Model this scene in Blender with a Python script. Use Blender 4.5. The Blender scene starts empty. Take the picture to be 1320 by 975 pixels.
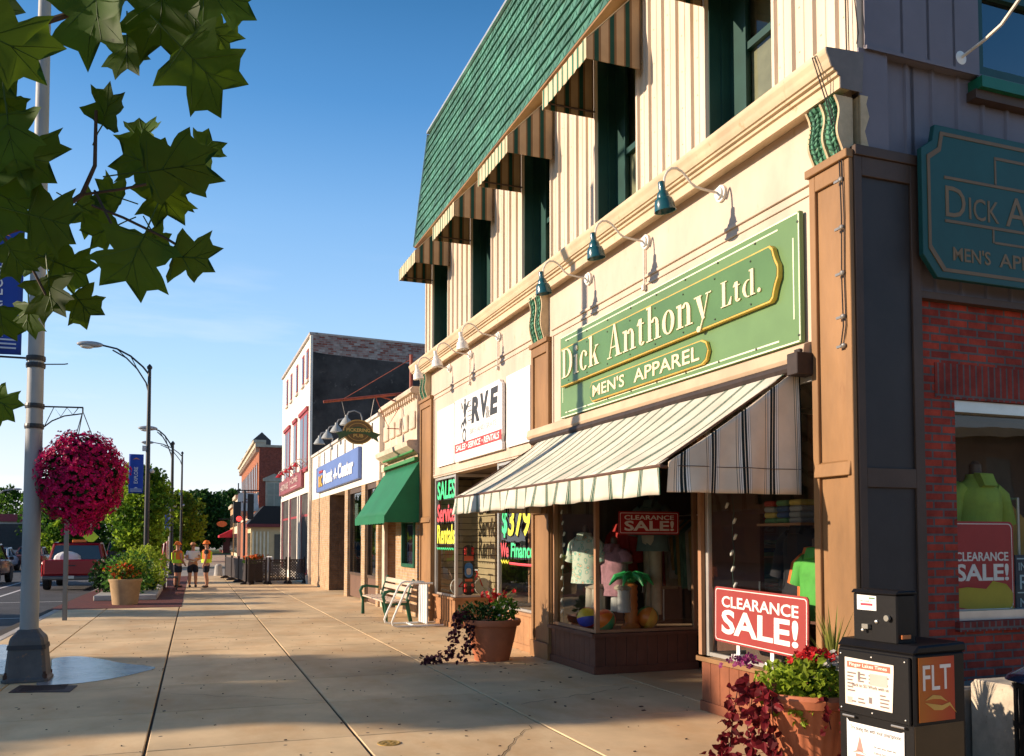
import bpy, bmesh, math, random
from mathutils import Vector, Matrix
R = math.radians
random.seed(7)
scene = bpy.context.scene
COL = scene.collection

# ------------------------------------------------------------------ camera
cam = bpy.data.objects.new('camera', bpy.data.cameras.new('camera'))
COL.objects.link(cam)
cam.location = (0, 0, 1.75)
cam.rotation_euler = (R(90 + 2.66), 0, R(-19.657))
cam.data.sensor_width = 36
cam.data.lens = 1141 / 1320 * 36
cam.data.shift_y = 156.5 / 1320
cam.data.clip_start = .05
cam.data.clip_end = 3000
scene.camera = cam

# ------------------------------------------------------------------ sky and sun
SUN_EL, SUN_AZ = 18.0, 13.5          # elevation; azimuth: light travels towards +x, turned this far to -y
world = bpy.data.worlds.new("World"); scene.world = world
world.use_nodes = True
wn, wl = world.node_tree.nodes, world.node_tree.links
wn.clear()
w_out = wn.new('ShaderNodeOutputWorld'); w_bg = wn.new('ShaderNodeBackground')
sky = wn.new('ShaderNodeTexSky'); sky.sky_type = 'NISHITA'; sky.sun_disc = False
sky.sun_elevation = R(SUN_EL); sky.sun_rotation = R(-90 + SUN_AZ)
sky.air_density = 1.0; sky.dust_density = 0.6; sky.ozone_density = 2.0
w_hs = wn.new('ShaderNodeHueSaturation'); w_hs.inputs['Saturation'].default_value = 1.45
wl.new(sky.outputs[0], w_hs.inputs['Color'])
# thin cloud veils low over the horizon
w_tc = wn.new('ShaderNodeTexCoord'); w_mp = wn.new('ShaderNodeMapping'); w_mp.inputs['Scale'].default_value = (2.2, 2.2, 15)
w_no = wn.new('ShaderNodeTexNoise'); w_no.inputs['Scale'].default_value = 1.7; w_no.inputs['Detail'].default_value = 7; w_no.inputs['Roughness'].default_value = .55
w_rp = wn.new('ShaderNodeValToRGB'); w_rp.color_ramp.elements[0].position = .55; w_rp.color_ramp.elements[1].position = .78
w_rp.color_ramp.elements[0].color = (0, 0, 0, 1); w_rp.color_ramp.elements[1].color = (.55, .55, .55, 1)
w_sp = wn.new('ShaderNodeSeparateXYZ'); w_mr = wn.new('ShaderNodeMapRange')
w_mr.inputs['From Min'].default_value = 0; w_mr.inputs['From Max'].default_value = .34; w_mr.inputs['To Min'].default_value = 1.0; w_mr.inputs['To Max'].default_value = 0
w_ml = wn.new('ShaderNodeMath'); w_ml.operation = 'MULTIPLY'
w_mx = wn.new('ShaderNodeMix'); w_mx.data_type = 'RGBA'
wl.new(w_tc.outputs['Generated'], w_mp.inputs[0]); wl.new(w_mp.outputs[0], w_no.inputs['Vector'])
wl.new(w_no.outputs['Fac'], w_rp.inputs[0]); wl.new(w_tc.outputs['Generated'], w_sp.inputs[0])
wl.new(w_sp.outputs['Z'], w_mr.inputs['Value']); wl.new(w_rp.outputs[0], w_ml.inputs[0]); wl.new(w_mr.outputs[0], w_ml.inputs[1])
# summer haze: the air brightens and pales towards the horizon, all the way round
w_rh = wn.new('ShaderNodeValToRGB'); _e = w_rh.color_ramp.elements
_e[0].position = 0; _e[0].color = (1, 1, 1, 1); _e[1].position = .62; _e[1].color = (0, 0, 0, 1)
for _p, _v in ((.06, .95), (.16, .85), (.34, .62)):
    _k = _e.new(_p); _k.color = (_v, _v, _v, 1)
w_hz = wn.new('ShaderNodeMix'); w_hz.data_type = 'RGBA'
wl.new(w_sp.outputs['Z'], w_rh.inputs[0]); wl.new(w_rh.outputs[0], w_hz.inputs['Factor']); wl.new(w_hs.outputs[0], w_hz.inputs['A'])
w_hc = wn.new('ShaderNodeValToRGB'); _e = w_hc.color_ramp.elements
_e[0].position = 0; _e[0].color = (.80, .80, .80, 1); _e[1].position = .45; _e[1].color = (.17, .44, .90, 1)
for _p, _v in ((.07, (.70, .77, .83)), (.18, (.44, .66, .90))):
    _k = _e.new(_p); _k.color = (*_v, 1)
w_sc = wn.new('ShaderNodeVectorMath'); w_sc.operation = 'SCALE'; w_sc.inputs['Scale'].default_value = 10.5
wl.new(w_sp.outputs['Z'], w_hc.inputs[0]); wl.new(w_hc.outputs[0], w_sc.inputs[0]); wl.new(w_sc.outputs[0], w_hz.inputs['B'])
wl.new(w_ml.outputs[0], w_mx.inputs['Factor']); wl.new(w_hz.outputs['Result'], w_mx.inputs['A'])
w_mx.inputs['B'].default_value = (9.6, 9.3, 9.3, 1)
wl.new(w_mx.outputs['Result'], w_bg.inputs['Color'])
w_bg.inputs['Strength'].default_value = .085
wl.new(w_bg.outputs[0], w_out.inputs[0])

sun = bpy.data.objects.new('sun', bpy.data.lights.new('sun', 'SUN')); COL.objects.link(sun)
sun.data.energy = 5.0; sun.data.angle = R(.53); sun.data.color = (1, .80, .61)
_d = Vector((math.cos(R(SUN_EL)) * math.cos(R(SUN_AZ)), -math.cos(R(SUN_EL)) * math.sin(R(SUN_AZ)), -math.sin(R(SUN_EL))))
sun.rotation_euler = _d.to_track_quat('-Z', 'Y').to_euler()
sun.location = (-30, 10, 30)

vs = scene.view_settings
vs.view_transform = 'Standard'; vs.look = 'None'; vs.gamma = 1; vs.use_curve_mapping = False
vs.exposure = 0.60
scene.cycles.use_denoising = True
scene.cycles.max_bounces = 7; scene.cycles.transparent_max_bounces = 12
scene.cycles.caustics_reflective = False; scene.cycles.caustics_refractive = False

# ------------------------------------------------------------------ materials
def nt(name):
    m = bpy.data.materials.new(name); m.use_nodes = True
    n, l = m.node_tree.nodes, m.node_tree.links
    return m, n, l, n['Principled BSDF']

def M(name, col, rough=.6, var=.18, scale=3., bump=0., bscale=40., metal=0., spec=.4, col2=None, stretch=(1, 1, 1), coat=0., island=0.):
    """painted / plain surface with uneven tone, worn second colour and fine relief"""
    m, n, l, b = nt(name)
    tc = n.new('ShaderNodeTexCoord'); mp = n.new('ShaderNodeMapping'); mp.inputs['Scale'].default_value = stretch
    l.new(tc.outputs['Object'], mp.inputs[0])
    no = n.new('ShaderNodeTexNoise'); no.inputs['Scale'].default_value = scale; no.inputs['Detail'].default_value = 8; no.inputs['Roughness'].default_value = .62
    l.new(mp.outputs[0], no.inputs['Vector'])
    rp = n.new('ShaderNodeValToRGB'); e = rp.color_ramp.elements
    lo = [c * (1 - var) for c in col]; hi = [min(1, c * (1 + var)) for c in col]
    e[0].position = .32; e[1].position = .68; e[0].color = (*lo, 1); e[1].color = (*hi, 1)
    l.new(no.outputs['Fac'], rp.inputs[0])
    out = rp.outputs[0]
    if col2:
        n2 = n.new('ShaderNodeTexNoise'); n2.inputs['Scale'].default_value = scale * 3.1; n2.inputs['Detail'].default_value = 10; n2.inputs['Roughness'].default_value = .7
        l.new(mp.outputs[0], n2.inputs['Vector'])
        r2 = n.new('ShaderNodeValToRGB'); r2.color_ramp.elements[0].position = .60; r2.color_ramp.elements[1].position = .70
        l.new(n2.outputs['Fac'], r2.inputs[0])
        mx = n.new('ShaderNodeMix'); mx.data_type = 'RGBA'; l.new(r2.outputs[0], mx.inputs['Factor']); l.new(out, mx.inputs['A']); mx.inputs['B'].default_value = (*col2, 1)
        out = mx.outputs['Result']
    if island:                                    # every tile / board its own shade
        gi = n.new('ShaderNodeNewGeometry'); mr = n.new('ShaderNodeMapRange'); mr.inputs['To Min'].default_value = 1 - island; mr.inputs['To Max'].default_value = 1 + island
        hs = n.new('ShaderNodeHueSaturation'); l.new(gi.outputs['Random Per Island'], mr.inputs['Value']); l.new(mr.outputs[0], hs.inputs['Value']); l.new(out, hs.inputs['Color']); out = hs.outputs[0]
    l.new(out, b.inputs['Base Color'])
    b.inputs['Roughness'].default_value = rough; b.inputs['Metallic'].default_value = metal; b.inputs['Specular IOR Level'].default_value = spec
    if coat: b.inputs['Coat Weight'].default_value = coat; b.inputs['Coat Roughness'].default_value = .08
    if bump:
        nb = n.new('ShaderNodeTexNoise'); nb.inputs['Scale'].default_value = bscale; nb.inputs['Detail'].default_value = 4
        l.new(mp.outputs[0], nb.inputs['Vector'])
        bp = n.new('ShaderNodeBump'); bp.inputs['Strength'].default_value = bump; bp.inputs['Distance'].default_value = .01
        l.new(nb.outputs['Fac'], bp.inputs['Height']); l.new(bp.outputs[0], b.inputs['Normal'])
    return m

def M_brick(name, c1, c2, mortar, axis='x', bw=.205, bh=.068, ms=.011, bump=.5, stain=None, rough=.85):
    """brick wall; axis = the horizontal axis the courses run along"""
    m, n, l, b = nt(name)
    tc = n.new('ShaderNodeTexCoord'); sp = n.new('ShaderNodeSeparateXYZ'); cb = n.new('ShaderNodeCombineXYZ')
    l.new(tc.outputs['Object'], sp.inputs[0])
    l.new(sp.outputs['X' if axis == 'x' else 'Y'], cb.inputs['X']); l.new(sp.outputs['Z'], cb.inputs['Y'])
    br = n.new('ShaderNodeTexBrick'); br.inputs['Scale'].default_value = 1
    br.inputs['Brick Width'].default_value = bw; br.inputs['Row Height'].default_value = bh; br.inputs['Mortar Size'].default_value = ms
    br.inputs['Mortar Smooth'].default_value = .25; br.inputs['Bias'].default_value = -.1
    br.inputs['Color1'].default_value = (*c1, 1); br.inputs['Color2'].default_value = (*c2, 1); br.inputs['Mortar'].default_value = (*mortar, 1)
    l.new(cb.outputs[0], br.inputs['Vector'])
    no = n.new('ShaderNodeTexNoise'); no.inputs['Scale'].default_value = 5; no.inputs['Detail'].default_value = 9; no.inputs['Roughness'].default_value = .7
    l.new(tc.outputs['Object'], no.inputs['Vector'])
    hs = n.new('ShaderNodeHueSaturation'); l.new(br.outputs['Color'], hs.inputs['Color'])
    mr = n.new('ShaderNodeMapRange'); mr.inputs['From Min'].default_value = .3; mr.inputs['From Max'].default_value = .7; mr.inputs['To Min'].default_value = .6; mr.inputs['To Max'].default_value = 1.35
    l.new(no.outputs['Fac'], mr.inputs['Value']); l.new(mr.outputs[0], hs.inputs['Value'])
    out = hs.outputs[0]
    if stain:
        n2 = n.new('ShaderNodeTexNoise'); n2.inputs['Scale'].default_value = 1.6; n2.inputs['Detail'].default_value = 10; n2.inputs['Roughness'].default_value = .72
        l.new(tc.outputs['Object'], n2.inputs['Vector'])
        r2 = n.new('ShaderNodeValToRGB'); r2.color_ramp.elements[0].position = .45; r2.color_ramp.elements[1].position = .6
        l.new(n2.outputs['Fac'], r2.inputs[0]); mx = n.new('ShaderNodeMix'); mx.data_type = 'RGBA'
        l.new(r2.outputs[0], mx.inputs['Factor']); l.new(out, mx.inputs['A']); mx.inputs['B'].default_value = (*stain, 1); out = mx.outputs['Result']
    l.new(out, b.inputs['Base Color'])
    b.inputs['Roughness'].default_value = rough; b.inputs['Specular IOR Level'].default_value = .25
    bp = n.new('ShaderNodeBump'); bp.inputs['Strength'].default_value = bump; bp.inputs['Distance'].default_value = .012; bp.invert = True
    l.new(br.outputs['Fac'], bp.inputs['Height']); l.new(bp.outputs[0], b.inputs['Normal'])
    return m

def M_stripe(name, axis, period, stops, rough=.8, offset=0., trans=0.):
    """woven cloth with stripes: stops = [(position, colour)...] over one period"""
    m, n, l, b = nt(name)
    tc = n.new('ShaderNodeTexCoord'); sp = n.new('ShaderNodeSeparateXYZ'); l.new(tc.outputs['Object'], sp.inputs[0])
    a = n.new('ShaderNodeMath'); a.operation = 'MULTIPLY_ADD'; a.inputs[1].default_value = 1 / period; a.inputs[2].default_value = 100 + offset
    l.new(sp.outputs[axis.upper()], a.inputs[0])
    f = n.new('ShaderNodeMath'); f.operation = 'FRACT'; l.new(a.outputs[0], f.inputs[0])
    rp = n.new('ShaderNodeValToRGB'); rp.color_ramp.interpolation = 'CONSTANT'
    e = rp.color_ramp.elements
    e[0].position = 0; e[0].color = (*stops[0][1], 1); e[1].position = stops[1][0]; e[1].color = (*stops[1][1], 1)
    for p, c in stops[2:]:
        k = e.new(p); k.color = (*c, 1)
    l.new(f.outputs[0], rp.inputs[0])
    no = n.new('ShaderNodeTexNoise'); no.inputs['Scale'].default_value = 2.5; no.inputs['Detail'].default_value = 8
    l.new(tc.outputs['Object'], no.inputs['Vector'])
    mr = n.new('ShaderNodeMapRange'); mr.inputs['From Min'].default_value = .3; mr.inputs['From Max'].default_value = .7; mr.inputs['To Min'].default_value = .78; mr.inputs['To Max'].default_value = 1.06
    l.new(no.outputs['Fac'], mr.inputs['Value'])
    hs = n.new('ShaderNodeHueSaturation'); l.new(rp.outputs[0], hs.inputs['Color']); l.new(mr.outputs[0], hs.inputs['Value'])
    l.new(hs.outputs[0], b.inputs['Base Color']); b.inputs['Roughness'].default_value = rough; b.inputs['Specular IOR Level'].default_value = .2
    wv = n.new('ShaderNodeTexNoise'); wv.inputs['Scale'].default_value = 7; l.new(tc.outputs['Object'], wv.inputs['Vector'])
    bp = n.new('ShaderNodeBump'); bp.inputs['Strength'].default_value = .35; bp.inputs['Distance'].default_value = .03
    l.new(wv.outputs['Fac'], bp.inputs['Height']); l.new(bp.outputs[0], b.inputs['Normal'])
    if trans:
        t = n.new('ShaderNodeBsdfTranslucent'); l.new(hs.outputs[0], t.inputs['Color']); mx = n.new('ShaderNodeMixShader'); mx.inputs[0].default_value = trans
        l.new(b.outputs[0], mx.inputs[1]); l.new(t.outputs[0], mx.inputs[2]); l.new(mx.outputs[0], n['Material Output'].inputs[0])
    return m

def M_glass(name, tint=(1, 1, 1), ior=1.5, refl=1.0, rough=.01):
    """thin window pane: clear with a Fresnel reflection"""
    m, n, l, b = nt(name); n.remove(b)
    t = n.new('ShaderNodeBsdfTransparent'); t.inputs[0].default_value = (*tint, 1)
    g = n.new('ShaderNodeBsdfGlossy'); g.inputs['Roughness'].default_value = rough; g.inputs['Color'].default_value = (refl, refl, refl, 1)
    no = n.new('ShaderNodeTexNoise'); no.inputs['Scale'].default_value = 1.3; tc = n.new('ShaderNodeTexCoord'); l.new(tc.outputs['Object'], no.inputs['Vector'])
    bp = n.new('ShaderNodeBump'); bp.inputs['Strength'].default_value = .05; bp.inputs['Distance'].default_value = .05; l.new(no.outputs['Fac'], bp.inputs['Height']); l.new(bp.outputs[0], g.inputs['Normal'])
    f = n.new('ShaderNodeFresnel'); gi = n.new('ShaderNodeNewGeometry'); mr = n.new('ShaderNodeMapRange')      # the pane reflects alike from both sides
    mr.inputs['To Min'].default_value = ior; mr.inputs['To Max'].default_value = 1 / ior; l.new(gi.outputs['Backfacing'], mr.inputs['Value']); l.new(mr.outputs[0], f.inputs['IOR'])
    mx = n.new('ShaderNodeMixShader'); l.new(f.outputs[0], mx.inputs[0]); l.new(t.outputs[0], mx.inputs[1]); l.new(g.outputs[0], mx.inputs[2])
    l.new(mx.outputs[0], n['Material Output'].inputs[0])
    return m

def M_leaf(name, col, var=.4, trans=.35, rough=.5, scale=1.5, tcol=None):
    m, n, l, b = nt(name)
    tc = n.new('ShaderNodeTexCoord'); gi = n.new('ShaderNodeNewGeometry')
    rp = n.new('ShaderNodeValToRGB'); e = rp.color_ramp.elements
    e[0].color = (*[c * (1 - var) for c in col], 1); e[1].color = (*[min(1, c * (1 + var)) for c in col], 1)
    l.new(gi.outputs['Random Per Island'], rp.inputs[0])
    no = n.new('ShaderNodeTexNoise'); no.inputs['Scale'].default_value = scale; no.inputs['Detail'].default_value = 4; l.new(tc.outputs['Object'], no.inputs['Vector'])
    mr = n.new('ShaderNodeMapRange'); mr.inputs['From Min'].default_value = .3; mr.inputs['From Max'].default_value = .7; mr.inputs['To Min'].default_value = .65; mr.inputs['To Max'].default_value = 1.3
    l.new(no.outputs['Fac'], mr.inputs['Value'])
    hs = n.new('ShaderNodeHueSaturation'); l.new(rp.outputs[0], hs.inputs['Color']); l.new(mr.outputs[0], hs.inputs['Value'])
    l.new(hs.outputs[0], b.inputs['Base Color']); b.inputs['Roughness'].default_value = rough; b.inputs['Specular IOR Level'].default_value = .15
    t = n.new('ShaderNodeBsdfTranslucent')
    if tcol: t.inputs['Color'].default_value = (*tcol, 1)
    else: l.new(hs.outputs[0], t.inputs['Color'])
    mx = n.new('ShaderNodeMixShader'); mx.inputs[0].default_value = trans
    l.new(b.outputs[0], mx.inputs[1]); l.new(t.outputs[0], mx.inputs[2]); l.new(mx.outputs[0], n['Material Output'].inputs[0])
    return m

_mc = {}
def P(col, rough=.5, **k):
    """plain paint, cached"""
    key = (tuple(round(c, 3) for c in col), rough, tuple(sorted(k.items())))
    if key not in _mc:
        k.setdefault('var', .10)
        _mc[key] = M('paint', col, rough, **k)
    return _mc[key]

# ------------------------------------------------------------------ object helpers
ORG = {}                      # builder-frame origin of every object
FR = [Matrix.Identity(4)]     # the frame the builder coordinates live in (storefront row is turned 0.8 degrees)
ROW = Matrix.Translation((5, 6, 0)) @ Matrix.Rotation(R(.8), 4, 'Z') @ Matrix.Translation((-5, -6, 0))

def tag(o, label=None, cat=None, group=None, kind=None):
    if label: o['label'] = label
    if cat: o['category'] = cat
    if group: o['group'] = group
    if kind: o['kind'] = kind
    return o

def thing(name, label, cat, loc=(0, 0, 0), rz=0., group=None, local=False, scale=1.):
    """Empty at the thing's base. local: its parts are drawn round their own origin"""
    o = bpy.data.objects.new(name, None); COL.objects.link(o); o.empty_display_size = .2
    o.matrix_world = FR[0] @ Matrix.Translation(loc) @ Matrix.Rotation(rz, 4, 'Z') @ Matrix.Scale(scale, 4)
    ORG[o.name] = Vector((0, 0, 0)) if local else Vector(loc)
    return tag(o, label, cat, group)

class MB:
    def __init__(s): s.v = []; s.f = []; s.mi = []; s.cur = 0; s.sm = False
    def add(s, vs, fs):
        k = len(s.v); s.v += [Vector(p) for p in vs]; s.f += [tuple(i + k for i in f) for f in fs]; s.mi += [s.cur] * len(fs); return s
    def box(s, x0, x1, y0, y1, z0, z1):
        return s.add([(x0, y0, z0), (x1, y0, z0), (x1, y1, z0), (x0, y1, z0), (x0, y0, z1), (x1, y0, z1), (x1, y1, z1), (x0, y1, z1)],
                     [(0, 3, 2, 1), (4, 5, 6, 7), (0, 1, 5, 4), (1, 2, 6, 5), (2, 3, 7, 6), (3, 0, 4, 7)])
    def mbox(s, mat, sx, sy, sz):
        c = [(-1, -1, -1), (1, -1, -1), (1, 1, -1), (-1, 1, -1), (-1, -1, 1), (1, -1, 1), (1, 1, 1), (-1, 1, 1)]
        return s.add([mat @ Vector((a * sx / 2, b * sy / 2, d * sz / 2)) for a, b, d in c],
                     [(0, 3, 2, 1), (4, 5, 6, 7), (0, 1, 5, 4), (1, 2, 6, 5), (2, 3, 7, 6), (3, 0, 4, 7)])
    def prism(s, pts, axis, d0, d1):
        """2-D polygon (in the two other axes, in order) pushed along axis"""
        n = len(pts); mk = {'x': lambda p, d: (d, p[0], p[1]), 'y': lambda p, d: (p[0], d, p[1]), 'z': lambda p, d: (p[0], p[1], d)}[axis]
        return s.add([mk(p, d0) for p in pts] + [mk(p, d1) for p in pts],
                     [tuple(range(n))[::-1], tuple(range(n, 2 * n))] + [(i, (i + 1) % n, n + (i + 1) % n, n + i) for i in range(n)])
    def tube(s, pts, r, n=8, caps=True):
        pts = [Vector(p) for p in pts]; rs = r if isinstance(r, (list, tuple)) else [r] * len(pts)
        rings = []; up = None
        for i, p in enumerate(pts):
            t = (pts[min(i + 1, len(pts) - 1)] - pts[max(i - 1, 0)]).normalized()
            if up is None:
                up = Vector((0, 0, 1)) if abs(t.z) < .9 else Vector((1, 0, 0))
            a = t.cross(up).normalized(); b = a.cross(t).normalized(); up = b
            rings.append([p + (a * math.cos(2 * math.pi * k / n) + b * math.sin(2 * math.pi * k / n)) * rs[i] for k in range(n)])
        fs = []
        for i in range(len(pts) - 1):
            for k in range(n):
                fs.append((i * n + k, i * n + (k + 1) % n, (i + 1) * n + (k + 1) % n, (i + 1) * n + k))
        if caps: fs += [tuple(range(n))[::-1], tuple(range((len(pts) - 1) * n, len(pts) * n))]
        return s.add([q for r_ in rings for q in r_], fs)
    def lathe(s, prof, c=(0, 0, 0), n=24, mat=None, flute=0., nf=0):
        """profile [(radius, z)...] turned round z"""
        vs = []
        for r, z in prof:
            for k in range(n):
                a = 2 * math.pi * k / n; q = r * (1 + (flute * math.cos(nf * a) if nf else 0))
                p = Vector((q * math.cos(a), q * math.sin(a), z))
                vs.append((mat @ p) if mat else p + Vector(c))
        fs = []
        for i in range(len(prof) - 1):
            for k in range(n): fs.append((i * n + k, i * n + (k + 1) % n, (i + 1) * n + (k + 1) % n, (i + 1) * n + k))
        if prof[0][0] > 1e-4: fs.append(tuple(range(n))[::-1])
        if prof[-1][0] > 1e-4: fs.append(tuple(range((len(prof) - 1) * n, len(prof) * n)))
        return s.add(vs, fs)
    def grid(s, fn, nu, nv):
        return s.add([fn(i / nu, j / nv) for j in range(nv + 1) for i in range(nu + 1)],
                     [(j * (nu + 1) + i, j * (nu + 1) + i + 1, (j + 1) * (nu + 1) + i + 1, (j + 1) * (nu + 1) + i) for j in range(nv) for i in range(nu)])
    def ball(s, c, r, n=10, sq=(1, 1, 1)):
        prof = [(math.sin(math.pi * i / n), -math.cos(math.pi * i / n)) for i in range(n + 1)]
        prof[0] = (.001, -1); prof[-1] = (.001, 1)
        m = Matrix.Translation(c) @ Matrix.Diagonal((r * sq[0], r * sq[1], r * sq[2], 1))
        return s.lathe(prof, n=n + 4, mat=m)
    def build(s, name, mat, parent=None, smooth=False, bevel=0., base=None, solid=0., label=None, weld=False):
        if parent is not None: org = ORG[parent.name]
        elif base is not None: org = Vector(base)
        else:
            xs = [p.x for p in s.v]; ys = [p.y for p in s.v]; org = Vector(((min(xs) + max(xs)) / 2, (min(ys) + max(ys)) / 2, min(p.z for p in s.v)))
        me = bpy.data.meshes.new(name); me.from_pydata([p - org for p in s.v], [], s.f)
        mats = mat if isinstance(mat, (list, tuple)) else [mat]
        for m in mats: me.materials.append(m)
        if len(mats) > 1:
            for i, p in enumerate(me.polygons): p.material_index = s.mi[i]
        bm = bmesh.new(); bm.from_mesh(me); bmesh.ops.remove_doubles(bm, verts=bm.verts, dist=1e-5) if weld else None; bmesh.ops.recalc_face_normals(bm, faces=bm.faces); bm.to_mesh(me); bm.free()
        if smooth:
            for p in me.polygons: p.use_smooth = True
            try: me.set_sharp_from_angle(angle=R(75 if weld else 40))
            except Exception: pass
        o = bpy.data.objects.new(name, me); COL.objects.link(o)
        if parent is not None: o.parent = parent
        else: o.matrix_world = FR[0] @ Matrix.Translation(org)
        ORG[o.name] = org
        if bevel:
            b = o.modifiers.new('bevel', 'BEVEL'); b.width = bevel; b.segments = 1; b.limit_method = 'ANGLE'; b.angle_limit = R(50)
        if solid:
            b = o.modifiers.new('solid', 'SOLIDIFY'); b.thickness = solid; b.offset = 0
        if label: o['label'] = label
        return o

def build_each(mb, name, mat, parent, **k):
    """one part per loose piece"""
    p = list(range(len(mb.v)))
    def find(a):
        while p[a] != a: p[a] = p[p[a]]; a = p[a]
        return a
    for f in mb.f:
        for i in f[1:]: p[find(i)] = find(f[0])
    groups = {}
    for f in mb.f: groups.setdefault(find(f[0]), []).append(f)
    out = []
    for fs in groups.values():
        ids = sorted({i for f in fs for i in f}); ix = {v: q for q, v in enumerate(ids)}
        b = MB(); b.add([mb.v[i] for i in ids], [tuple(ix[i] for i in f) for f in fs]); out.append(b.build(name, mat, parent, **k))
    return out

def kids(o): return [c for c in COL.objects if c.parent == o]
def copy_tree(o, parent=None):
    c = o.copy(); COL.objects.link(c)
    if parent is not None: c.parent = parent
    ORG[c.name] = ORG.get(o.name, Vector())
    for ch in kids(o): copy_tree(ch, c)
    return c

# lettering ---------------------------------------------------------
FACE_W = Matrix(((0, 0, -1, 0), (-1, 0, 0, 0), (0, 1, 0, 0), (0, 0, 0, 1)))   # text plane on a wall facing -x (reads along -y)
FACE_S = Matrix(((1, 0, 0, 0), (0, 0, -1, 0), (0, 1, 0, 0), (0, 0, 0, 1)))    # text plane on a wall facing -y (reads along +x)
def frame(m, at): return Matrix.Translation(at) @ m
_tc = {}
def text_mesh(txt, bold=0., shear=0.):
    key = (txt, bold, shear)
    if key not in _tc:
        c = bpy.data.curves.new('t', 'FONT'); c.body = txt; c.size = 1; c.offset = bold; c.shear = shear; c.resolution_u = 3; c.align_x = 'LEFT'
        o = bpy.data.objects.new('t', c); COL.objects.link(o)
        dg = bpy.context.evaluated_depsgraph_get(); me = bpy.data.meshes.new_from_object(o.evaluated_get(dg))
        _tc[key] = ([v.co.copy() for v in me.vertices], [tuple(p.vertices) for p in me.polygons], [e.vertices[:] for e in me.edges])
        COL.objects.unlink(o); bpy.data.objects.remove(o); bpy.data.curves.remove(c); bpy.data.meshes.remove(me)
    return _tc[key]
def letters(mb, txt, m, w, h, depth=.004, bold=0., shear=0.):
    """text fitted into width w and height h of the plane m (origin bottom left), raised by depth along the plane's normal"""
    vs, fs, es = text_mesh(txt, bold, shear)
    x0 = min(v.x for v in vs); x1 = max(v.x for v in vs); y0 = min(v.y for v in vs); y1 = max(v.y for v in vs)
    q = [m @ Vector(((v.x - x0) / (x1 - x0) * w, (v.y - y0) / (y1 - y0) * h, depth)) for v in vs]
    mb.add(q, fs)
    cnt = {}
    for f in fs:
        for i in range(len(f)):
            e = (f[i], f[(i + 1) % len(f)]); cnt[tuple(sorted(e))] = cnt.get(tuple(sorted(e)), 0) + 1
    q2 = [m @ Vector(((v.x - x0) / (x1 - x0) * w, (v.y - y0) / (y1 - y0) * h, 0)) for v in vs]
    k = len(vs); side = [(a, b, b + k, a + k) for (a, b), c in cnt.items() if c == 1]
    mb.add(q + q2, side)
    return mb
def poly2(mb, pts, m, depth, d0=0.):
    """flat 2-D polygon of plane m given thickness"""
    n = len(pts)
    mb.add([m @ Vector((x, y, d0)) for x, y in pts] + [m @ Vector((x, y, depth)) for x, y in pts],
           [tuple(range(n))[::-1], tuple(range(n, 2 * n))] + [(i, (i + 1) % n, n + (i + 1) % n, n + i) for i in range(n)])
    return mb
def rect2(mb, x0, y0, x1, y1, m, depth, d0=0.): return poly2(mb, [(x0, y0), (x1, y0), (x1, y1), (x0, y1)], m, depth, d0)
# ================================================================== ground, pavement, road
def sheet(name, pts, z, mat, kind='structure', thick=0.):
    mb = MB()
    if thick: mb.prism(pts, 'z', z - thick, z)
    else: mb.add([(x, y, z) for x, y in pts], [tuple(range(len(pts)))])
    o = mb.build(name, mat, base=(0, 0, 0)); return tag(o, kind=kind)

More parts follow.
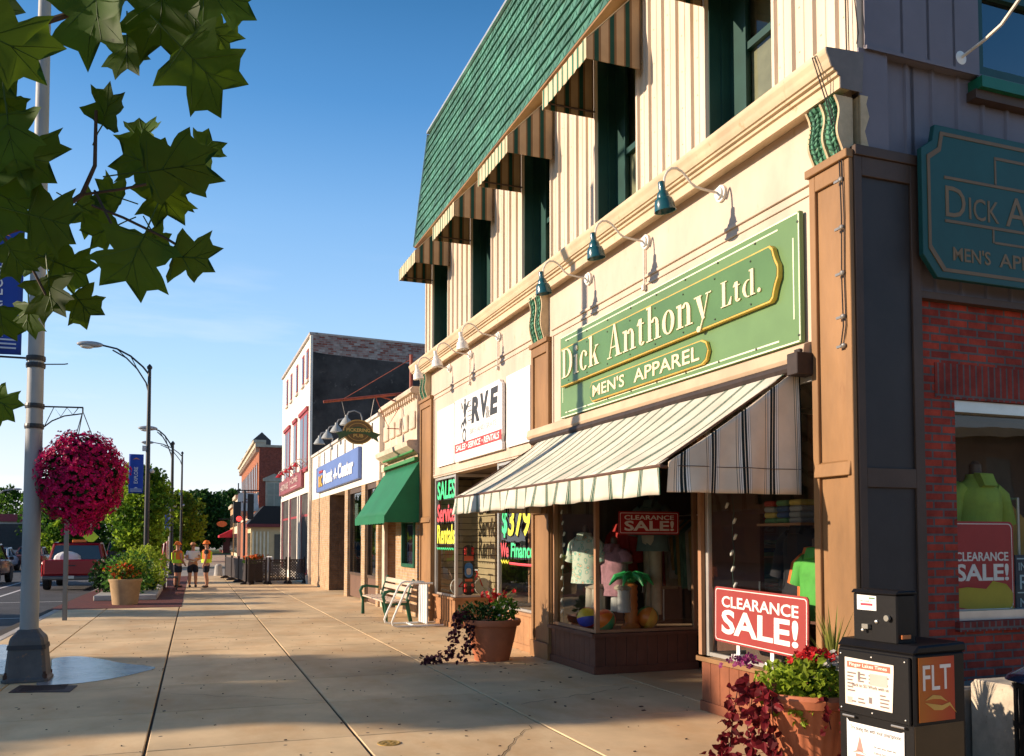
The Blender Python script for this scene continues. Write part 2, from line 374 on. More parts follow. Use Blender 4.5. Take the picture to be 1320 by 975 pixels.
def M_concrete(name, col, rough=.8, island=.10):
    m, n, l, b = nt(name)
    tc = n.new('ShaderNodeTexCoord'); gi = n.new('ShaderNodeNewGeometry')
    def noise(sc, d, r=.6, st=None):
        k = n.new('ShaderNodeTexNoise'); k.inputs['Scale'].default_value = sc; k.inputs['Detail'].default_value = d; k.inputs['Roughness'].default_value = r
        if st:
            mp = n.new('ShaderNodeMapping'); mp.inputs['Scale'].default_value = st; l.new(tc.outputs['Object'], mp.inputs[0]); l.new(mp.outputs[0], k.inputs['Vector'])
        else: l.new(tc.outputs['Object'], k.inputs['Vector'])
        return k
    big = noise(.55, 9, .62); r1 = n.new('ShaderNodeValToRGB'); e = r1.color_ramp.elements
    e[0].position = .3; e[1].position = .72; e[0].color = (*[c * .62 for c in col], 1); e[1].color = (*[c * 1.12 for c in col], 1)
    l.new(big.outputs['Fac'], r1.inputs[0])
    # brown stains and worn lighter tracks
    st = noise(1.3, 10, .68, (1, .5, 1)); r2 = n.new('ShaderNodeValToRGB'); r2.color_ramp.elements[0].position = .47; r2.color_ramp.elements[1].position = .76; r2.color_ramp.elements[1].color = (.8, .8, .8, 1)
    l.new(st.outputs['Fac'], r2.inputs[0])
    m1 = n.new('ShaderNodeMix'); m1.data_type = 'RGBA'; l.new(r2.outputs[0], m1.inputs['Factor']); l.new(r1.outputs[0], m1.inputs['A']); m1.inputs['B'].default_value = (col[0] * .70, col[1] * .56, col[2] * .42, 1)
    # specks of grit and gum
    vo = n.new('ShaderNodeTexVoronoi'); vo.inputs['Scale'].default_value = 3.3; l.new(tc.outputs['Object'], vo.inputs['Vector'])
    r3 = n.new('ShaderNodeValToRGB'); r3.color_ramp.elements[0].position = .045; r3.color_ramp.elements[1].position = .07; r3.color_ramp.elements[0].color = (1, 1, 1, 1); r3.color_ramp.elements[1].color = (0, 0, 0, 1)
    l.new(vo.outputs['Distance'], r3.inputs[0])
    m2 = n.new('ShaderNodeMix'); m2.data_type = 'RGBA'; l.new(r3.outputs[0], m2.inputs['Factor']); l.new(m1.outputs['Result'], m2.inputs['A']); m2.inputs['B'].default_value = (.06, .05, .045, 1)
    hs = n.new('ShaderNodeHueSaturation'); mr = n.new('ShaderNodeMapRange'); mr.inputs['To Min'].default_value = 1 - island; mr.inputs['To Max'].default_value = 1 + island
    l.new(gi.outputs['Random Per Island'], mr.inputs['Value']); l.new(mr.outputs[0], hs.inputs['Value']); l.new(m2.outputs['Result'], hs.inputs['Color'])
    l.new(hs.outputs[0], b.inputs['Base Color']); b.inputs['Roughness'].default_value = rough; b.inputs['Specular IOR Level'].default_value = .3
    fine = noise(90, 5); bp = n.new('ShaderNodeBump'); bp.inputs['Strength'].default_value = .25; bp.inputs['Distance'].default_value = .006
    l.new(fine.outputs['Fac'], bp.inputs['Height']); l.new(bp.outputs[0], b.inputs['Normal'])
    return m

m_conc = M_concrete('concrete_paving', (.74, .545, .31))
m_curb = M_concrete('kerb_concrete', (.52, .50, .46))
m_asph = M('asphalt', (.055, .056, .06), .85, .3, .8, .6, 120, col2=(.10, .10, .10))
m_paint = M('road_paint', (.62, .62, .60), .7, .2, 8, col2=(.2, .2, .2))
m_soil = M('dark_joint', (.045, .035, .025), .95)
m_redpave = M_brick('red_paving', (.17, .045, .035), (.12, .035, .03), (.06, .035, .03), 'x', .2, .1, .008)
# paving bricks lie flat: use x/y instead of x/z
for _l in list(m_redpave.node_tree.links):
    if _l.from_socket.name == 'Z': m_redpave.node_tree.links.remove(_l)
_s = [n for n in m_redpave.node_tree.nodes if n.type == 'SEPXYZ'][0]; _c = [n for n in m_redpave.node_tree.nodes if n.type == 'COMBXYZ'][0]
m_redpave.node_tree.links.new(_s.outputs['Y'], _c.inputs['Y'])

sheet('ground', [(-1500, -400), (1500, -400), (1500, 2500), (-1500, 2500)], -.18, M('verge_ground', (.09, .10, .045), .95, .4, .3))
sheet('road', [(-24, -60), (-3.3, -60), (-3.3, 420), (-24, 420)], -.14, m_asph)
sheet('side_street', [(-3.3, 47.5), (60, 47.5), (60, 63), (-3.3, 63)], -.135, M('sun_toned_asphalt', (.30, .26, .21), .9, .25, .6))  # asphalt coloured tan to stand in for the sunlight on it
def curbx(y): return -4.05 if y < 10 else max(-3.35, -4.05 + (y - 10) * .7 / 26)
# slabs
XJ = [lambda y: curbx(y) + .17, lambda y: -2.12, lambda y: -.37, lambda y: 1.385 - .0035 * (y - 8), lambda y: 3.14 - .014 * (y - 8), lambda y: 5.2]
mb = MB()
ys = [8.03 + 1.757 * k for k in range(-9, 23)]
for a, b in zip(ys, ys[1:]):
    for i in range(len(XJ) - 1):
        g0 = .013 if i in (2, 3, 4) else .008; g1 = .013 if i + 1 in (2, 3, 4) else .008
        tilt = random.uniform(-.0025, .0025)
        p = [(XJ[i](a) + g0, a + .006), (XJ[i + 1](a) - g1, a + .006), (XJ[i + 1](b) - g1, b - .006), (XJ[i](b) + g0, b - .006)]
        z = [tilt, -tilt, tilt * .4, -tilt]
        mb.add([(*p[k], -.1) for k in range(4)] + [(*p[k], z[k]) for k in range(4)],
               [(0, 3, 2, 1), (4, 5, 6, 7), (0, 1, 5, 4), (1, 2, 6, 5), (2, 3, 7, 6), (3, 0, 4, 7)])
for k in range(8):                                            # pavement of the side street, round the corner
    for j in range(8):
        mb.box(5.21 + k * 1.75, 6.93 + k * 1.75, ys[0] + j * 1.757 + .006, ys[0] + (j + 1) * 1.757 - .006, -.1, random.uniform(-.002, .002))
mb.box(5.205, 8.6, 7.9, 10.75, -.1, 0); mb.box(5.205, 7.3, 14.4, 17.2, -.1, 0)
tag(mb.build('sidewalk', m_conc, base=(0, 0, 0), bevel=.006), kind='structure')
sheet('sidewalk_bed', [(-3.9, -8), (26, -8), (26, 47), (-3.3, 47)], -.022, m_soil)
mb = MB()
for a, b in zip(ys, ys[1:]):
    mb.prism([(curbx(a), a + .004), (curbx(a) + .165, a + .004), (curbx(b) + .165, b - .004), (curbx(b), b - .004)], 'z', -.16, .004)
tag(mb.build('kerb', m_curb, base=(0, 0, 0), bevel=.015), kind='structure')
sheet('brick_paving', [(-3.45, 25.0), (-.32, 25.0), (-.32, 46.4), (-3.12, 46.4)], .007, m_redpave)
sheet('far_sidewalk', [(-3.3, 63), (40, 63), (40, 300), (-3.3, 300)], -.004, M_concrete('far_concrete', (.46, .39, .30)), thick=.14)
sheet('far_lawn', [(-8, 118), (4.6, 118), (4.6, 180), (-8, 180)], .02, M('lawn', (.12, .16, .03), .95, .3, 1.))
# painted lines on the road
def line(x0, y0, x1, y1, w):
    d = Vector((x1 - x0, y1 - y0, 0)).normalized(); n = Vector((-d.y, d.x, 0)) * w / 2
    sheet('road_marking', [(x0 + n.x, y0 + n.y), (x0 - n.x, y0 - n.y), (x1 - n.x, y1 - n.y), (x1 + n.x, y1 + n.y)], -.134, m_paint)
line(-6.0, 25, -6.75, 64, .12); line(-7.1, 33, -7.4, 47, .12)
line(-3.5, 24.4, -6.2, 24.4, .11); line(-3.45, 30.6, -6.3, 30.6, .11); line(-3.4, 45.5, -6.4, 45.5, .11)
for k in range(12): line(-10.4, 20 + k * 9, -10.4, 23 + k * 9, .12)
# wet patch round the lamp post, iron plate, brass valve cover
def blob(name, pts, z, mat):
    c = Vector((sum(p[0] for p in pts) / len(pts), sum(p[1] for p in pts) / len(pts), 0)); out = []
    n = len(pts)
    for i in range(n):
        p0, p1, p2, p3 = [Vector((*pts[(i + k - 1) % n], 0)) for k in range(4)]
        for t in (0, .2, .4, .6, .8):
            out.append(.5 * (2 * p1 + (p2 - p0) * t + (2 * p0 - 5 * p1 + 4 * p2 - p3) * t * t + (3 * p1 - p0 - 3 * p2 + p3) * t ** 3))
    return sheet(name, [(p.x, p.y) for p in out], z, mat)
m_wet = M('wet_concrete', (.26, .28, .30), .24, .35, 2.5, .5, 9, spec=.9)
blob('puddle', [(-1.85, 13.75), (-1.95, 14.7), (-1.66, 14.9), (-1.3, 14.45), (-.95, 13.85), (-.50, 13.25), (-.66, 12.78), (-.92, 12.4), (-1.25, 12.12), (-1.6, 12.0), (-1.8, 12.2)], .005, m_wet)
blob('puddle', [(-3.1, 16.8), (-2.85, 16.7), (-2.55, 14.9), (-2.45, 14.0), (-2.2, 13.2), (-2.6, 13.5), (-2.95, 14.8)], .005, m_wet)
m_iron = M('rusty_iron', (.07, .04, .03), .7, .35, 12, .5, 70, metal=.3)
mb = MB(); mb.prism([(-2.0, 11.62), (-1.34, 11.42), (-1.31, 11.9), (-1.97, 12.14)], 'z', -.01, .008)
for k in range(5):
    y = 11.66 + k * .08; mb.box(-1.9, -1.42, y, y + .03, .006, .013)
tag(mb.build('utility_cover', m_iron, bevel=.004), 'flat rusty iron cover let into the pavement at the foot of the lamp post', 'utility cover')
mb = MB(); mb.lathe([(.10, -.01), (.10, .006), (.085, .009), (.08, .006), (.001, .006)], (1.60, 7.64, 0), 28)
for a in range(6):
    t = a * math.pi / 3; mb.box(1.60 + .045 * math.cos(t) - .012, 1.60 + .045 * math.cos(t) + .012, 7.64 + .045 * math.sin(t) - .012, 7.64 + .045 * math.sin(t) + .012, .004, .011)
tag(mb.build('valve_cover', M('brass', (.50, .32, .08), .5, .3, 20, .4, 80, metal=.6)), 'small round yellow metal valve cover set in the pavement in the foreground', 'valve cover')

_g = random.Random(4); mb = MB()
for _ in range(420):
    px, py = _g.uniform(-3, 5.0), 5 + 17 * _g.random() ** 1.6; q = _g.uniform(.004, .013); a = _g.uniform(0, 3)
    mb.mbox(Matrix.Translation((px, py, .004)) @ Matrix.Rotation(a, 4, 'Z'), q * 2, q, .006)
for _ in range(46):
    px, py, a = _g.uniform(3.6, 5.0), _g.uniform(8.2, 18), _g.uniform(0, 3); mb.mbox(Matrix.Translation((px, py, .006)) @ Matrix.Rotation(a, 4, 'Z') @ Matrix.Rotation(.2, 4, 'X'), .05, .025, .003)
tag(mb.build('grit', M('grit', (.07, .05, .035), .9, .5, 30), base=(0, 0, 0)), kind='stuff')

_g = random.Random(12); mb = MB()
for x0, y0, x1, y1 in ((-.2, 10.9, 1.3, 9.9), (1.5, 14.6, 2.9, 13.8), (3.3, 9.0, 4.9, 9.5), (-1.9, 18.6, -.5, 19.3), (2.2, 6.6, 3.0, 7.9), (.2, 17.2, 1.2, 16.2)):
    n = 14; pts = [(x0 + (x1 - x0) * k / n + _g.gauss(0, .025), y0 + (y1 - y0) * k / n + _g.gauss(0, .025)) for k in range(n + 1)]
    for (a, b), (c, d) in zip(pts, pts[1:]):
        L = math.hypot(c - a, d - b); w = _g.uniform(.002, .006); nx, ny = -(d - b) / L * w, (c - a) / L * w
        mb.add([(a + nx, b + ny, .0052), (a - nx, b - ny, .0052), (c - nx, d - ny, .0052), (c + nx, d + ny, .0052)], [(0, 1, 2, 3)])
tag(mb.build('pavement_crack', m_soil, base=(0, 0, 0)), kind='structure')
# ================================================================== the corner shop building
FR[0] = ROW
YC, YE = 5.75, 19.75            # near corner and far end of the front, x = 5 is the shop front plane
c_cream = (.56, .445, .345)
m_cream = M('cream_paint', c_cream, .6, .13, 1.8, .15, 30, col2=(.44, .33, .21), stretch=(1, 1, .45))
m_siding = M('cream_metal_siding', (.66, .55, .42), .5, .13, 2.6, .06, 14, col2=(.52, .40, .27), stretch=(2, 2, .16))
m_side_sid = M('shade_toned_side_siding', (.165, .15, .175), .6, .14, .9, .08, 12)  # the cream siding again, darkened in colour for the shaded side
m_tan = M('tan_painted_wood', (.265, .14, .056), .6, .28, 1.7, .22, 26, col2=(.24, .115, .045), stretch=(1, 1, .35))
m_tan_d = M('brown_painted_wood', (.36, .19, .10), .6, .2, 2.4, .2, 30, stretch=(1, 1, .4))
m_dkpanel = M('dark_brown_panel', (.034, .027, .025), .55, .2, 2.0, .1, 20)  # brown panel, its colour deepened further to imitate side wall shade
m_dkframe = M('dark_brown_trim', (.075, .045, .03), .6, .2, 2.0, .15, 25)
m_bulk = M('chocolate_painted_boards', (.12, .05, .032), .6, .2, 3, .2, 40)
m_rust = M('red_brown_boards', (.235, .078, .034), .62, .22, 3, .25, 40, island=.14)
m_brick = M_brick('red_brick', (.40, .052, .028), (.20, .028, .02), (.115, .092, .088), 'x', .215, .072, .011)
m_sold = M_brick('soldier_brick', (.27, .04, .026), (.17, .026, .02), (.115, .092, .088), 'x', .072, .30, .010)
m_green = M('dark_green_paint', (.012, .055, .045), .45, .15, 3)
m_gsill = M('green_sill_paint', (.01, .13, .07), .4, .15, 3)
m_patina = M('green_tin_tiles', (.062, .195, .14), .6, .30, 1.2, .15, 18, col2=(.10, .20, .13), island=.28)
m_flash = M('zinc_flashing', (.55, .56, .55), .35, .12, 4, metal=.5)
m_glass = M_glass('shop_glass', (.90, .92, .90), 1.5)
m_glass2 = M_glass('upper_glass', (.62, .66, .6), 1.45)
m_alu = M('bright_aluminium', (.62, .60, .55), .35, .1, 4, metal=.6)
m_int = M('dim_interior', (.10, .08, .065), .85, .25, 1.2)
m_intfloor = M('display_floor', (.30, .20, .12), .7, .25, 3)
m_curt = M('dull_window_blind', (.50, .46, .33), .8, .3, 1.2)

BLD = thing('shop_building', 'two storey corner building with green tiled mansard over cream siding and shop fronts', 'building', (5.15, 12.5, 0))
def part(name, mb, mat, parent=None, **k): return mb.build(name, mat, parent or BLD, **k)

# ---- upper wall with five window openings
WIN = [(6.93, 8.05), (9.62, 10.76), (12.36, 13.52), (15.12, 16.30), (17.92, 19.12)]
mb = MB()
edges = [YC + .032] + [e for w in WIN for e in w] + [YE]
for a, b in zip(edges[::2], edges[1::2]): mb.box(5.15, 5.35, a, b, 5.5, 8.7)
for a, b in WIN:
    mb.box(5.15, 5.35, a, b, 8.32, 8.7); mb.box(5.15, 5.35, a, b, 5.5, 5.75)
for a, b in zip(edges[::2], edges[1::2]):                     # standing ribs of the metal siding
    n = max(1, round((b - a) / .31)); st = (b - a) / n
    for k in range(n + 1):
        y = a + k * st
        y = min(max(y, a + .03), b - .03)
        mb.prism([(5.15, y - .03), (5.112, y - .02), (5.112, y + .02), (5.15, y + .03)], 'z', 5.6, 8.7)
        if k < n:
            ym = y + st * .5; mb.prism([(5.15, ym - .014), (5.142, ym - .007), (5.142, ym + .007), (5.15, ym + .014)], 'z', 5.6, 8.7)
    for k in range(n):                                         # screws
        for j in range(7): 
            yy = a + (k + .5) * st + .06; zz = 5.8 + j * .42
            mb.mbox(Matrix.Translation((5.148, yy, zz)), .008, .012, .012)
part('wall', mb, m_siding)
for i, (a, b) in enumerate(WIN):
    mb = MB(); d0, d1 = 5.352, 5.50
    mb.box(5.155, 5.56, b - .012, b + .03, 5.75, 8.32); mb.box(5.36, 5.56, a - .03, a + .012, 5.75, 8.32)     # reveals
    mb.box(5.36, 5.56, a, b, 8.30, 8.36)
    for y0, y1, z0, z1 in ((a, a + .07, 5.75, 8.3), (b - .30, b, 5.75, 8.3), (a + .07, b - .30, 8.2, 8.3), (a + .07, b - .30, 5.75, 5.83), (a + .07, b - .30, 6.92, 7.0)):
        mb.box(5.42, 5.48, y0, y1, z0, z1)
    mb.box(5.40, 5.421, b - .32, b - .285, 5.75, 8.3)
    mb.box(5.30, 5.325, b - .030, b - .011, 5.75, 8.3)
    w = part('window', mb, m_green)
    g = MB(); g.add([(5.45, a + .07, 5.83), (5.45, b - .3, 5.83), (5.45, b - .3, 8.2), (5.45, a + .07, 8.2)], [(0, 1, 2, 3)]); g.build('pane', m_glass2, w)
    g = MB(); g.box(5.49, 5.495, a + .07, b - .3, 5.83, 6.95); g.box(5.60, 5.62, a, b, 5.8, 8.3); g.build('blind', m_curt, w)
    s = MB(); s.box(5.10, 5.42, a - .04, b + .04, 5.70, 5.752); s.build('sill', m_green, w)

# ---- side wall, brick below and siding above
mb = MB(); mb.box(5.30, 5.40, YC + .03, YC + .10, 4.99, 5.83); mb.box(5.72, 16, YC + .09, YC + .2, 3.84, 5.83)
mb.box(5.152, 5.76, YC + .09, YC + .2, 4.99, 5.83)
for k in range(26):
    x = 5.38 + k * .29
    if x < 5.75 or True: mb.prism([(x - .03, YC + .09), (x - .015, YC + .07), (x + .015, YC + .07), (x + .03, YC + .09)], 'z', 4.99 if x < 5.75 else 3.84, 5.83)
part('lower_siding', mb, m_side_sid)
mb = MB(); mb.box(5.158, 6.42, YC, YC + .011, 5.83, 8.7); mb.box(5.10, 5.40, YC + .012, YC + .029, 5.0, 5.83); mb.box(5.352, 6.42, YC + .02, YC + .2, 5.83, 9.6); mb.box(7.62, 16, YC + .02, YC + .2, 5.83, 9.6); mb.box(6.42, 7.62, YC + .02, YC + .2, 5.83, 5.86)
mb.box(6.42, 7.62, YC + .02, YC + .2, 7.4, 9.6)
for k in range(30):
    x = 5.55 + k * .29
    if not 6.36 < x < 7.66: mb.prism([(x - .03, YC + .02), (x - .015, YC), (x + .015, YC), (x + .03, YC + .02)], 'z', 5.83, 9.6)
mb.prism([(YC + .02, 5.83), (YC - .02, 5.815), (YC - .02, 5.845), (YC + .02, 5.86)], 'x', 5.16, 6.36)
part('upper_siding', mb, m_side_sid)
mb = MB()
SW0, SW1, SZ0, SZ1 = 6.16, 8.9, 1.09, 2.97
mb.box(5.70, SW0, YC + .11, YC + .34, -.1, 3.83); mb.box(SW1, 16, YC + .11, YC + .34, -.1, 3.83)
mb.box(SW0, SW1, YC + .11, YC + .34, -.1, SZ0 - .03); mb.box(SW0, SW1, YC + .11, YC + .34, SZ1 + .31, 3.83)
part('brick_wall', mb, m_brick)
mb = MB(); mb.box(SW0 - .22, SW1 + .22, YC + .104, YC + .3, SZ1 + .004, SZ1 + .308); part('lintel', mb, m_sold)
mb = MB(); mb.box(SW0 - .05, SW1, YC + .06, YC + .33, SZ0 - .115, SZ0 - .032); part('brick_sill', mb, M_brick('sill_brick', (.20, .04, .03), (.16, .03, .025), (.13, .11, .1), 'x', .072, .2, .01))
mb = MB(); mb.box(5.71, 16, YC + .03, YC + .3, 3.80, 3.86); part('ledge', mb, m_dkframe)
# side shop window
mb = MB(); mb.box(SW0, SW1, YC + .14, YC + .26, SZ1 - .10, SZ1); mb.box(SW0, SW1, YC + .14, YC + .27, SZ0 - .03, SZ0 + .05)
mb.box(SW1 - .05, SW1, YC + .14, YC + .24, SZ0, SZ1)
w = part('window', mb, m_alu)
g = MB(); g.add([(SW0, YC + .22, SZ0), (SW1, YC + .22, SZ0), (SW1, YC + .22, SZ1), (SW0, YC + .22, SZ1)], [(0, 1, 2, 3)]); g.build('pane', m_glass, w)
# upper side window
mb = MB()
for x0, x1, z0, z1 in ((6.42, 6.50, 5.86, 7.4), (7.54, 7.62, 5.86, 7.4), (6.5, 7.54, 5.86, 5.94), (6.5, 7.54, 7.3, 7.4), (6.5, 7.54, 6.6, 6.66)): mb.box(x0, x1, YC + .03, YC + .12, z0, z1)
w = part('window', mb, m_green)
g = MB(); g.add([(6.5, YC + .08, 5.94), (7.54, YC + .08, 5.94), (7.54, YC + .08, 7.3), (6.5, YC + .08, 7.3)], [(0, 1, 2, 3)]); g.build('pane', M_glass('sky_toned_glass', (.2, .25, .35), 2.2), w)  # blue of the reflected sky put into the pane tint
g = MB(); g.box(6.5, 7.54, YC + .13, YC + .14, 5.9, 7.3); g.build('blind', P((.02, .02, .025)), w)
s = MB(); s.box(6.38, 7.68, YC - .06, YC + .1, 5.70, 5.80); s.build('sill', m_gsill, w)
mb = MB(); mb.box(6.36, 7.7, YC - .01, YC + .09, 5.62, 5.70); part('window_apron', mb, m_dkframe)

# ---- frieze, cornice, pilasters
mb = MB()
mb.box(5.03, 5.25, 6.2, 12.1, 3.33, 5.52); mb.box(5.03, 5.25, 12.7, 18.7, 3.10, 5.52); mb.box(5.03, 5.25, 12.1, 12.7, 4.7, 5.52); mb.box(5.03, 5.25, 18.7, YE, 4.7, 5.52)
mb.box(5.03, 5.12, YC + .12, 6.2, 4.9, 5.52)
part('frieze', mb, m_cream)
mb = MB()
for y0, y1, zt, zb in ((6.24, 12.06, 4.86, 3.36), (12.79, 18.62, 4.90, 3.16)):
    mb.box(5.005, 5.035, y0, y1, zt, zt + .035); mb.box(5.012, 5.035, y0, y1, zt - .09, zt - .06)
    mb.box(5.012, 5.034, y1 - .06, y1 - .02, zb, zt - .09); mb.box(5.012, 5.034, y0 + .02, y0 + .06, zb, zt - .09)
mb.box(5.012, 5.036, 12.79, 18.62, 3.13, 3.17)
part('frieze_moulding', mb, m_cream, bevel=.004)
prof = [(5.025, 5.465), (4.90, 5.465), (4.90, 5.43), (4.875, 5.43), (4.875, 5.53), (4.85, 5.535), (4.845, 5.565), (4.815, 5.57), (4.81, 5.59), (4.79, 5.595), (4.775, 5.63), (4.765, 5.66), (4.745, 5.70), (4.74, 5.72), (4.74, 5.745), (5.12, 5.77)]
mb = MB(); mb.prism(prof, 'y', 5.735, YE + .04)
part('cornice', mb, M('weathered_cream_cornice', (.60, .46, .30), .6, .16, 2, .2, 18, col2=(.45, .30, .16)))
mb = MB(); mb.prism([(x + .004, z) for x, z in prof[2:]] + [(5.10, 5.43)], 'y', 5.728, 5.734); part('cornice_end', mb, M('shade_toned_end_cap', (.17, .15, .14), .7, .2, 4))  # thin cover on the cornice end, its shade painted as grey
mb = MB(); mb.prism([(5.03, 5.464), (4.95, 5.464), (4.93, 5.42), (4.97, 5.38), (5.03, 5.35)], 'y', 5.98, 6.22); part('bed_moulding', mb, m_cream)

def pilaster(y0, y1, ztop, mid, back=5.2):
    mb = MB(); fx = 4.965
    mb.box(fx + .03, back, y0, y1, .24, ztop - .07)
    w = .075
    for a, b in ((y0, y0 + w), (y1 - w, y1)): mb.box(fx, fx + .032, a, b, .24, ztop - .07)
    mb.box(fx, fx + .031, y0 + w, y1 - w, ztop - .21, ztop - .07)
    mb.prism([(fx + .03, mid - .05), (fx - .025, mid - .05), (fx - .005, mid + .06), (fx + .03, mid + .08)], 'y', y0 + .03, y1 - .03)
    mb.box(fx - .02, back, y0 - .004, y1 + .015, -.02, .24)
    mb.box(fx - .03, back, y0 - .006, y1 + .02, ztop - .07, ztop)
    return part('pilaster', mb, m_tan, bevel=.005)
p1 = pilaster(YC, 6.24, 4.95, 2.33, 5.01)
p2 = pilaster(12.08, 12.76, 4.78, 2.2)
p3 = pilaster(18.66, 19.62, 4.92, 2.2)
# the side of the corner pilaster: dark panel in a frame
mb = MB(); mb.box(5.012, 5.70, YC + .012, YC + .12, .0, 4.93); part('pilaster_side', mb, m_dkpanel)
mb = MB()
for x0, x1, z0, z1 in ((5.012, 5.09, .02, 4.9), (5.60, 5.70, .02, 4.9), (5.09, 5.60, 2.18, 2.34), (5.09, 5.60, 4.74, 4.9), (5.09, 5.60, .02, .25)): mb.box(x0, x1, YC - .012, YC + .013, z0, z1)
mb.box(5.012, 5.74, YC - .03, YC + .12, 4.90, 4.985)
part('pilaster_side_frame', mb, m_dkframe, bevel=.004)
# carved brackets over the pilasters
m_brk = M('green_bracket_paint', (.075, .24, .14), .55, .35, 7, .4, 40, col2=(.38, .24, .12))
m_brk2 = M('cream_bracket_edge', (.52, .40, .24), .6, .2, 6)
def bracket(yc, w, z0, z1, xo=4.985):
    mb = MB(); ed = MB(); n = 22; h = z1 - z0
    def px(t):                                                # S profile, t from bottom to top
        return xo - .03 - .07 * (t ** 1.6) - .028 * math.sin(t * math.pi * 2.1 - .6)
    pts = [(px(i / n), z0 + h * i / n) for i in range(n + 1)]
    for s, (a, b) in enumerate(((-.5, -.06), (.06, .5))):     # two leaf lobes with ribs
        for k in range(4):
            ya = yc + w * (a + (b - a) * k / 4); yb = yc + w * (a + (b - a) * (k + 1) / 4); lift = (.0, .018, .018, .0)[k]
            mb.prism([(x - lift - .012 * abs(math.sin(i * .9 + k)), z) for i, (x, z) in enumerate(pts)] + [(xo + .06, z1), (xo + .06, z0)], 'y', ya + .002, yb - .002)
    for y in (-.52, -.03, .46):
        ed.prism([(x - .026, z) for x, z in pts] + [(xo + .061, z1), (xo + .061, z0)], 'y', yc + w * y, yc + w * (y + .06))
    rb = MB()
    for c in (-.27, .29):
        for i in range(2, n, 2):
            x, z = pts[i]; k = w * .17
            for sg in (-1, 1): rb.tube([(x - .034, yc + w * c, z - .012), (x - .028, yc + w * c + sg * k, z + .022)], .0055, 4)
        rb.tube([(x - .036, yc + w * c, z) for x, z in pts], .006, 4)
    b = part('bracket', mb, m_brk); ed.build('bracket_edge', m_brk2, b); rb.build('leaf_veins', M('bracket_vein', (.03, .10, .06), .6), b)
bracket(5.97, .36, 4.95, 5.40); bracket(12.42, .46, 4.78, 5.465); bracket(19.14, .5, 4.92, 5.465)
mb = MB(); mb.prism([(5.1, 4.99), (5.1, 5.42), (5.18, 5.42), (5.16, 5.35), (5.19, 5.25), (5.14, 5.12), (5.18, 4.99)], 'y', YC + .0, YC + .1); part('corner_scroll', mb, m_brk2)

# ---- mansard of stamped tiles
EX, EZ, TX, TZ = 4.88, 8.54, 5.20, 11.25
mb = MB(); rows = 13; ch = (TZ - EZ) / rows
for r in range(rows):
    z0 = EZ + r * ch; x0 = EX + (TX - EX) * r / rows; x1 = EX + (TX - EX) * (r + 1) / rows
    y = 5.4 - (.17 if r % 2 else 0)
    while y < YE:
        a = max(y, 5.4) + .004; b = min(y + .34, YE + .05) - .004
        if b > a + .02:
            mb.prism([(a, z0 + .006), (b, z0 + .006), (b, z0 + ch + .02), (a, z0 + ch + .02)], 'x', 0, 1)
            vs = mb.v[-8:]
            for q in vs:
                top = q.z > z0 + ch * .5; back = q.x > .5
                q.x = (x1 + .012 if top else x0 - .026 + random.uniform(-.004, .004)) + (.05 if back else 0)
            # raised diagonal rib of the stamped pattern
            d = b - a
            if d > .25:
                for ya, yb in ((a + .02, a + d * .5), (b - .02, a + d * .5)):
                    s0 = x0 - .030; s1 = x0 + (x1 - x0) * .85 - .008
                    mb.add([(s0, ya, z0 + .02), (s0, ya + .022 * (1 if yb > ya else -1), z0 + .02), (s1, yb, z0 + ch * .9), (s1 - .012, (ya + yb) / 2, z0 + ch * .45)], [(0, 1, 2, 3)])
        y += .34
mb.prism([(EX + .10, EZ), (TX + .10, TZ), (TX + 1, TZ), (5.3, EZ)], 'y', 5.42, YE + .03)
part('mansard', mb, m_patina)
mb = MB(); mb.prism([(TX - .06, TZ + .02), (TX - .05, TZ + .09), (TX + .4, TZ + .10), (TX + .4, TZ + .02)], 'y', 5.35, YE + .07)
mb.prism([(EX - .05, EZ), (TX - .05, TZ), (TX + .4, TZ), (EX + .4, EZ)], 'y', YE + .052, YE + .06)
part('ridge_flashing', mb, m_flash)
mb = MB(); mb.prism([(EX - .02, EZ - .025), (EX - .02, EZ + .004), (5.3, EZ + .003), (5.3, EZ - .025)], 'y', 5.4, YE + .05); part('eave_board', mb, m_tan)
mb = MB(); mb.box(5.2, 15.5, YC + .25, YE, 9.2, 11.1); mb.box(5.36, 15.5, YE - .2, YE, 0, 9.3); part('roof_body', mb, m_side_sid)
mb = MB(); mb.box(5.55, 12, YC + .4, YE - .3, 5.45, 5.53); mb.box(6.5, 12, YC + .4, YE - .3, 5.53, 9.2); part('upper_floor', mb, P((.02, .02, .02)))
# ---- shop fronts (bulkheads, display windows, doors) of the corner building
def glass_wall(pts, z0, z1, post=.05, mat=m_alu, tr=None):
    """glazing along a plan polyline, with posts at its corners"""
    fr = MB(); gl = MB()
    for (x, y) in pts: fr.box(x - post / 2, x + post / 2, y - post / 2, y + post / 2, z0, z1)
    for (xa, ya), (xb, yb) in zip(pts, pts[1:]):
        gl.add([(xa, ya, z0), (xb, yb, z0), (xb, yb, z1), (xa, ya, z1)], [(0, 1, 2, 3)])
        dx, dy = xb - xa, yb - ya; L = math.hypot(dx, dy); m = Matrix.Translation(((xa + xb) / 2, (ya + yb) / 2, 0)) @ Matrix.Rotation(math.atan2(dy, dx), 4, 'Z')
        fr.mbox(m @ Matrix.Translation((0, 0, z0 + .02)), L - post, .04, .04); fr.mbox(m @ Matrix.Translation((0, 0, z1 - .03)), L - post, .04, .06)
        if tr: fr.mbox(m @ Matrix.Translation((0, 0, tr)), L - post, .04, .05)
    w = part('display_window', fr, mat, bevel=.003)
    gl.build('pane', m_glass, w)
    return w
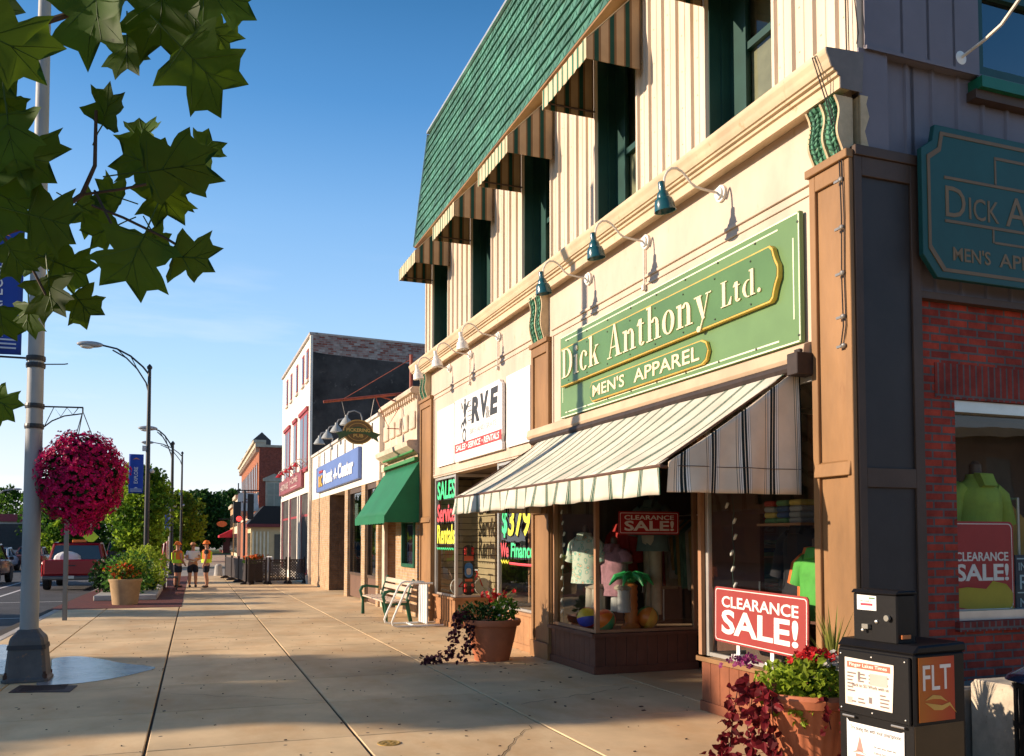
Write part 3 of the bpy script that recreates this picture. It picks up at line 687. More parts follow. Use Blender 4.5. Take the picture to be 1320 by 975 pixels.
def bulkhead(pts, zt, mat, boards=.16, inner=.12, cap=None):
    """boarded plinth under a display window"""
    mb = MB(); sill = MB()
    for (xa, ya), (xb, yb) in zip(pts, pts[1:]):
        dx, dy = xb - xa, yb - ya; L = math.hypot(dx, dy); m = Matrix.Translation((xa, ya, 0)) @ Matrix.Rotation(math.atan2(dy, dx), 4, 'Z')
        n = max(1, round(L / boards))
        for k in range(n): mb.mbox(m @ Matrix.Translation(((k + .5) * L / n, inner / 2, zt / 2 + .02)), L / n - .006, inner, zt - .05)
        mb.mbox(m @ Matrix.Translation((L / 2, inner / 2 - .015, .05)), L + .02, inner + .01, .10)
        sill.mbox(m @ Matrix.Translation((L / 2, inner / 2 - .015, zt - .015)), L + .06, inner + .07, .045)
    b = part('bulkhead', mb, mat, bevel=.003); sill.build('sill', cap or mat, b)
# shop 1: left display y 12.06..10.6, recessed door, right display y 8.05..6.26
bulkhead([(5.0, 12.06), (5.0, 10.6), (6.55, 10.6)], .52, m_bulk)
bulkhead([(6.55, 8.06), (5.0, 8.06), (5.0, 6.26)], .55, m_rust, cap=m_tan)
glass_wall([(5.06, 12.05), (5.06, 10.66), (6.55, 10.66)], .53, 3.2, .06, m_tan_d)
glass_wall([(6.5, 8.0), (5.06, 8.0), (5.06, 6.28)], .56, 3.2, .05, m_alu)
mb = MB(); mb.box(4.985, 5.03, 8.03, 8.09, .57, 3.3); part('corner_post', mb, m_tan_d)
# display floors, back walls, ceiling
mb = MB(); mb.box(5.1, 8.6, 10.72, 12.3, .44, .52); mb.box(5.1, 8.6, 6.1, 7.94, .47, .55); build_each(mb, 'display_floor', m_intfloor, BLD)
mb = MB(); mb.box(8.6, 8.7, 6.0, 12.4, 0, 3.4); mb.box(5.2, 8.6, 12.3, 12.42, 0, 3.4); mb.box(5.1, 8.7, 6.0, 12.4, 3.22, 3.32)
part('shop_interior', mb, m_int)
mb = MB(); mb.box(6.62, 6.66, 8.06, 8.35, 0, 3.2); mb.box(6.62, 6.66, 9.35, 10.6, 0, 3.2); part('door_surround', mb, m_bulk)
mb = MB()
for y0, y1, z0, z1 in ((8.36, 8.46, .02, 2.2), (9.24, 9.34, .02, 2.2), (8.46, 9.24, 2.08, 2.2), (8.46, 9.24, .02, .3)): mb.box(6.6, 6.66, y0, y1, z0, z1)
d = part('door', mb, m_bulk); g = MB(); g.add([(6.63, 8.46, .3), (6.63, 9.24, .3), (6.63, 9.24, 2.08), (6.63, 8.46, 2.08)], [(0, 1, 2, 3)]); g.build('pane', m_glass, d)
g = MB(); g.tube([(6.56, 9.2, .95), (6.56, 9.2, 1.25)], .012); g.build('handle', m_alu, d)
# band between shop front and sign
mb = MB(); mb.prism([(5.02, 3.30), (4.90, 3.30), (4.88, 3.34), (4.90, 3.44), (4.95, 3.46), (5.02, 3.47)], 'y', 6.25, 12.75); part('awning_ledge', mb, M('ledge_paint', (.52, .38, .25), .6, .14, 2), bevel=.004)
mb = MB(); mb.box(5.0, 5.02, 12.06, 12.1, .5, 3.3); mb.box(5.0, 5.2, 6.24, 6.27, .5, 3.3); build_each(mb, 'jamb', m_tan, BLD)
# shop 2 (bicycle and skate shop)
bulkhead([(5.05, 18.64), (5.05, 17.1), (6.2, 17.1)], .60, M('brown_boards', (.34, .165, .07), .6, .2, 3, .2, 40), boards=.22)
bulkhead([(6.2, 14.6), (5.05, 14.6), (5.05, 12.78)], .60, M('tan_boards', (.37, .19, .085), .6, .2, 3, .2, 40), boards=.25)
glass_wall([(5.09, 18.62), (5.09, 17.14), (6.0, 17.14)], .61, 3.1, .06, m_alu)
glass_wall([(6.0, 14.56), (5.09, 14.56), (5.09, 12.80)], .61, 3.1, .06, m_alu)
mb = MB(); mb.box(5.1, 7.2, 17.2, 18.9, .5, .6); mb.box(5.1, 7.2, 12.6, 14.5, .5, .6); build_each(mb, 'display_floor', m_intfloor, BLD)
mb = MB(); mb.box(7.2, 7.3, 12.4, 19, 0, 3.3); mb.box(5.2, 7.2, 18.9, 19.0, 0, 3.3); mb.box(5.1, 7.3, 12.45, 19, 3.12, 3.22); mb.box(5.2, 7.2, 12.42, 12.5, 0, 3.2); part('shop_interior', mb, m_int)
m_slat = M('slatwall', (.34, .27, .15), .6, .15, 2)
mb = MB()
for k in range(18): mb.box(5.95, 5.99, 17.25, 18.85, .62 + k * .138, .74 + k * .138); 
for k in range(18): mb.box(5.2, 6.1, 18.80, 18.84, .62 + k * .138, .74 + k * .138)
for k in range(18): mb.box(6.6, 6.64, 12.6, 14.6, .62 + k * .138, .74 + k * .138)
part('slat_panel', mb, m_slat)
mb = MB()
for y0, y1, z0, z1 in ((15.2, 15.3, .02, 2.2), (16.2, 16.3, .02, 2.2), (15.3, 16.2, 2.08, 2.2), (15.3, 16.2, .02, .3)): mb.box(6.6, 6.66, y0, y1, z0, z1)
d = part('door', mb, m_tan); g = MB(); g.add([(6.63, 15.3, .3), (6.63, 16.2, .3), (6.63, 16.2, 2.08), (6.63, 15.3, 2.08)], [(0, 1, 2, 3)]); g.build('pane', m_glass, d)
mb = MB(); mb.box(6.62, 6.66, 14.6, 15.2, 0, 3.1); mb.box(6.62, 6.66, 16.3, 17.1, 0, 3.1); mb.box(6.62, 6.66, 15.2, 16.3, 2.2, 3.1); part('door_surround', mb, m_tan_d)
# side window room
mb = MB(); mb.box(6.0, 9.0, YC + 1.35, YC + 1.4, .9, 3.1); mb.box(9.0, 9.1, YC + .35, YC + 1.4, .9, 3.1); mb.box(6.0, 6.05, YC + .35, YC + 1.4, .9, 3.1); mb.box(6.0, 9.1, YC + .35, YC + 1.4, 1.0, 1.06); mb.box(6.0, 9.1, YC + .35, YC + 1.4, 3.02, 3.08)
part('side_display', mb, m_int)

# ================================================================== awnings
c_cr = (.74, .69, .57); c_gr = (.02, .10, .06); c_bk = (.012, .02, .02)
m_aw = M_stripe('striped_canvas', 'y', .30, [(0, c_cr), (.10, c_gr), (.15, c_cr), (.17, c_gr), (.25, c_cr), (.27, c_gr), (.32, c_cr)], trans=.12)
m_awx = M_stripe('striped_canvas_side', 'x', .30, [(0, (.80, .65, .48)), (.10, c_bk), (.115, (.80, .65, .48)), (.17, c_bk), (.185, (.86, .80, .70)), (.22, c_bk), (.235, (.86, .80, .70)), (.28, c_bk), (.36, (.80, .65, .48)), (.385, c_bk), (.455, (.86, .80, .70)), (.5, c_bk), (.515, (.86, .80, .70)), (.56, c_bk), (.57, (.80, .65, .48))])
AW = thing('striped_awning', 'long cream and green striped canvas awning over the men\'s clothes shop front', 'awning', (4.9, 9.4, 2.1))
AY0, AY1, AFX, AFZ, AWX, AWZ = 6.46, 12.25, 3.60, 2.38, 4.97, 3.29
def canvas(u, v):
    y = AY0 + (AY1 - AY0) * u; t = v
    sag = -.05 * math.sin(math.pi * t) - .025 * math.sin(math.pi * u) * t
    rip = .012 * math.sin(u * 61) * t + .008 * math.sin(u * 23 + t * 4)
    pull = .10 * (1 - u) ** 14 * math.sin(math.pi * t * .9)
    return (AWX + (AFX - AWX) * t, y + pull, AWZ + (AFZ - AWZ) * t + sag + rip)
mb = MB(); mb.grid(canvas, 90, 14); mb.build('canvas', m_aw, AW, smooth=True, solid=.006)
def val(u, v):
    y = AY0 + (AY1 - AY0) * u
    return (AFX - .004 + .03 * math.sin(u * 47 + 1) * v + .012 * math.sin(u * 131) * v - .02 * v, y, AFZ - .02 - .235 * v + .006 * math.sin(u * 55))
mb = MB(); mb.grid(val, 160, 5); mb.build('valance', m_aw, AW, smooth=True, solid=.004)
def side(u, v):
    x = 3.67 + (5.0 - 3.67) * u; top = 2.40 + (3.285 - 2.40) * u - .028 * math.sin(math.pi * u)
    return (x, 6.44 + .03 * math.sin(u * 17 + v * 1.5) * v, 2.15 + (top - 2.15) * (1 - v))
mb = MB(); mb.grid(side, 50, 14); mb.build('side_curtain', m_awx, AW, smooth=True, solid=.004)
mb = MB(); mb.grid(lambda u, v: (side(u, v)[0], 12.3 + .02 * math.sin(u * 15), side(u, v)[2]), 30, 8); mb.build('side_curtain', m_awx, AW, smooth=True, solid=.004)
mb = MB(); mb.tube([(side(u / 12, .80)[0], side(u / 12, .80)[1] - .006, 2.37) for u in range(13)], .003, 4); mb.build('curtain_seam', m_dkframe, AW)
mb = MB(); mb.tube([(AFX, AY0 - .03, AFZ - .015), (AFX, AY1 + .03, AFZ - .015)], .016)
for y in (AY0 + .06, AY1 - .06): mb.tube([(4.97, y, 2.36), (AFX, y, AFZ - .015)], .013); mb.tube([(AFX, y, AFZ - .01), (4.95, y, 3.24)], .010)
mb.build('frame', M('awning_frame', (.10, .05, .03), .6, .3, 9), AW, smooth=True)
mb = MB(); mb.tube([(4.90, AY0 - .1, 3.25), (4.90, AY1 + .3, 3.25)], .055, 10); mb.box(4.80, 5.0, 6.22, 6.36, 3.17, 3.36); mb.box(4.86, 4.99, 6.26, 6.34, 3.36, 3.40)
mb.build('roller_box', M('black_roller', (.03, .018, .014), .6, .3, 8), AW, bevel=.006)

# window awnings of the upper floor
m_wa = M_stripe('window_awning_cloth', 'x', .21, [(0, (.012, .06, .045)), (.28, (.20, .12, .06)), (.42, (.42, .30, .18)), (.90, (.20, .12, .06))])  # side cloth: front stripes turned brown and darker to imitate shade
m_wav = M_stripe('window_awning_front', 'y', .155, [(0, (.06, .20, .13)), (.30, (.72, .60, .40)), (.9, (.4, .3, .18))], trans=.1)
wa_lab = ['striped window awning nearest the street corner, cut off by the top of the picture', 'largest fully visible striped window awning, second from the street corner',
          'striped window awning over the middle one of the five upper windows', 'striped window awning over the fourth upper window from the street corner', 'striped window awning at the far left end of the mansard, against the sky']
WA = [(a - .17, b + .03) for a, b in WIN]
for (a, b), lab in zip(WA, wa_lab):
    w = thing('window_awning', lab, 'awning', (5.1, (a + b) / 2, 7.5), group='striped awnings over the upper windows')
    fx, z0, zf = 4.36, 7.52, 7.76
    mb = MB()
    for y in (a, b): mb.prism([(5.105, z0), (fx + .012, z0), (fx + .012, zf), (5.105, 8.52)], 'y', y - .006, y + .006)
    build_each(mb, 'side_panel', m_wa, w)
    mb = MB(); mb.prism([(fx, zf), (fx, zf + .012), (5.104, 8.535), (5.104, 8.523)], 'y', a - .01, b + .01); mb.build('top_panel', m_wav, w)
    mb = MB(); mb.grid(lambda u, v: (fx - .004 * math.sin(u * 40), a - .012 + (b - a + .024) * u, zf + .01 - (.25 + .012 * abs(math.sin(u * 30))) * v), 40, 2); mb.build('valance', m_wav, w, solid=.006)
    mb = MB(); 
    for y in (a + .02, b - .02): mb.tube([(5.12, y, 7.60), (fx + .03, y, 7.60)], .012, 6)
    mb.tube([(fx + .03, a, 7.60), (fx + .03, b, 7.60)], .012, 6); mb.build('frame', m_dkframe, w)
# ================================================================== serif lettering for the shop sign
def ring(cx, cy, rx, ry, ix, iy, a0, a1, n=14, dx=0.):
    """crescent stroke as small quads, angles in degrees"""
    out = []
    pt = lambda a, x, y, d: (cx + d + x * math.cos(R(a)), cy + y * math.sin(R(a)))
    for k in range(n):
        p, q = a0 + (a1 - a0) * k / n, a0 + (a1 - a0) * (k + 1) / n
        out.append([pt(p, rx, ry, 0), pt(q, rx, ry, 0), pt(q, ix, iy, dx), pt(p, ix, iy, dx)])
    return out
def rc(x0, y0, x1, y1): return [[(x0, y0), (x1, y0), (x1, y1), (x0, y1)]]
S_, H_, XH = .165, .035, .64
def glyph(c):
    if c == 'D': return .80, rc(.08, 0, .08 + S_, 1) + rc(0, 0, .34, H_) + rc(0, 1 - H_, .34, 1) + ring(.30, .5, .46, .5, .28, .465, -90, 90)
    if c == 'L': return .62, rc(.08, 0, .08 + S_, 1) + rc(0, 0, .56, H_) + rc(0, 1 - H_, .34, 1) + [[(.56, 0), (.60, .30), (.565, .30), (.40, H_)]]
    if c == 'A': return .84, [[(.10, 0), (.14, 0), (.42, 1.02), (.38, 1.02)], [(.55, 0), (.74, 0), (.46, 1.02), (.36, 1.02)]] + rc(.20, .30, .62, .30 + H_) + rc(0, 0, .25, H_) + rc(.46, 0, .84, H_)
    if c == 'i': return .34, rc(.08, 0, .08 + S_ * .9, XH) + rc(0, 0, .32, H_) + [[(0, XH - .06), (.1, XH - .05), (.1, XH), (0, XH)]] + ring(.155, .86, .09, .09, .001, .001, 0, 360, 12)
    if c == 'c': return .52, ring(.27, .32, .26, .335, .11, .30, 55, 320, 18) + ring(.42, .50, .075, .085, .001, .001, 0, 360, 10)
    if c == 'k': return .66, rc(.08, 0, .08 + S_ * .9, 1) + rc(0, 0, .30, H_) + [[(0, .94), (.1, .95), (.1, 1), (0, 1)], [(.22, .26), (.26, .26), (.54, XH), (.49, XH)], [(.30, .36), (.40, .44), (.62, 0), (.44, 0)]] + rc(.42, XH - H_, .62, XH) + rc(.38, 0, .68, H_)
    if c in 'nh':
        t = 1 if c == 'h' else XH
        return .70, rc(.08, 0, .08 + S_ * .9, t) + rc(0, 0, .30, H_) + [[(0, t - .06), (.1, t - .05), (.1, t), (0, t)]] + ring(.40, .40, .20, .24, .055, .205, 0, 150, 10) + rc(.455, 0, .455 + S_ * .88, .40) + rc(.38, 0, .70, H_)
    if c == 't': return .42, rc(.10, .10, .10 + S_ * .9, .78) + rc(0, XH - H_, .36, XH) + [[(.10, .78), (.10, XH), (.02, XH)]] + ring(.25, .13, .15, .14, .035, .105, 180, 335, 8)
    if c == 'o': return .58, ring(.28, .32, .28, .335, .13, .30, 0, 360, 24)
    if c == 'y': return .66, [[(.06, XH), (.25, XH), (.42, .02), (.33, -.02)], [(.34, -.02), (.375, .0), (.58, XH), (.545, XH)], [(.20, -.26), (.24, -.26), (.38, .04), (.34, .04)]] + rc(0, XH - H_, .30, XH) + rc(.46, XH - H_, .68, XH) + ring(.17, -.22, .08, .08, .001, .001, 0, 360, 10)
    if c == 'd': return .66, rc(.42, 0, .42 + S_ * .9, 1) + rc(.42, 0, .66, H_) + [[(.34, .94), (.44, .95), (.44, 1), (.34, 1)]] + ring(.30, .32, .29, .335, .14, .30, 75, 285, 14)
    if c == '.': return .24, ring(.11, .08, .085, .085, .001, .001, 0, 360, 10)
    return .34, []
def serif(mb, txt, m, w, h, depth=.006, gap=.07):
    x = 0; polys = []
    for c in txt:
        a, ps = glyph(c)
        polys += [[(px + x, py) for px, py in p] for p in ps]; x += a + gap
    sx = w / (x - gap); k = 0
    for p in polys:
        k += 1; poly2(mb, [(a * sx, b * h) for a, b in p], m, depth + (k % 9) * .00035)

# ================================================================== signs on the shop front
m_sgreen = M('sign_green', (.125, .225, .085), .38, .12, 1.2, .05, 8)
m_sgreen2 = M('plaque_green', (.085, .18, .06), .36, .12, 1.5, .05, 8)
m_gold = M('gilded_edge', (.75, .46, .10), .4, .15, 6, metal=.3)
m_letter = M('cream_letter', (.80, .66, .42), .35, .06, 5)
m_white = M('white_board', (.84, .83, .80), .5, .05, 2)
SG = thing('shop_sign', 'long green shop sign reading Dick Anthony Ltd. above the striped awning', 'shop sign', (4.99, 9.0, 3.5))
y0, y1, z0, z1 = 6.37, 11.62, 3.485, 4.655
mb = MB(); mb.box(4.965, 5.010, y0, y1, z0, z1); mb.build('board', m_sgreen, SG, bevel=.004)
mb = MB()
for a, b, c, d in ((y0 + .02, y1 - .02, z1 - .02, z1 - .005), (y0 + .30, y1 - .18, z1 - .085, z1 - .070), (y0 + .30, y1 - .18, z0 + .06, z0 + .075), (y0 + .02, y1 - .02, z0 + .005, z0 + .02),
                   (y0 + .08, y0 + .095, z0 + .22, z1 - .22), (y1 - .095, y1 - .08, z0 + .22, z1 - .22), (y0 + .004, y0 + .018, z0 + .02, z1 - .02)): mb.box(4.962, 4.966, a, b, c, d)
mb.build('border', P((.72, .78, .55), .5), SG)
mt = frame(FACE_W, (4.964, 11.5, 0))          # sign text plane: x runs towards the camera
def plq(name, pts, d0, d1, m1, out):
    """raised plaque: gilded rim, green face"""
    a = MB(); poly2(a, pts, mt, d1, d0); p = a.build(name, m_gold, SG, bevel=.004)
    cx = sum(q[0] for q in pts) / len(pts); cy = sum(q[1] for q in pts) / len(pts)
    b = MB(); poly2(b, [(x + math.copysign(out, cx - x), y + math.copysign(out, cy - y)) for x, y in pts], mt, d1 + .005, d1 - .002); b.build('plaque_face', m1, p)
    return p
ogee = [(4.78, 4.445), (4.82, 4.41), (4.835, 4.36), (4.86, 4.30), (4.895, 4.24), (4.90, 4.18), (4.895, 4.12), (4.86, 4.06), (4.835, 4.0), (4.82, 3.95), (4.78, 3.92)]
pl = plq('name_plaque', [(.03, 3.91), (4.78, 3.92)][:1] + ogee[::-1] + [(.03, 4.45)], .002, .055, m_sgreen2, .016)
pl2 = plq('trade_plaque', [(1.0, 3.565), (3.62, 3.565), (3.70, 3.60), (3.74, 3.69), (3.70, 3.79), (3.62, 3.825), (1.0, 3.825), (.94, 3.76), (.94, 3.63)], .002, .04, m_sgreen2, .014)
mb = MB()
for t, x, w, h in (('Dick', .10, 1.18, .40), ('Anthony', 1.52, 2.32, .40), ('Ltd.', 4.02, .66, .25)): serif(mb, t, mt @ Matrix.Translation((x, 4.02 if t != 'Ltd.' else 4.05, .061)), w, h, .012)
mb.build('lettering', m_letter, SG)
mb = MB(); letters(mb, "MEN'S", mt @ Matrix.Translation((1.05, 3.62, .046)), .88, .155, .008, bold=.012); letters(mb, "APPAREL", mt @ Matrix.Translation((2.17, 3.62, .046)), 1.42, .155, .008, bold=.012)
mb.build('lettering', m_letter, SG)
mb = MB()
for k in range(9):
    for z in (4.56, 3.55): mb.lathe([(.012, 0), (.012, .006), (.001, .010)], n=8, mat=mt @ Matrix.Translation((.15 + k * .62, z, .001)))
    for z in (4.38, 3.97):
        if k < 8: mb.lathe([(.010, 0), (.010, .006), (.001, .010)], n=8, mat=mt @ Matrix.Translation((.3 + k * .6, z, .061)))
mb.build('bolts', P((.02, .03, .02)), SG)

# white board of the skate and bicycle shop
SG = thing('shop_sign', 'white signboard with a black logo RV&E and a red strip reading Sales Service Rentals', 'shop sign', (4.99, 15.5, 3.2))
mb = MB(); mb.box(4.985, 5.012, 12.86, 13.92, 3.30, 4.50); mb.box(4.985, 5.012, 17.0, 18.2, 3.30, 4.50); build_each(mb, 'white_panel', m_white, SG)
bp = [(14.06, 3.29), (14.14, 3.29), (16.80, 3.29), (16.84, 3.36), (16.84, 4.44), (16.78, 4.50), (14.2, 4.50), (14.16, 4.46), (14.08, 4.42), (14.06, 4.34), (14.06, 3.56), (14.10, 3.50), (14.10, 3.44), (14.06, 3.40)]
mb = MB(); mb.prism(bp, 'x', 4.955, 5.011); brd = mb.build('board', m_white, SG)
mt = frame(FACE_W, (4.953, 16.84, 0))
mb = MB(); letters(mb, 'R', mt @ Matrix.Translation((1.10, 3.93, 0)), .48, .48, .003, .05, .1); letters(mb, 'V', mt @ Matrix.Translation((1.62, 3.95, 0)), .46, .46, .0042, .05, .1); letters(mb, 'E', mt @ Matrix.Translation((2.16, 3.94, 0)), .42, .47, .0034, .05, .1)
mb.build('lettering', P((.03, .03, .03)), SG)
mb = MB(); letters(mb, '&', mt @ Matrix.Translation((1.93, 3.92, .005)), .22, .22, .003, .03); mb.build('lettering', P((.35, .34, .32)), SG)
mb = MB()      # cyclist drawing: torso, limbs, wheel
for pts in ([(.62, 4.36), (.72, 4.40), (.80, 4.28), (.74, 4.12), (.66, 4.10), (.60, 4.22)], [(.56, 4.30), (.50, 4.42), (.46, 4.40), (.50, 4.26)], [(.78, 4.30), (.90, 4.38), (.94, 4.34), (.82, 4.22)],
            [(.66, 4.10), (.56, 4.00), (.60, 3.92), (.70, 4.02)], [(.74, 4.12), (.80, 3.98), (.76, 3.90), (.68, 4.04)], [(.56, 4.0), (.46, 3.90), (.42, 3.92), (.52, 4.04)], [(.66, 4.46), (.74, 4.46), (.75, 4.40), (.66, 4.39)]): poly2(mb, pts, mt, .003)
for p in ring(.66, 3.76, .12, .14, .075, .09, 0, 360, 16): poly2(mb, p, mt, .0035)
for k in range(5): rect2(mb, .86, 4.36 - k * .09, 1.08 + .01 * k, 4.375 - k * .09, mt, .003)
mb.build('logo', P((.04, .04, .04)), SG)
mb = MB(); rect2(mb, .05, 3.46, 2.76, 3.635, mt, .004); mb.build('red_strip', P((.52, .05, .05)), SG)
mb = MB()
for t, x, w in (('SALES', .14, .62), ('SERVICE', .92, .74), ('RENTALS', 1.84, .82)): letters(mb, t, mt @ Matrix.Translation((x, 3.49, .005)), w, .115, .003, .02, .15)
for x in (.84, 1.75): rect2(mb, x - .02, 3.53, x + .02, 3.57, mt, .008, .005)
mb.build('lettering', P((.85, .84, .82)), SG)
mb = MB(); letters(mb, 'BIKE AND SKATE', mt @ Matrix.Translation((1.0, 3.74, 0)), 1.5, .10, .003)
for z in (3.70, 3.88): rect2(mb, .95, z, 2.6, z + .008, mt, .003)
mb.build('lettering', P((.42, .42, .40)), SG)

# teal sign on the side wall
m_teal = M('teal_sign', (.007, .066, .060), .5, .2, 1.2)
SG = thing('shop_sign', 'shaded teal sign with chamfered corners and gold border on the side wall', 'shop sign', (7.2, 5.68, 3.95))
mt = frame(FACE_S, (0, 5.645, 0)); X0, X1 = 5.63, 8.6
out = [(X0 + .15, 3.94), (X1 - .15, 3.94), (X1, 4.12), (X1, 5.03), (X1 - .15, 5.24), (X0 + .15, 5.24), (X0 + .12, 5.10), (X0, 5.02), (X0, 4.12)]
mb = MB(); poly2(mb, out, mt, 0, -.05); mb.build('board', m_teal, SG, bevel=.004)
def inset(pts, d):
    cx = (X0 + X1) / 2; cy = 4.59
    return [(x + (d if x < cx else -d), y + (d if y < cy else -d)) for x, y in pts]
mb = MB(); a, b = inset(out, .055), inset(out, .085)
for i in range(len(a)): j = (i + 1) % len(a); poly2(mb, [a[i], a[j], b[j], b[i]], mt, .004 + .0004 * i)
for z in (4.80, 4.43): rect2(mb, X0 + .24, z - .012, X1 - .24, z + .012, mt, .005)
for q in ([(6.44, 5.06), (7.8, 5.06), (7.8, 5.035), (6.44, 5.035)], [(6.44, 5.03), (6.46, 5.03), (6.46, 4.82), (6.44, 4.82)], [(6.40, 4.42), (6.42, 4.42), (6.42, 4.30), (6.40, 4.30)], [(6.425, 4.315), (7.8, 4.315), (7.8, 4.295), (6.425, 4.295)]): poly2(mb, q, mt, .004)
mb.build('border', P((.17, .10, .04)), SG)
mb = MB(); letters(mb, 'D', mt @ Matrix.Translation((5.88, 4.47, 0)), .22, .26, .004); letters(mb, 'ICK', mt @ Matrix.Translation((6.14, 4.475, 0)), .34, .19, .004); letters(mb, 'A', mt @ Matrix.Translation((6.56, 4.47, 0)), .26, .26, .004); letters(mb, 'NTHONY', mt @ Matrix.Translation((6.85, 4.475, 0)), .75, .19, .004); letters(mb, 'LTD.', mt @ Matrix.Translation((7.75, 4.475, 0)), .5, .2, .004)
letters(mb, "MEN'S", mt @ Matrix.Translation((5.95, 4.10, 0)), .42, .12, .004, .012); letters(mb, 'APPAREL', mt @ Matrix.Translation((6.47, 4.10, 0)), .85, .12, .004, .012)
mb.build('lettering', P((.19, .115, .045)), SG)

# clearance sale signs
def rrect(x0, y0, x1, y1, r, n=4):
    o = []
    for cx, cy, a in ((x1 - r, y0 + r, -90), (x1 - r, y1 - r, 0), (x0 + r, y1 - r, 90), (x0 + r, y0 + r, 180)):
        for k in range(n + 1): o.append((cx + r * math.cos(R(a + 90 * k / n)), cy + r * math.sin(R(a + 90 * k / n))))
    return o
def sale(label, mt, w, h, col, tw=.82, feet=False, base=(0, 0, 0), txt=None):
    s = thing('sale_sign', label, 'sale sign', base)
    mb = MB(); poly2(mb, rrect(0, 0, w, h, h * .07), mt, .0, -.012); mb.build('board', M('red_board', col, .45, .08, 3), s)
    mb = MB(); a, b = rrect(.018, .018, w - .018, h - .018, h * .06), rrect(.026, .026, w - .026, h - .026, h * .055)
    for i in range(len(a)): j = (i + 1) % len(a); poly2(mb, [a[i], a[j], b[j], b[i]], mt, .002 + .0003 * (i % 2))
    mb.build('border', P((.80, .70, .66)), s)
    t = txt or (.12, .64, .20, .16, .44)
    mb = MB(); o = (1 - tw) / 2 * w
    letters(mb, 'CLEARANCE', mt @ Matrix.Translation((o, h * t[1], 0)), w * tw, h * t[2], .003, .018)
    letters(mb, 'SALE!', mt @ Matrix.Translation((o, h * t[3], 0)), w * tw, h * t[4], .004, .026)
    mb.build('lettering', P((.86, .82, .76)), s)
    if feet:
        mb = MB()
        for x in (.25 * w, .62 * w): rect2(mb, x, -.10, x + .05, .01, mt, -.013, -.025); rect2(mb, x - .02, -.12, x + .07, -.09, mt, .03, -.06)
        mb.build('foot', m_white, s)
    return s
mt = frame(FACE_W, (4.95, 7.74, .75)) @ Matrix.Rotation(R(-1.2), 4, 'Z')
sale('pinkish red clearance sale sign standing in full sun below the right display window', mt, 1.42, .545, (.30, .045, .04), base=(4.95, 7.0, .65), feet=True)
mt = frame(FACE_S, (5.36, 10.60, 1.83))
sale('dark red clearance sale sign hanging in the shaded shop entrance window', mt, .92, .31, (.42, .02, .02), base=(5.8, 10.62, 1.8))
mb = MB(); 
mt = frame(FACE_S, (6.20, 5.99, 1.12))
s = sale('tall red clearance sale poster in the window of the brick side wall', mt, .76, .80, (.42, .025, .03), base=(6.6, 6.0, 1.1), txt=(0, .56, .10, .34, .19))
mb = MB(); a = [(0.0, .06), (.2, .03), (.74, .02), (.74, .16), (.66, .24), (.5, .27), (.42, .20), (.2, .22), (.0, .2)]; poly2(mb, a, mt, .002); mb.build('yellow_cloth', P((.45, .35, .02)), s)
mb = MB(); mb.box(6.975, 7.6, 5.985, 6.0, 1.12, 1.62); s = thing('window_card', 'dark blue card with pale capitals beside the red poster in the side window', 'window card', (7.2, 6.0, 1.1)); mb.build('card', P((.01, .035, .06)), s)
mb = MB(); mt = frame(FACE_S, (6.99, 5.984, 1.12)); letters(mb, 'IN', mt @ Matrix.Translation((.02, .36, 0)), .09, .07, .002); letters(mb, 'R', mt @ Matrix.Translation((.03, .19, 0)), .12, .13, .002); rect2(mb, 0, .46, .6, .472, mt, .002); rect2(mb, 0, .155, .6, .165, mt, .002); letters(mb, 'M', mt @ Matrix.Translation((.03, .03, 0)), .07, .08, .002)
mb.build('lettering', P((.35, .5, .55)), s)

# lettering painted on the skate shop windows
m_neon = {c: M('window_paint_' + c, v, .6, .1, 8) for c, v in dict(green=(.06, .72, .28), red=(.80, .08, .10), yellow=(.82, .80, .06)).items()}
m_blk = P((.012, .012, .012), .6)
def paint(name, label, mt, rows, base):
    s = thing(name, label, 'window lettering', base)
    for t, x, z, w, h, c in rows:
        a = MB(); letters(a, t, mt @ Matrix.Translation((x - .03, z - .03, .001)), w + .06, h + .06, .002, .055, .06); a.build('outline', m_blk, s)
        a = MB(); letters(a, t, mt @ Matrix.Translation((x, z, .0035)), w, h, .002, .022, .06); a.build('lettering', m_neon[c], s)
    return s
mt = frame(FACE_W, (5.082, 18.56, 0))
s = paint('window_lettering', 'green, red and yellow painted words Sales Service Rentals on the skate shop window', mt, [('SALES', .05, 2.62, 1.30, .38, 'green'), ('Service', .05, 2.14, 1.30, .38, 'red'), ('Rentals', .05, 1.68, 1.30, .40, 'yellow')], (5.08, 17.9, 1.5))
a = MB()
for k in range(8): a.tube([mt @ Vector((.05 + k * .16, 1.60, .004)), mt @ Vector((.12 + k * .16, 1.56, .004)), mt @ Vector((.20 + k * .16, 1.60, .004))], .013, 5)
a.build('squiggle', m_neon['green'], s)
mt = frame(FACE_W, (5.082, 14.52, 0))
s = paint('window_lettering', 'large painted price $379 with We Finance below it, on the window by the brown pilaster', mt, [('$', .12, 1.80, .26, .50, 'green'), ('379', .42, 1.82, 1.02, .52, 'yellow'), ('We', .06, 1.47, .38, .24, 'red'), ('Finance', .56, 1.47, 1.02, .24, 'green'), ('NO', .06, 2.38, .3, .12, 'yellow')], (5.08, 13.7, 1.3))
a = MB(); a.tube([mt @ Vector((.52, 1.37, .004)), mt @ Vector((1.0, 1.36, .004)), mt @ Vector((1.55, 1.36, .004))], .022, 6); a.build('underline', m_neon['red'], s)
a = MB(); a.tube([mt @ Vector((.1 + .06 * k, 1.39 + .025 * (-1) ** k, .004)) for k in range(7)], .014, 5); a.build('squiggle', m_neon['yellow'], s)

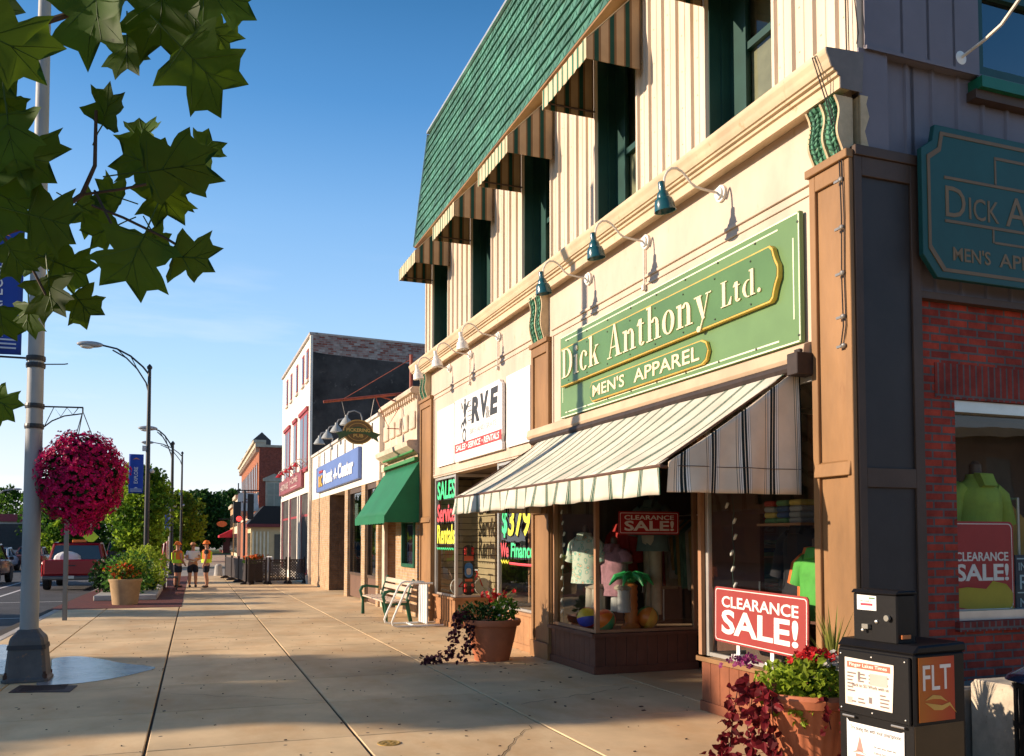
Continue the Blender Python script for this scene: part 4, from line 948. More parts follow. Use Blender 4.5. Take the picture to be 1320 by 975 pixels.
# ================================================================== gooseneck lamps
m_lampg = M('dark_teal_enamel', (.012, .075, .085), .22, .1, 3, spec=.6, coat=.4)
m_lampw = M('white_enamel', (.80, .78, .72), .35, .08, 3, col2=(.6, .5, .38))
m_pipe = M('white_pipe', (.74, .68, .58), .4, .12, 8, col2=(.5, .3, .16))
def goose(label, y, shade, conduit, n):
    t = thing('gooseneck_lamp', label, 'wall lamp', (5.0, y, 5.28), group='gooseneck lamps under the cornice')
    t_ = Matrix.Translation((5.03, y, 5.285)) @ Matrix.Rotation(R(-90), 4, 'Y')
    mb = MB(); mb.lathe([(.085, 0), (.085, .03), (.06, .034), (.06, .055), (.03, .06), (.001, .062)], n=20, mat=t_); mb.build('mount', m_lampw, t, smooth=True)
    pts = [(5.0, y, 5.285), (4.80, y, 5.30), (4.71, y, 5.315), (4.66, y, 5.345), (4.61, y, 5.40), (4.56, y, 5.445), (4.50, y, 5.47), (4.44, y, 5.46), (4.39, y, 5.42), (4.36, y, 5.36), (4.352, y, 5.29)]
    mb = MB(); mb.tube(pts, .013, 8); mb.build('arm', m_pipe, t, smooth=True)
    m = Matrix.Translation((4.352, y, 5.10)) @ Matrix.Rotation(R(-9), 4, 'Y')
    mb = MB(); mb.lathe([(.03, .21), (.034, .20), (.036, .12), (.05, .105), (.06, .08), (.064, .05), (.085, .035), (.095, .01), (.10, -.03), (.108, -.075), (.112, -.085), (.104, -.082), (.09, -.02), (.06, .03), (.03, .06), (.001, .06)], n=28, mat=m); mb.build('shade', shade, t, smooth=True)
    mb = MB(); mb.ball(m @ Vector((0, 0, 0)), .035, 8); mb.build('bulb', P((.7, .68, .6), .3), t, smooth=True)
    if conduit:
        mb = MB(); mb.tube([(5.005, y + .03, 5.25), (5.005, y + .03, 4.74), (4.99, y + .02, 4.72)], .011, 6); mb.mbox(Matrix.Translation((5.0, y + .03, 4.74)), .04, .05, .06); mb.build('conduit', m_pipe, t)
for i, (y, sh, cd, lab) in enumerate(((7.64, m_lampg, 0, 'dark teal gooseneck lamp nearest the street corner, above the word Ltd.'), (9.2, m_lampg, 1, 'middle one of the three dark teal gooseneck lamps, with a conduit below it'), (10.78, m_lampg, 0, 'dark teal gooseneck lamp beside the green bracket of the middle pilaster'),
      (14.4, m_lampw, 1, 'white gooseneck lamp closest to the teal lamps, over the white signboard'), (16.0, m_lampw, 1, 'white gooseneck lamp between two other white ones over the skate shop sign'), (17.4, m_lampw, 0, 'white gooseneck lamp at the far end of the cornice, against the dark building'))): goose(lab, y, sh, cd, i)
t = thing('gooseneck_lamp', 'white bent lamp arm sticking out of the shaded side wall above the teal sign', 'wall lamp', (6.2, 5.77, 5.95))
mb = MB(); mb.lathe([(.06, 0), (.06, .02), (.03, .03), (.001, .032)], n=20, mat=Matrix.Translation((6.21, 5.77, 5.95)) @ Matrix.Rotation(R(90), 4, 'X')); mb.build('mount', m_lampw, t, smooth=True)
mb = MB(); mb.tube([(6.21, 5.76, 5.95), (6.21, 5.50, 5.98), (6.21, 5.34, 6.02), (6.21, 5.0, 6.25), (6.21, 4.8, 6.35), (6.21, 4.6, 6.33), (6.21, 4.5, 6.2)], .014, 8); mb.build('arm', m_pipe, t, smooth=True)
mb = MB(); mb.lathe([(.03, .12), (.05, .05), (.10, -.02), (.14, -.08), (.001, .02)], (6.21, 4.5, 6.1), 24); mb.build('shade', m_lampg, t, smooth=True)

# cables strung down the corner
mb = MB(); 
for dy, r in ((0, .006), (.03, .005)):
    mb.tube([(5.09, 5.90 - dy, 7.2), (5.09, 5.89 - dy, 5.82), (4.72, 5.87 - dy, 5.72), (4.86, 5.85 - dy, 5.3), (4.95, 5.84 - dy, 4.9), (4.955, 5.83 - dy, 4.4), (4.955, 5.84 - dy, 3.9), (4.955, 5.83 - dy, 3.5), (4.955, 5.86 - dy, 3.36), (4.955, 5.9 - dy, 3.33)], r, 5)
c = thing('cable', 'loose black cables tied in clips down the corner pilaster', 'cable', (4.95, 5.84, 3.3)); mb.build('strand', P((.03, .025, .02)), c)
mb = MB(); mb.tube([(5.10, 5.80, 6.3), (5.10, 5.76, 5.95), (5.09, 5.77, 5.86)], .005, 5); mb.build('strand', P((.03, .025, .02)), c)
mb = MB()
for z in (4.72, 4.32, 3.94, 3.58, 3.34): mb.ball((4.95, 5.83, z), .028, 6, (.6, 1, .8)); mb.mbox(Matrix.Translation((4.955, 5.86, z)), .015, .10, .02)
build_each(mb, 'clip', P((.30, .28, .25), .3, metal=.6), c)
FR[0] = Matrix.Identity(4)
# ================================================================== plants
def leaf(mb, p, d, n, L, W, fold=.25):
    """pointed leaf: base p, along d, facing n"""
    d = d.normalized(); s = d.cross(n)
    if s.length < 1e-4: s = d.cross(Vector((.3, .5, .8)))
    s.normalize(); n = s.cross(d)
    a, b = p + d * L * .35, p + d * L * .72
    mb.add([p, a + s * W * .5 + n * W * fold, b + s * W * .36 + n * W * fold * .7, p + d * L - n * L * .08, b - s * W * .36 + n * W * fold * .7, a - s * W * .5 + n * W * fold, a, b],
           [(0, 1, 6), (1, 2, 7, 6), (2, 3, 7), (3, 4, 7), (4, 5, 6, 7), (5, 0, 6)])
def rv(rng): return Vector((rng.gauss(0, 1), rng.gauss(0, 1), rng.gauss(0, 1))).normalized()
def clump(mb, c, r, n, L, W, rng, up=.5, shell=.5):
    """leaves through the volume of a blob, standing off from its middle"""
    c = Vector(c); r = Vector(r) if not isinstance(r, (int, float)) else Vector((r, r, r))
    for _ in range(n):
        d = rv(rng); q = rng.uniform(shell, 1.05); p = c + Vector((d.x * r.x, d.y * r.y, d.z * r.z)) * q
        dd = (d * .7 + rv(rng) * .8 + Vector((0, 0, up * .4))); k = rng.uniform(.7, 1.25)
        leaf(mb, p, dd, (rv(rng) + d + Vector((0, 0, up))).normalized(), L * k, W * k)
def bloom(mb, c, r, rng, petals=6, face=None):
    f = (face or (rv(rng) + Vector((-.6, -.4, .6)))).normalized(); a = f.cross(Vector((0, .1, 1))).normalized(); b = f.cross(a)
    for k in range(petals):
        t = 2 * math.pi * k / petals + rng.random(); u = a * math.cos(t) + b * math.sin(t); v = a * -math.sin(t) + b * math.cos(t)
        mb.add([c, c + u * r * .6 + v * r * .38 + f * r * .25, c + u * r + f * r * rng.uniform(.1, .4), c + u * r * .6 - v * r * .38 + f * r * .25], [(0, 1, 2, 3)])
m_lime = M_leaf('lime_leaves', (.30, .40, .035), .45, .45)
m_lf = M_leaf('green_leaves', (.08, .19, .028), .5, .42)
m_dkl = M_leaf('dark_leaves', (.02, .055, .014), .5, .25)
m_vine = M_leaf('wine_red_leaves', (.17, .015, .02), .5, .35)
m_vined = M_leaf('dark_wine_leaves', (.05, .012, .02), .5, .25)
m_grassy = M_leaf('spiky_leaves', (.22, .24, .05), .3, .3)
m_red = M_leaf('red_petals', (.60, .02, .025), .3, .3)
m_wht = M_leaf('white_petals', (.80, .76, .70), .15, .3)
m_mag = M_leaf('magenta_petals', (.60, .010, .125), .45, .35)
m_pink = M_leaf('mauve_petals', (.40, .06, .22), .3, .3)
m_org = M_leaf('orange_petals', (.75, .14, .02), .3, .3)
m_yel = M_leaf('yellow_petals', (.70, .50, .04), .3, .3)
m_terra = M('terracotta', (.42, .135, .06), .65, .16, 3, .15, 40, col2=(.34, .10, .05))
m_soilp = M('potting_soil', (.03, .022, .015), .95)

def trail(mb, p0, dirs, n, L, W, rng, spread=.05):
    p = Vector(p0)
    for d, steps in dirs:
        for k in range(steps):
            p = p + Vector(d) / steps + rv(rng) * .012
            for _ in range(n):
                leaf(mb, p + rv(rng) * spread, rv(rng) + Vector((-.4, -.2, -.5)), Vector((-.6, -.5, .5)) + rv(rng) * .7, L * rng.uniform(.6, 1.2), W * rng.uniform(.7, 1.2), .15)

FR[0] = ROW
# big fluted pot in the foreground
rng = random.Random(3)
PX, PY = 4.40, 5.62
T = thing('flower_planter', 'fluted terracotta planter with lime foliage and trailing wine red vine by the newspaper box', 'planter', (PX, PY, 0), group=None)
mb = MB(); mb.lathe([(.24, 0), (.25, .02), (.33, .34), (.385, .52), (.39, .53)], (PX, PY, 0), 112, flute=.018, nf=28)
mb.lathe([(.39, .53), (.42, .54), (.435, .60), (.42, .63), (.39, .63), (.37, .58)], (PX, PY, 0), 56); mb.build('pot', m_terra, T, smooth=True)
mb = MB(); mb.lathe([(.38, .575), (.001, .60)], (PX, PY, 0), 24); mb.build('soil', m_soilp, T)
mb = MB(); clump(mb, (PX - .10, PY - .14, .71), (.27, .24, .17), 430, .065, .048, rng); clump(mb, (PX - .30, PY + .0, .66), (.16, .18, .17), 260, .06, .045, rng); clump(mb, (PX - .26, PY - .22, .52), (.07, .07, .10), 60, .05, .04, rng); mb.build('foliage', m_lime, T)
mb = MB(); clump(mb, (PX + .14, PY + .02, .68), (.24, .28, .12), 340, .07, .045, rng); mb.build('foliage', m_lf, T)
mb = MB()
for k in range(34):
    a = rng.uniform(0, 6.28); h = rng.uniform(.30, .66); lean = rng.uniform(.04, .22); p = Vector((PX + .20, PY - .02, .64)); d = Vector((math.cos(a), math.sin(a), 0))
    w = Vector((-d.y, d.x, 0)) * .008
    mb.add([p - w, p + w, p + d * lean * .4 + Vector((0, 0, h * .6)) + w, p + d * lean * .4 + Vector((0, 0, h * .6)) - w, p + d * lean + Vector((0, 0, h))], [(0, 1, 2, 3), (3, 2, 4)])
mb.build('spike_leaves', m_grassy, T)
mb = MB(); st = MB()
def vine(p0, dirs, n, L, W, sp):
    p = Vector(p0); pts = [p]
    for d, k_ in dirs:
        for _ in range(2): p = p + Vector(d) / 2; pts.append(p + rv(rng) * .015)
    st.tube(pts, .004, 4); trail(mb, p0, dirs, n, L, W, rng, sp)
vine((PX - .42, PY - .02, .66), [((-.10, .02, .03), 3), ((-.05, .0, -.25), 7), ((.0, -.02, -.30), 7), ((-.05, -.05, -.08), 3)], 5, .085, .065, .06)
vine((PX - .41, PY + .12, .64), [((-.14, .05, -.02), 3), ((-.04, .0, -.40), 8), ((-.10, .02, -.16), 5)], 5, .08, .06, .06)
vine((PX - .43, PY - .12, .62), [((-.06, -.06, -.02), 3), ((.0, -.01, -.40), 8), ((-.06, -.04, -.14), 4)], 4, .085, .065, .05)
vine((PX - .04, PY - .40, .62), [((.0, -.06, -.03), 2), ((.01, .0, -.40), 7)], 2, .065, .05, .035)
vine((PX + .10, PY - .38, .62), [((.03, -.05, -.02), 2), ((.03, .0, -.30), 6)], 2, .06, .05, .04)
vine((PX - .18, PY - .36, .62), [((-.02, -.05, -.02), 2), ((.03, .0, -.18), 4)], 2, .06, .05, .04)
for k in range(110): leaf(mb, Vector((PX - .60 + rng.gauss(0, .15), PY + rng.gauss(.02, .12), abs(rng.gauss(.04, .07)))), rv(rng), Vector((-.4, -.3, .8)) + rv(rng) * .5, .08, .06, .15)
mb.build('trailing_vine', m_vine, T); st.build('vine_stems', m_vined, T)
mb = MB()
for k in range(46): bloom(mb, Vector((PX - .06 + rng.gauss(0, .07), PY - .10 + rng.gauss(0, .06), .89 + rng.gauss(0, .028))), .032, rng)
mb.build('red_flowers', m_red, T)
mb = MB()
for k in range(36): bloom(mb, Vector((PX + .04 + rng.gauss(0, .06), PY - .26 + rng.gauss(0, .04), .86 + rng.gauss(0, .028))), .027, rng)
mb.build('white_flowers', m_wht, T)
mb = MB()
for k in range(26): bloom(mb, Vector((PX - .34 + rng.gauss(0, .07), PY + .34 + rng.gauss(0, .06), .80 + rng.gauss(0, .02))), .03, rng)
mb.build('mauve_flowers', m_pink, T)
# shaded pot beside the skate shop
rng = random.Random(5); PX, PY = 4.22, 12.45
T = thing('flower_planter', 'shaded plain terracotta planter with dark trailing vine and red geraniums', 'planter', (PX, PY, 0))
mb = MB(); mb.lathe([(.25, 0), (.26, .02), (.33, .30), (.37, .50), (.41, .51), (.43, .56), (.42, .60), (.38, .60), (.36, .55)], (PX, PY, 0), 40); mb.build('pot', m_terra, T, smooth=True)
mb = MB(); mb.lathe([(.37, .56), (.001, .58)], (PX, PY, 0), 24); mb.build('soil', m_soilp, T)
mb = MB(); clump(mb, (PX - .22, PY + .05, .68), (.30, .26, .16), 420, .06, .04, rng); mb.build('foliage', m_dkl, T)
mb = MB(); clump(mb, (PX + .17, PY - .08, .74), (.16, .18, .16), 240, .07, .05, rng); mb.build('foliage', m_lf, T)
mb = MB()
for k in range(22): bloom(mb, Vector((PX + .02 + rng.gauss(0, .12), PY - .04 + rng.gauss(0, .07), .92 + rng.gauss(0, .05))), .038, rng)
mb.build('red_flowers', m_red, T)
mb = MB()
for k in range(16): bloom(mb, Vector((PX + .12 + rng.gauss(0, .10), PY - .2 + rng.gauss(0, .05), .74 + rng.gauss(0, .06))), .022, rng)
mb.build('white_flowers', m_wht, T)
mb = MB()
for k in range(16):
    a = rng.uniform(0, 6.28); d = Vector((math.cos(a), math.sin(a), 0)); p = Vector((PX + .08, PY, .62)); h = rng.uniform(.35, .6); w = Vector((-d.y, d.x, 0)) * .007
    mb.add([p - w, p + w, p + d * .12 + Vector((0, 0, h * .6)) + w, p + d * .12 + Vector((0, 0, h * .6)) - w, p + d * .38 + Vector((0, 0, h))], [(0, 1, 2, 3), (3, 2, 4)])
mb.build('spike_leaves', m_grassy, T)
mb = MB()
trail(mb, (PX - .36, PY - .02, .66), [((-.14, -.02, .0), 4), ((-.05, .0, -.34), 8), ((-.10, -.05, -.24), 6), ((-.34, -.12, -.05), 9)], 7, .075, .06, rng, .07)
trail(mb, (PX - .30, PY - .15, .62), [((-.12, -.06, -.10), 4), ((.0, -.03, -.36), 8), ((-.14, -.10, -.10), 5)], 7, .07, .055, rng, .07)
mb.build('trailing_vine', m_vined, T)

# ================================================================== newspaper box, concrete block, litter bin
m_nbox = M('black_box_paint', (.006, .0055, .006), .42, .2, 4, .05, 30, spec=.25)
m_nside = M('brown_black_side', (.055, .032, .012), .35, .25, 2, spec=.5)
NB = thing('newspaper_box', 'black newspaper vending box with orange FLT side panel beside the foreground planter', 'newspaper box', (4.16, 4.69, 0), R(5), local=True)
mb = MB()   # local: front is the -x side, width along y
mb.box(0, .46, -.31, .31, .12, 1.04); mb.prism([(-.012, 1.04), (.47, 1.04), (.47, 1.10), (.04, 1.09)], 'y', -.315, .315); mb.box(.06, .40, -.22, .22, 0, .12)
mb.build('cabinet', m_nbox, NB, bevel=.012)
mb = MB(); mb.box(-.022, -.002, -.29, .29, .60, 1.02); d_ = mb.build('door', m_nbox, NB, bevel=.006)
mb = MB()
for z in (.63, .99):
    for y in (-.26, 0, .26): mb.ball((-.024, y, z), .008, 6)
for z in (.61,): 
    for y in (-.2, .2): mb.tube([(-.024, y - .05, z - .03), (-.024, y + .05, z - .03)], .008, 6)
mb.build('hinge', P((.35, .33, .3), .35, metal=.7), d_)
FN = Matrix(((0, 0, -1, 0), (-1, 0, 0, 0), (0, 1, 0, 0), (0, 0, 0, 1)))
mt = frame(FN, (-.0235, .225, .66))
mb = MB(); poly2(mb, [(0, 0), (.385, 0), (.40, .26), (.40, .30), (0, .31)], mt, .003); mb.build('newspaper', M('newsprint', (.74, .66, .56), .8, .06, 8), NB)
mb = MB(); rect2(mb, .02, .245, .375, .285, mt, .004); mb.build('masthead', P((.50, .13, .08)), NB)
mb = MB(); letters(mb, 'Finger Lakes Times', mt @ Matrix.Translation((.04, .25, .0045)), .31, .03, .001, .01); mb.build('lettering', P((.85, .8, .72)), NB)
mb = MB()
rg = random.Random(2)
for c in range(4):
    for r in range(9):
        if r in (4, 5) and c > 0: continue
        if rg.random() < .35: continue
        rect2(mb, .02 + c * .09, .02 + r * .023, .02 + c * .09 + rg.uniform(.04, .075), .03 + r * .023, mt, .0036)
rect2(mb, .11, .17, .13, .225, mt, .0042); rect2(mb, .20, .03, .225, .07, mt, .0042)
letters(mb, 'Back to SU Work with us', mt @ Matrix.Translation((.06, .125, .004)), .30, .022, .001, .008)
mb.build('print', P((.20, .16, .15)), NB)
mb = MB(); rect2(mb, .21, .15, .35, .225, mt, .0046); rect2(mb, .02, .012, .06, .05, mt, .0046); mb.build('photo', P((.50, .42, .36)), NB)
mt = frame(FN, (-.003, .235, .10))
mb = MB(); poly2(mb, [(0, 0), (.46, 0), (.465, .45), (.44, .44), (.02, .44), (.0, .46)], mt, .004); mb.build('poster', M('white_paper', (.80, .79, .76), .7, .04, 5), NB)
mb = MB(); letters(mb, 'Try doing this with your smartphone', mt @ Matrix.Translation((.03, .385, .0045)), .41, .036, .001)
for k, (t, w) in enumerate((('Be part your smart the', .17), ('Extras for', .09), ('at a little experience', .15))): letters(mb, t, mt @ Matrix.Translation((.23, .30 - k * .035, .0045)), w, .018, .001)
mb.build('lettering', P((.10, .09, .09)), NB)
mb = MB()      # plain stand-in drawing: a figure with a hat sitting on folded paper
for pts in ([(.08, .26), (.11, .36), (.14, .26)], [(.04, .24), (.10, .27), (.18, .24), (.11, .255)], [(.08, .19), (.14, .19), (.15, .24), (.07, .24)], [(.06, .05), (.17, .05), (.16, .18), (.07, .18)], [(.03, .02), (.08, .02), (.07, .10)], [(.15, .1), (.2, .03), (.19, .02)]): poly2(mb, pts, mt, .005)
rect2(mb, .21, .02, .44, .09, mt, .005)
mb.build('drawing', P((.42, .24, .20)), NB)
mt = frame(FACE_S, (.03, -.312, .60))
mb = MB(); rect2(mb, -.04, -.46, .40, .0, mt, .0025); mb.build('side_panel', m_nside, NB)
m_or, n_, l_, b_ = nt('flame_orange_panel')
tc_ = n_.new('ShaderNodeTexCoord'); sp_ = n_.new('ShaderNodeSeparateXYZ'); rp_ = n_.new('ShaderNodeValToRGB'); l_.new(tc_.outputs['Object'], sp_.inputs[0]); mr_ = n_.new('ShaderNodeMapRange'); mr_.inputs['From Min'].default_value = .05; mr_.inputs['From Max'].default_value = .40
l_.new(sp_.outputs['X'], mr_.inputs['Value']); l_.new(mr_.outputs[0], rp_.inputs[0]); rp_.color_ramp.elements[0].color = (.46, .12, .008, 1); rp_.color_ramp.elements[1].color = (.42, .014, .008, 1); l_.new(rp_.outputs[0], b_.inputs['Base Color']); b_.inputs['Roughness'].default_value = .35
mb = MB(); rect2(mb, 0, .02, .32, .42, mt, .005); mb.build('orange_panel', m_or, NB)
mb = MB(); letters(mb, 'FLT', mt @ Matrix.Translation((.035, .215, .005)), .25, .155, .003, .006); mb.build('lettering', P((.80, .74, .66)), NB)
mb = MB(); poly2(mb, [(.05, .155), (.12, .185), (.19, .175), (.25, .135), (.19, .155), (.12, .16)], mt, .008, .005); poly2(mb, [(.05, .14), (.13, .09), (.20, .085), (.27, .11), (.33, .06), (.27, .13), (.20, .115), (.14, .125)], mt, .008, .005); mb.build('leaf_emblem', P((.62, .36, .08)), NB)
mb = MB(); mb.box(.03, .20, -.16, .20, 1.085, 1.40); mb.prism([(.015, 1.40), (.22, 1.40), (.20, 1.425), (.04, 1.425)], 'y', -.17, .21); ch = mb.build('coin_box', m_nbox, NB, bevel=.008)
mt = frame(FN, (.028, .16, 1.29)); mb = MB(); poly2(mb, [(0, 0), (.16, 0), (.16, .095), (0, .10)], mt, .002); mb.build('sticker', P((.80, .78, .74)), ch)
mb = MB(); rect2(mb, .03, .03, .13, .045, mt, .003); mb.build('sticker_strip', P((.55, .04, .07)), ch)
mb = MB(); letters(mb, 'MY DAILY', mt @ Matrix.Translation((.03, .052, .002)), .09, .014, .001); rect2(mb, .10, .075, .15, .085, mt, .003); mb.build('sticker_print', P((.1, .2, .1)), ch)
mb = MB(); mb.ball((.028, -.0, 1.22), .015, 6); mb.box(.0, .03, .05, .1, 1.17, 1.20); mb.ball((.0, .09, 1.16), .012, 6); mb.tube([(.02, -.10, 1.25), (.0, -.10, 1.25)], .02, 10); mb.build('coin_slot', P((.5, .48, .42), .3, metal=.8), ch)
mb = MB(); mb.box(.06, .14, -.172, -.161, 1.12, 1.145); mb.build('orange_tag', P((.70, .20, .05)), ch)

m_cblk = M('old_concrete', (.22, .20, .17), .9, .3, 4, .5, 30, col2=(.12, .10, .08))
mb = MB(); mb.box(5.15, 8, 5.46, 5.75, -.05, .58); tag(mb.build('concrete_footing', m_cblk, bevel=.02), 'low grey concrete footing along the shaded brick side wall', 'footing')
mb = MB(); mb.prism([(5.02, 0), (5.42, 0), (5.42, .62), (5.38, .66), (5.06, .66), (5.02, .62)], 'x', 5.78, 6.3)
tag(mb.build('concrete_bench_end', M('pale_concrete', (.50, .43, .33), .9, .2, 9, .5, 50, col2=(.3, .24, .17)), bevel=.008), 'pale concrete block with chamfered corner catching the sun beside the litter bin', 'concrete block')
LB = thing('litter_bin', 'black slatted metal litter bin cut off by the right edge of the picture', 'litter bin', (5.72, 4.62, 0))
mb = MB()
for k in range(22):
    a = 2 * math.pi * k / 22; mb.mbox(Matrix.Translation((5.72 + .27 * math.cos(a), 4.62 + .27 * math.sin(a), .40)) @ Matrix.Rotation(a, 4, 'Z'), .012, .045, .68)
mb.build('slats', m_nbox, LB)
mb = MB()
for z in (.10, .45, .73): mb.lathe([(.262, z - .02), (.285, z - .02), (.285, z + .02), (.262, z + .02)], (5.72, 4.62, 0), 32)
mb.lathe([(.24, .08), (.001, .08)], (5.72, 4.62, 0), 24); mb.build('hoops', m_nbox, LB, smooth=True)
mb = MB(); mb.lathe([(.29, .74), (.33, .76), (.31, .79), (.20, .85), (.13, .86), (.13, .83), (.19, .80)], (5.72, 4.62, 0), 32); mb.build('lid', M('blue_black_enamel', (.02, .03, .06), .15, .1, 3, coat=.6), LB, smooth=True)
mb = MB(); mb.lathe([(.23, .12), (.25, .70), (.24, .70), (.22, .12)], (5.72, 4.62, 0), 24); mb.build('liner', P((.45, .46, .45), .4), LB, smooth=True)

# ================================================================== bench and tubular stand by the pub
m_bgreen = M('green_cast_iron', (.012, .10, .05), .4, .2, 4)
m_slatw = M('pale_bench_slats', (.54, .41, .30), .6, .15, 3, stretch=(1, .3, 1))
BN = thing('park_bench', 'park bench with green iron ends and pale slats outside the pub', 'bench', (4.35, 20.0, 0))
for y in (18.75, 21.3):
    mb = MB()
    def bar(pts, w=.05): mb.prism(pts, 'y', y - w / 2, y + w / 2)
    bar([(3.98, 0), (4.06, 0), (4.05, .35), (3.99, .55), (4.03, .62), (4.10, .64), (4.40, .60), (4.40, .66), (4.08, .70), (3.97, .67), (3.92, .56), (3.99, .33)])
    bar([(4.52, 0), (4.60, 0), (4.52, .40), (4.57, .62), (4.66, .90), (4.60, .93), (4.50, .66), (4.43, .40)])
    bar([(4.0, .36), (4.50, .36), (4.50, .42), (4.0, .42)]); mb.build('iron_end', m_bgreen, BN, bevel=.012)
mb = MB()
for k in range(4): mb.box(4.0 + k * .115, 4.10 + k * .115, 18.65, 21.4, .42, .455)
mb.build('seat', m_slatw, BN, bevel=.006)
mb = MB()
for k in range(3): mb.mbox(Matrix.Translation((4.515 + k * .038, 20.02, .54 + k * .14)) @ Matrix.Rotation(R(15), 4, 'Y'), .03, 2.75, .105)
mb.build('backrest', m_slatw, BN, bevel=.006)
ST = thing('tubular_stand', 'white bent tube stand with a pale slatted panel, in front of the bench', 'stand', (4.5, 18.2, 0))
mb = MB()
for y in (17.55, 18.25):
    mb.tube([(4.95, y, .03), (4.3, y, .03), (3.98, y, .03), (3.90, y, .06), (3.88, y, .12), (3.93, y, .25), (4.18, y, .80), (4.24, y, .87), (4.32, y, .89), (4.72, y, .88)], .022, 8)
mb.tube([(4.35, 17.55, .03), (4.35, 18.25, .03)], .018, 8); mb.build('tube_frame', m_lampw, ST, smooth=True)
mb = MB()
for k in range(4): mb.box(4.60, 4.63, 17.58 + k * .17, 17.72 + k * .17, .06, .86)
mb.build('slat_panel', P((.62, .64, .62)), ST)

# ================================================================== goods in the windows
def shirt(name, label, x, y, z, s, mat, rz=0., sleeves=.5, cat='shirt', grp=None):
    """shirt on a headless torso form, facing -x before turning; z = hem height"""
    t = thing(name, label, cat, (x, y, z), rz, grp, local=True, scale=s)
    mb = MB(); rows = [(0, .17, .26), (.15, .15, .235), (.30, .15, .23), (.45, .155, .245), (.56, .14, .24), (.63, .10, .19), (.68, .07, .09), (.72, .065, .075)]
    n = 20
    vs = [(a * math.cos(2 * math.pi * k / n) + .008 * math.sin(k * 2.3 + i), b * math.sin(2 * math.pi * k / n), zz) for i, (zz, a, b) in enumerate(rows) for k in range(n)]
    mb.add(vs, [(i * n + k, i * n + (k + 1) % n, (i + 1) * n + (k + 1) % n, (i + 1) * n + k) for i in range(len(rows) - 1) for k in range(n)])
    for sg in (-1, 1): mb.tube([(0, sg * .17, .60), (0, sg * .25, .54), (-.01, sg * (.25 + .10 * sleeves), .54 - .40 * sleeves)], [.075, .085, .085], 10)
    mb.build('garment', mat, t, smooth=True)
    mb = MB(); mb.lathe([(.05, .70), (.048, .80), (.02, .83), (.001, .83)], (0, 0, 0), 14); mb.build('neck_form', P((.10, .07, .05)), t, smooth=True)
    mb = MB(); mb.prism([(-.155, .62), (-.11, .72), (-.05, .73), (-.09, .60)], 'y', -.07, .07); mb.build('collar', mat, t)
    return t
def M_floral():
    m, n, l, b = nt('floral_cloth'); tc = n.new('ShaderNodeTexCoord'); v = n.new('ShaderNodeTexVoronoi'); v.inputs['Scale'].default_value = 14; l.new(tc.outputs['Object'], v.inputs['Vector'])
    rp = n.new('ShaderNodeValToRGB'); rp.color_ramp.interpolation = 'CONSTANT'; e = rp.color_ramp.elements; e[0].color = (.55, .10, .03, 1); e[1].position = .12; e[1].color = (.62, .55, .40, 1); k = e.new(.30); k.color = (.22, .45, .36, 1); k = e.new(.45); k.color = (.55, .62, .50, 1)
    l.new(v.outputs['Distance'], rp.inputs[0]); l.new(rp.outputs[0], b.inputs['Base Color']); b.inputs['Roughness'].default_value = .8
    return m
shirt('shirt', 'pale floral beach shirt catching the sun in the left display window', 5.36, 11.62, 1.14, 1.0, M_floral(), R(20), .6)
shirt('shirt', 'mauve shirt with a price tag behind the window post', 5.62, 11.25, .98, 1.0, M('mauve_cloth', (.28, .14, .17), .85, .3, 12, .9, 7), R(15), .2)
for x, y, lab in ((5.42, 11.45, 'khaki shorts hanging under the floral shirt'), (5.62, 11.05, 'grey shorts hanging under the mauve shirt')):
    t = thing('shorts', lab, 'shorts', (x, y, .72), local=True)
    for sg in (-1, 1):
        mb = MB(); mb.lathe([(.10, 0), (.095, .15), (.09, .30), (.001, .31)], (0, sg * .1, .05), 14); mb.build('leg', P((.42, .38, .30) if x < 5.5 else (.40, .40, .38), .85), t, smooth=True)
    mb = MB(); mb.box(-.09, .09, -.18, .18, .33, .42); mb.build('waist', P((.30, .26, .20)), t, bevel=.03)
t = thing('trousers', 'long khaki trousers hanging behind the sale sign in the entrance window', 'trousers', (6.15, 11.1, .72), local=True)
for sg in (-1, 1):
    mb = MB(); mb.tube([(0, sg * .07, 1.0), (0, sg * .09, .5), (0, sg * .10, 0)], [.10, .085, .075], 12); mb.build('leg', P((.42, .36, .24), .85, bump=.9, bscale=7, var=.25), t, smooth=True)
mb = MB(); mb.lathe([(.16, .95), (.17, 1.1), (.001, 1.12)], (0, 0, 0), 14); mb.build('waist', P((.38, .32, .22)), t, smooth=True)
shirt('shirt', 'grey green shirt hanging above the khaki trousers', 6.15, 11.1, 1.60, 1.0, P((.10, .15, .13), .85, bump=.9, bscale=7, var=.25), R(30), .8)
shirt('shirt', 'red shirt deep inside the left display', 6.05, 11.8, 1.2, 1.1, P((.35, .02, .015), .85, bump=.9, bscale=7, var=.25), R(10), .8)
def beach_ball(label, x, y, z, r, cols, seed):
    t = thing('beach_ball', label, 'beach ball', (x, y, z), group='beach balls on the display floor'); n = 6
    for k in range(n):
        mb = MB(); a0, a1 = 2 * math.pi * k / n, 2 * math.pi * (k + 1) / n
        rot = Matrix.Translation((x, y, z + r)) @ Matrix.Rotation(seed, 4, 'X') @ Matrix.Rotation(seed * .7, 4, 'Y')
        mb.grid(lambda u, v: rot @ (Vector((math.sin(math.pi * max(.002, min(.998, v))) * math.cos(a0 + (a1 - a0) * u), math.sin(math.pi * max(.002, min(.998, v))) * math.sin(a0 + (a1 - a0) * u), -math.cos(math.pi * v))) * r), 4, 10)
        mb.build('gore', P(cols[k % len(cols)], .3), t, smooth=True)
beach_ball('orange and green beach ball at the left corner post of the entrance', 5.32, 10.95, .52, .15, [(.75, .18, .02), (.05, .35, .15), (.7, .1, .03)], .8)
